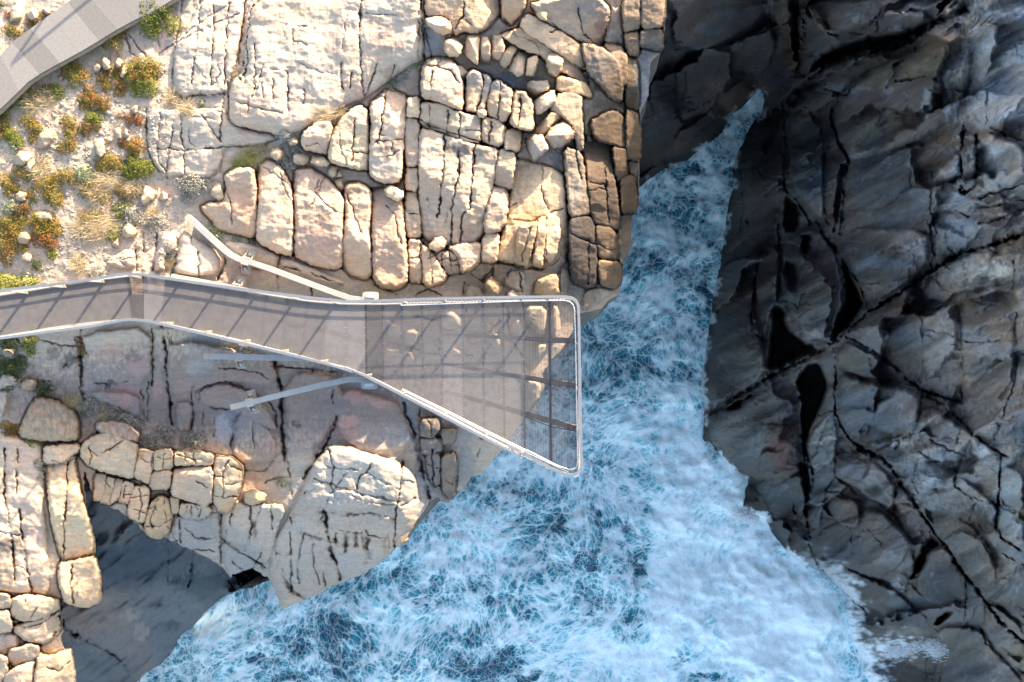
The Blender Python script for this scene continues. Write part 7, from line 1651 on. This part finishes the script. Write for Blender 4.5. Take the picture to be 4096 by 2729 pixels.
# palette, kind, tile, lobes (x y r), label
PL = [
    ('green', 'bush', 1, '1010,80,60 1070,70,60 1030,140,62 1090,50,38 1020,215,32 1055,205,24', 'large round bright green bush overlapping the end of the paved path'),
    ('green', 'bush', 1, '1170,175,40 1160,205,28', 'small bright green bush alone right of the large round one'),
    ('mix', 'bush', 1, '750,240,42 800,215,42 770,300,42', 'olive green bush touching the lower edge of the paved path'),
    ('mix', 'cushion', 1, '460,470,40 505,470,38 520,510,42 555,515,32 500,545,30', 'green cushion shrub with red tips closest below the middle of the path'),
    ('mix', 'cushion', 1, '890,470,45 950,455,50 1020,445,38 1040,480,30 900,520,42 970,510,46 1030,515,24', 'widest orange and green cushion shrub on the slope, upper part'),
    ('green', 'cushion', 1, '930,580,42 980,570,48 1000,600,38 920,610,28', 'green cushion shrub with a dry tuft, joined below the widest one'),
    ('orange', 'cushion', 1, '695,530,30 705,560,30 715,590,20 712,492,16', 'small orange cushion shrub left of the widest one'),
    ('mix', 'cushion', 1, '775,485,30 800,500,28 785,520,18', 'small green shrub touching the left of the widest one'),
    ('orange', 'cushion', 1, '800,575,30 825,590,24 800,620,24', 'patchy orange shrub below the small green one beside the widest'),
    ('brown', 'cushion', 1, '595,600,24 585,620,18', 'little brown shrub left of centre of the slope'),
    ('orange', 'cushion', 1, '575,670,32 610,650,28 560,700,24 585,720,18', 'left half of a pair of orange cushions in the middle of the slope'),
    ('orange', 'cushion', 1, '650,685,32 695,680,30 700,715,24 660,715,22', 'right half of a pair of orange cushions in the middle of the slope'),
    ('green', 'cushion', 1, '610,785,28 655,790,28 635,815,26', 'green cushion below the orange pair'),
    ('brown', 'cushion', 1, '555,870,26 590,845,28 640,850,26 575,895,20', 'curled brown cushion under the green one below the orange pair'),
    ('red', 'cushion', 1, '880,800,26 915,805,28 942,820,20', 'flat red cushion shrub right of the slope middle'),
    ('red', 'cushion', 1, '810,785,18', 'tiny red cushion left of the flat red one'),
    ('red', 'cushion', 1, '822,955,22 815,975,14', 'tiny dark red cushion left of the round orange one'),
    ('orange', 'cushion', 1, '880,980,32 920,980,36 900,1010,30', 'round orange and green cushion above the big shrub cluster'),
    ('mix', 'cushion', 1, '190,815,34 220,845,32 255,870,24 240,905,24 215,935,20', 'curved cushion shrub arching over the round white boulder'),
    ('mix', 'cushion', 1, '445,815,26 480,835,28 460,875,26 480,910,26 470,950,24 480,985,24 430,1000,28 400,1000,18', 'long hook shaped cushion shrub right of the round white boulder'),
    ('mix', 'cushion', 1, '690,1100,38 740,1095,44 790,1110,34 670,1130,24', 'left crown of the big shrub cluster on the slope'),
    ('green', 'cushion', 1, '890,1060,26 905,1100,38 870,1140,40 920,1150,38 860,1190,28 975,1130,46 1000,1140,26', 'right crown of the big shrub cluster on the slope'),
    ('brown', 'cushion', 1, '800,1270,28 830,1300,28 860,1320,22 900,1290,30', 'olive brown shrub below the big shrub cluster'),
    ('mix', 'cushion', 1, '400,1190,34 450,1180,34 490,1210,32 350,1215,32 300,1250,44 340,1290,42 360,1340,36 400,1360,22', 'large ring of green and orange cushions in the lower slope'),
    ('mix', 'cushion', 1, '600,1260,40 640,1290,34 570,1290,28 700,1330,36', 'low mixed shrub between the ring of cushions and the big cluster'),
    ('mix', 'cushion', 1, '580,1460,32 620,1470,34 650,1450,24', 'small mixed shrub above the walkway among dry grass'),
    ('green', 'cushion', 1, '800,1420,32 840,1390,28 820,1440,26 760,1570,34 740,1590,22', 'dark green shrub between grey bushes near the white wedge boulder'),
    ('mix', 'cushion', 1, '130,1160,34 180,1170,34 200,1195,20', 'olive shrub below the upright pale stone'),
    ('mix', 'cushion', 1, '200,1300,24 225,1345,18', 'tiny shrub left of the large ring of cushions'),
    ('mix', 'cushion', 1, '30,1220,34 70,1250,34 110,1270,20 60,1300,24', 'mixed shrub on the left edge, above the pale boulder among shrubs'),
    ('brown', 'cushion', 1, '145,1410,36 180,1405,24 120,1430,20', 'brownish shrub beside the low flat stone'),
    ('mix', 'cushion', 1, '20,830,34 10,880,36 40,900,24', 'mixed shrub at the left edge, left of the arching cushion'),
    ('green', 'cushion', 1, '70,910,30 105,940,32 130,970,26 60,890,22', 'slanting green shrub lower left of the arching cushion'),
    ('green', 'cushion', 1, '10,720,34 40,760,24 15,780,20', 'green shrub on the left edge just below the path'),
    ('green', 'cushion', 1, '150,630,34 190,640,30 140,680,38 180,700,30', 'green shrub at the bend of the path'),
    ('mix', 'cushion', 1, '250,630,24 290,610,26 320,600,20', 'orange tipped shrub right of the one at the path bend'),
    ('green', 'cushion', 1, '350,610,24 385,605,30 400,640,26', 'green shrub third along the path from its bend'),
    ('mix', 'cushion', 1, '270,1500,44 330,1490,40 360,1530,36 300,1560,40 240,1490,28 380,1560,24', 'big red and green shrub patch just above the walkway, right part'),
    ('red', 'cushion', 1, '300,1590,30 330,1610,36 350,1650,28 280,1620,34 235,1600,24', 'rust red patch hanging below the big red and green shrub'),
    ('mix', 'cushion', 1, '60,1500,44 120,1500,36 30,1550,44 90,1560,40 150,1480,26', 'big mixed shrub patch in the left corner above the walkway'),
    ('orange', 'cushion', 1, '30,1630,40 80,1610,34 60,1680,36 20,1720,32 50,1760,26', 'tall orange patch at the left edge above the walkway'),
    ('green', 'cushion', 1, '345,1710,22 355,1725,16', 'bright green dot at the foot of the rust red patch'),
    ('mix', 'cushion', 1, '150,1665,26 165,1655,18', 'small olive shrub between pale boxy stones above the walkway'),
    ('dark', 'cushion', 1, '250,1790,24 240,1775,16', 'single dark green tuft above the moss strip'),
    ('red', 'cushion', 1, '55,110,18 50,90,14', 'small red shrub above the path in the corner'),
    ('mix', 'cushion', 1, '60,205,30 100,215,32 130,225,18', 'olive shrub above the path, nearest the left edge'),
    ('brown', 'cushion', 1, '200,155,24 240,140,28 285,110,20', 'brown shrub along the upper side of the path'),
    ('dark', 'cushion', 1, '10,30,18', 'dark shrub in the very top left corner'),
    ('yellow', 'cushion', 4, '30,390,44 90,385,40 150,390,40 200,395,34 240,385,24 20,355,28 60,420,40', 'yellow green mossy strip along the upper side of the walkway'),
    ('green', 'cushion', 4, '190,790,30 200,830,28 210,860,18 230,770,20', 'green bush peeking out below the walkway at the left'),
    ('dark', 'cushion', 4, '60,940,44 20,980,44 110,960,38 150,910,30 100,1000,34', 'dark shrub filling the shady gully below the walkway'),
    ('dark', 'cushion', 4, '290,1080,34 310,1110,30 60,1090,20 270,1140,16', 'dark shrub beside the pinkish grey gully boulder'),
    ('dark', 'cushion', 4, '60,800,30 100,790,26 20,790,24', 'shaded dark shrub right under the walkway at the left edge'),
    ('orange', 'cushion', 4, '40,1355,28 75,1370,26 100,1380,24 60,1400,20', 'orange cushion on the lit rock at the left edge, below the walkway'),
    ('green', 'cushion', 4, '200,1460,22 240,1455,26 270,1450,18', 'thin green strip in the crack below the big rounded lit block'),
    # grey everlasting bushes
    ('grey', 'bush', 1, '1240,1240,40 1290,1230,44 1340,1240,36 1280,1290,40 1320,1290,30 1260,1330,28 1390,1260,26', 'large grey white bush above the end of the curved strut'),
    ('grey', 'bush', 1, '870,1420,34 910,1440,40 930,1480,34 880,1480,34 850,1520,24', 'grey bush right of the dark green shrub on the slope'),
    ('grey', 'bush', 1, '1050,1490,34 1090,1500,30 1030,1530,24', 'grey bush left of the upper end of the curved strut'),
    ('grey', 'bush', 1, '1920,900,28 1960,990,38 1930,1010,30 1990,1010,26', 'grey bush between the small pointed stone and the pill shaped stones'),
    ('grey', 'bush', 1, '1900,1080,30 1940,1090,34 1970,1120,26', 'grey bush below the oval stone in the crevice'),
    ('pale', 'bush', 1, '1350,690,20 1345,715,14', 'tiny pale bush in the cracked slab above the slope'),
    ('grey', 'bush', 4, '620,320,26 660,315,32 695,330,20', 'pale grey bush just above the walkway bend'),
    ('grey', 'bush', 4, '1160,150,24 1180,180,28 1165,210,16', 'small grey bush in the crack below the upper strut end'),
    ('pale', 'bush', 4, '1420,40,28 1450,60,30 1465,85,20', 'pale green bush beside the curve of the upper strut'),
    ('pale', 'bush', 4, '1595,95,22', 'tiny pale bush below the pinkish rounded block'),
    ('dark', 'bush', 4, '1700,40,26 1710,80,28 1695,110,20', 'dark bush tucked under the gap between the pinkish block and its neighbour'),
    ('grey', 'bush', 4, '560,1220,30 610,1210,36 650,1230,28 590,1255,24', 'grey bush at the lower end of the vegetated crack'),
    ('grey', 'bush', 4, '735,1285,28 760,1300,16', 'small grey bush second along the rim of the lit ledge'),
    ('grey', 'bush', 4, '830,1305,34 880,1320,38 930,1340,28 800,1320,20', 'grey bush third along the rim of the lit ledge'),
    ('grey', 'bush', 4, '1250,1455,28 1300,1445,36 1340,1465,28', 'separate grey bush above the rightmost tall block of the ledge'),
    ('grey', 'bush', 4, '1000,1470,34 1040,1480,36 990,1510,28 1020,1430,26', 'grey bush growing on the crazed block of the ledge'),
    ('grey', 'bush', 4, '1090,1380,28 1130,1410,30 1150,1440,24', 'grey bush at the upper right of the crazed block'),
    ('brown', 'bush', 4, '540,770,24 560,810,28 565,850,26 545,880,18', 'brownish plants filling the crack below the walkway bend'),
    ('grey', 'bush', 4, '1120,980,20 1118,1020,18 1125,1060,18', 'grey plants in the crack under the middle of the walkway'),
    ('grey', 'bush', 2, '400,530,22 430,510,26 460,490,18', 'grey green plants in the crevice above the twin columned block'),
    ('pale', 'bush', 2, '530,440,24 555,430,20', 'pale plant where the crevice meets the long vertical crack'),
    ('pale', 'bush', 2, '350,580,24 370,560,18', 'pale plant lower left in the crevice above the twin columned block'),
    ('pale', 'bush', 7, '1890,215,22 1910,235,16', 'tiny bush near the knobbly golden boulder'),
    ('grey', 'bush', 7, '265,95,22 275,130,18 270,190,16', 'grey plants between the cracked left slab and the tall pillar block'),
    ('pale', 'bush', 1, '555,1170,34 600,1165,34 580,1200,30', 'pale sage bush left of the big shrub cluster'),
    ('pale', 'bush', 1, '90,1400,34 60,1420,26', 'pale sage bush near the left edge, lower slope'),
    ('pale', 'bush', 1, '110,990,26', 'small pale sage bush under the slanting green shrub'),
    # grasses
    ('straw', 'grass', 1, '230,690,56', 'dry grass tuft below the path bend, left one'),
    ('straw', 'grass', 1, '315,655,50', 'dry grass tuft below the path bend, right one'),
    ('straw', 'grass', 1, '530,530,36', 'dry tuft in front of the red tipped cushion by the path'),
    ('straw', 'grass', 1, '995,600,38', 'dry tuft on the green cushion joined to the widest shrub'),
    ('straw', 'grass', 1, '1170,665,50', 'dry grass tuft at the corner of the jointed slab'),
    ('straw', 'grass', 1, '1270,735,44', 'dry grass in the joint right of the slab corner tuft'),
    ('straw', 'grass', 1, '290,1140,64', 'large dry grass tuft right of the upright pale stone'),
    ('straw', 'grass', 1, '725,1200,60', 'dry grass tuft in the middle of the big shrub cluster'),
    ('straw', 'grass', 1, '660,1290,60', 'dry grass tuft below the middle of the big shrub cluster'),
    ('straw', 'grass', 1, '900,1260,50', 'dry grass tuft at the lower right of the big shrub cluster'),
    ('straw', 'grass', 1, '700,1500,80', 'widest pale tuft in the lower slope, above the walkway'),
    ('straw', 'grass', 1, '560,1540,60', 'dry grass tuft left of the widest pale tuft'),
    ('straw', 'grass', 1, '540,1780,50', 'dry grass tuft alone above the walkway bend'),
    ('straw', 'grass', 1, '640,1560,56', 'dry grass tuft below the widest pale tuft'),
    ('straw', 'grass', 1, '1550,1165,46', 'dry grass at the lower end of the bushy crevice'),
    ('yellow', 'grass', 1, '1625,1110,54', 'greenish grass second from the lower end of the bushy crevice'),
    ('yellow', 'grass', 1, '1700,1050,54', 'greenish grass third from the lower end of the bushy crevice'),
    ('straw', 'grass', 1, '1775,1005,42', 'dry grass beside the oval stone in the crevice'),
    ('straw', 'grass', 1, '2170,790,56', 'dry brown growth at the foot of the domed slab'),
    ('straw', 'grass', 1, '2280,740,44', 'dry brown growth at the upper end of the foot of the domed slab'),
    ('straw', 'grass', 1, '1600,500,30', 'tiny dry plant where cracks meet on the upper slab'),
    ('straw', 'grass', 1, '700,290,40', 'reddish dry grass left of the olive bush by the path'),
    ('straw', 'grass', 4, '700,1260,44', 'dry grass between the first two grey bushes of the ledge rim'),
    ('straw', 'grass', 4, '500,1180,44', 'dry brown grass above the first grey bush of the ledge rim'),
    ('straw', 'grass', 4, '70,205,30', 'dry tuft beside the tall orange patch'),
    ('straw', 'grass', 1, '1030,1430,34', 'dry tuft above the grey bush by the strut end'),
    ('straw', 'grass', 4, '1150,260,34', 'yellow grass in the gap below the small grey bush'),
]


def leaves(lobes_m, pal, kind, rr, z0):
    V = []; Q = []; Cc = []
    for (cx, cy, r) in lobes_m:
        area = r * r
        size = .030 if kind == 'cushion' else (.036 if kind == 'bush' else .02)
        n = int(min(2600, max(60, area / (size * size) * 3.2)))
        bump = [(rr.uniform(-1, 1), rr.uniform(-1, 1), rr.uniform(.3, .55)) for _ in range(9)]
        hfac = .62 if kind == 'cushion' else .85
        bias = rr.random()
        for i in range(n):
            a = rr.uniform(0, 2 * math.pi); q = math.sqrt(rr.random())
            ex = 1 + .22 * math.sin(a * 3 + bias * 6) + .12 * math.sin(a * 7 + bias * 20)
            x = math.cos(a) * q * r * ex; y = math.sin(a) * q * r * ex
            h = math.sqrt(max(0, 1 - q * q)) * r * hfac
            g = max((1 - ((x / r - b[0]) ** 2 + (y / r - b[1]) ** 2) / (b[2] ** 2)) for b in bump)
            if kind == 'bush' and g < -.6 and rr.random() < .6: continue
            h += max(-.25, g) * r * .22
            h *= (1 - .35 * rr.random() ** 2)
            z = z0 + h - .06 * r
            s = size * rr.uniform(.6, 1.3)
            nx, ny, nz = x / r * .8 + rr.gauss(0, .45), y / r * .8 + rr.gauss(0, .45), .7 + rr.random() * .5
            d = Vector((nx, ny, nz)).normalized(); u = d.orthogonal().normalized(); w = d.cross(u)
            an = rr.uniform(0, 6.28); u, w = u * math.cos(an) + w * math.sin(an), w * math.cos(an) - u * math.sin(an)
            c = Vector((cx + x, cy + y, z)); k = len(V)
            V += [tuple(c - u * s), tuple(c + w * s * .55 + d * s * .2), tuple(c + u * s), tuple(c - w * s * .55 + d * s * .2)]
            Q.append((k, k + 3, k + 2, k + 1))
            # colour follows twig tips: clumps share a hue
            ci = int((pn(np.array([(cx + x) * 4.5]), np.array([(cy + y) * 4.5]), int(bias * 50))[0] + .5) * len(pal) * 1.0 + rr.gauss(0, .7)) % len(pal)
            col = pal[ci]; b = rr.uniform(.75, 1.35)
            Cc += [(col[0] * b, col[1] * b, col[2] * b)] * 4
    return V, Q, Cc


def grass(cx, cy, r, pal, rr, z0):
    V = []; Q = []; Cc = []
    n = int(90 + r * 420)
    lean = rr.uniform(2.5, 4.2)
    for i in range(n):
        a = rr.gauss(lean, 1.5); L = r * rr.uniform(.45, 1.25)
        bx, by = cx + rr.gauss(0, r * .25), cy + rr.gauss(0, r * .25)
        dx, dy = math.cos(a), math.sin(a); h = L * rr.uniform(.25, .6); w = rr.uniform(.004, .008)
        sx, sy = -dy * w, dx * w
        p = [(bx, by, z0 - .03), (bx + dx * L * .4, by + dy * L * .4, z0 + h), (bx + dx * L, by + dy * L, z0 + h * .55)]
        k = len(V)
        for j, q in enumerate(p):
            t = 1 - .45 * j
            V += [(q[0] - sx * t, q[1] - sy * t, q[2]), (q[0] + sx * t, q[1] + sy * t, q[2])]
        Q += [(k, k + 1, k + 3, k + 2), (k + 2, k + 3, k + 5, k + 4)]
        col = rr.choice(pal); b = rr.uniform(.7, 1.3); Cc += [(col[0] * b, col[1] * b, col[2] * b)] * 6
    return V, Q, Cc


def plants():
    rr = random.Random(11)
    for pal, kind, t, s, label in PL:
        L = [tuple(float(a) for a in tok.split(',')) for tok in s.split()]
        pts = []
        cx = sum(l[0] for l in L) / len(L); cy = sum(l[1] for l in L) / len(L)
        pc = S(t, cx, cy); zc = ground(*pc)
        V = []; Q = []; Cc = []
        for x, y, r in L:
            p = S(t, x, y); zg = ground(*p)
            X, Y, _ = W(p[0], p[1], zg + .05)
            rm = r * K * (H - zg) / FP * 1.68
            if kind == 'grass': v, q, c = grass(X, Y, rm, PAL[pal][0], rr, zg)
            else: v, q, c = leaves([(X, Y, rm)], PAL[pal][0], kind, rr, zg)
            o = len(V); V += v; Q += [tuple(i + o for i in f) for f in q]; Cc += c
        nm = {'bush': 'bush', 'cushion': 'cushion_shrub', 'grass': 'grass_tuft'}[kind]
        ori = W(pc[0], pc[1], zc)
        o = mesh_np(nm, np.array(V), np.array(Q), M_LEAF, np.array(Cc), smooth=False, origin=ori)
        tag(o, label, {'bush': 'bush', 'cushion': 'shrub', 'grass': 'grass'}[kind],
            {'bush': 'low bushes among the rocks', 'cushion': 'cushion shrubs on the sandy slope', 'grass': 'dry grass tufts among the rocks'}[kind])


plants()


def gravel():
    rr = random.Random(21)
    V = []; Q = []; Cc = []
    def add(px, py, r):
        z = ground(px, py); X, Y, _ = W(px, py, z); k = len(V)
        n = 6; a0 = rr.random() * 6
        c = rr.choice([(.40, .33, .25), (.34, .28, .21), (.42, .31, .23), (.28, .24, .2)])
        V.append((X, Y, z + r * .7)); 
        for ring, (f, h) in enumerate(((.65, .5), (1.0, -.3))):
            for j in range(n):
                a = a0 + 2 * math.pi * j / n + ring * .4; q = r * f * rr.uniform(.75, 1.25)
                V.append((X + math.cos(a) * q * 1.2, Y + math.sin(a) * q, z + r * h * rr.uniform(.8, 1.1)))
        for j in range(n): Q.append((k, k + 1 + j, k + 1 + (j + 1) % n))
        for j in range(n):
            a, b = k + 1 + j, k + 1 + (j + 1) % n; c_, d = a + n, b + n
            Q.append((a, c_, d)); Q.append((a, d, b))
        Cc.extend([c] * (1 + 2 * n))
    i = 0
    while i < 3400:
        x, y = rr.uniform(0, 1130), rr.uniform(420, 1850)
        if y - 420 < (560 - x) * .55: continue
        px, py = S(1, x, y)
        if pn(np.array([px / 60]), np.array([py / 60]), 3)[0] < -.05 and rr.random() < .8: continue
        add(px, py, min(.13, .016 + rr.expovariate(1) * .017)); i += 1
    for _ in range(260):
        x, y = rr.choice([(rr.uniform(1080, 1240), rr.uniform(1330, 1560)), (rr.uniform(20, 500), rr.uniform(2280, 2600))])
        px, py = S(1, x, y); add(px, py, rr.uniform(.012, .05))
    o = mesh_np('gravel', np.array(V), np.array(Q), M_ROCK, np.array(Cc), smooth=True)
    tag(o, 'scattered small pale stones over the sandy slope', 'gravel', kind='stuff')


gravel()

# ================================================================ LIGHT, SKY, CAMERA
SUN_EL = math.radians(19.0)
SUN_DX, SUN_DY = .571, .821            # towards the sun, in plan
w = bpy.data.worlds.new('World'); SC.world = w; w.use_nodes = True
nt = w.node_tree; bg = nt.nodes['Background']
sky = nt.nodes.new('ShaderNodeTexSky'); sky.sky_type = 'NISHITA'; sky.sun_disc = False
sky.sun_elevation = SUN_EL; sky.sun_rotation = math.atan2(SUN_DX, SUN_DY)
sky.air_density = 1.0; sky.dust_density = 2.5; sky.ozone_density = .4
nt.links.new(sky.outputs[0], bg.inputs[0]); bg.inputs[1].default_value = .15
sl = bpy.data.lights.new('sun', 'SUN'); sl.energy = 4.0; sl.angle = math.radians(.5); sl.color = (1.0, .835, .65)
so = bpy.data.objects.new('sun', sl); link(so)
d = Vector((SUN_DX * math.cos(SUN_EL), SUN_DY * math.cos(SUN_EL), math.sin(SUN_EL)))
so.rotation_euler = (d).to_track_quat('Z', 'Y').to_euler()
so.location = (40, 60, 80)

cam = bpy.data.cameras.new('camera'); cam.lens = 24; cam.sensor_width = 36; cam.clip_end = 2000
co = bpy.data.objects.new('camera', cam); co.location = (0, 0, H); link(co)
SC.camera = co
SC.view_settings.view_transform = 'Standard'; SC.view_settings.look = 'None'
SC.view_settings.exposure = 2.28; SC.view_settings.gamma = 1
SC.render.engine = 'CYCLES'
SC.cycles.max_bounces = 5; SC.cycles.diffuse_bounces = 3; SC.cycles.glossy_bounces = 2; SC.cycles.transparent_max_bounces = 6
SC.cycles.use_denoising = True
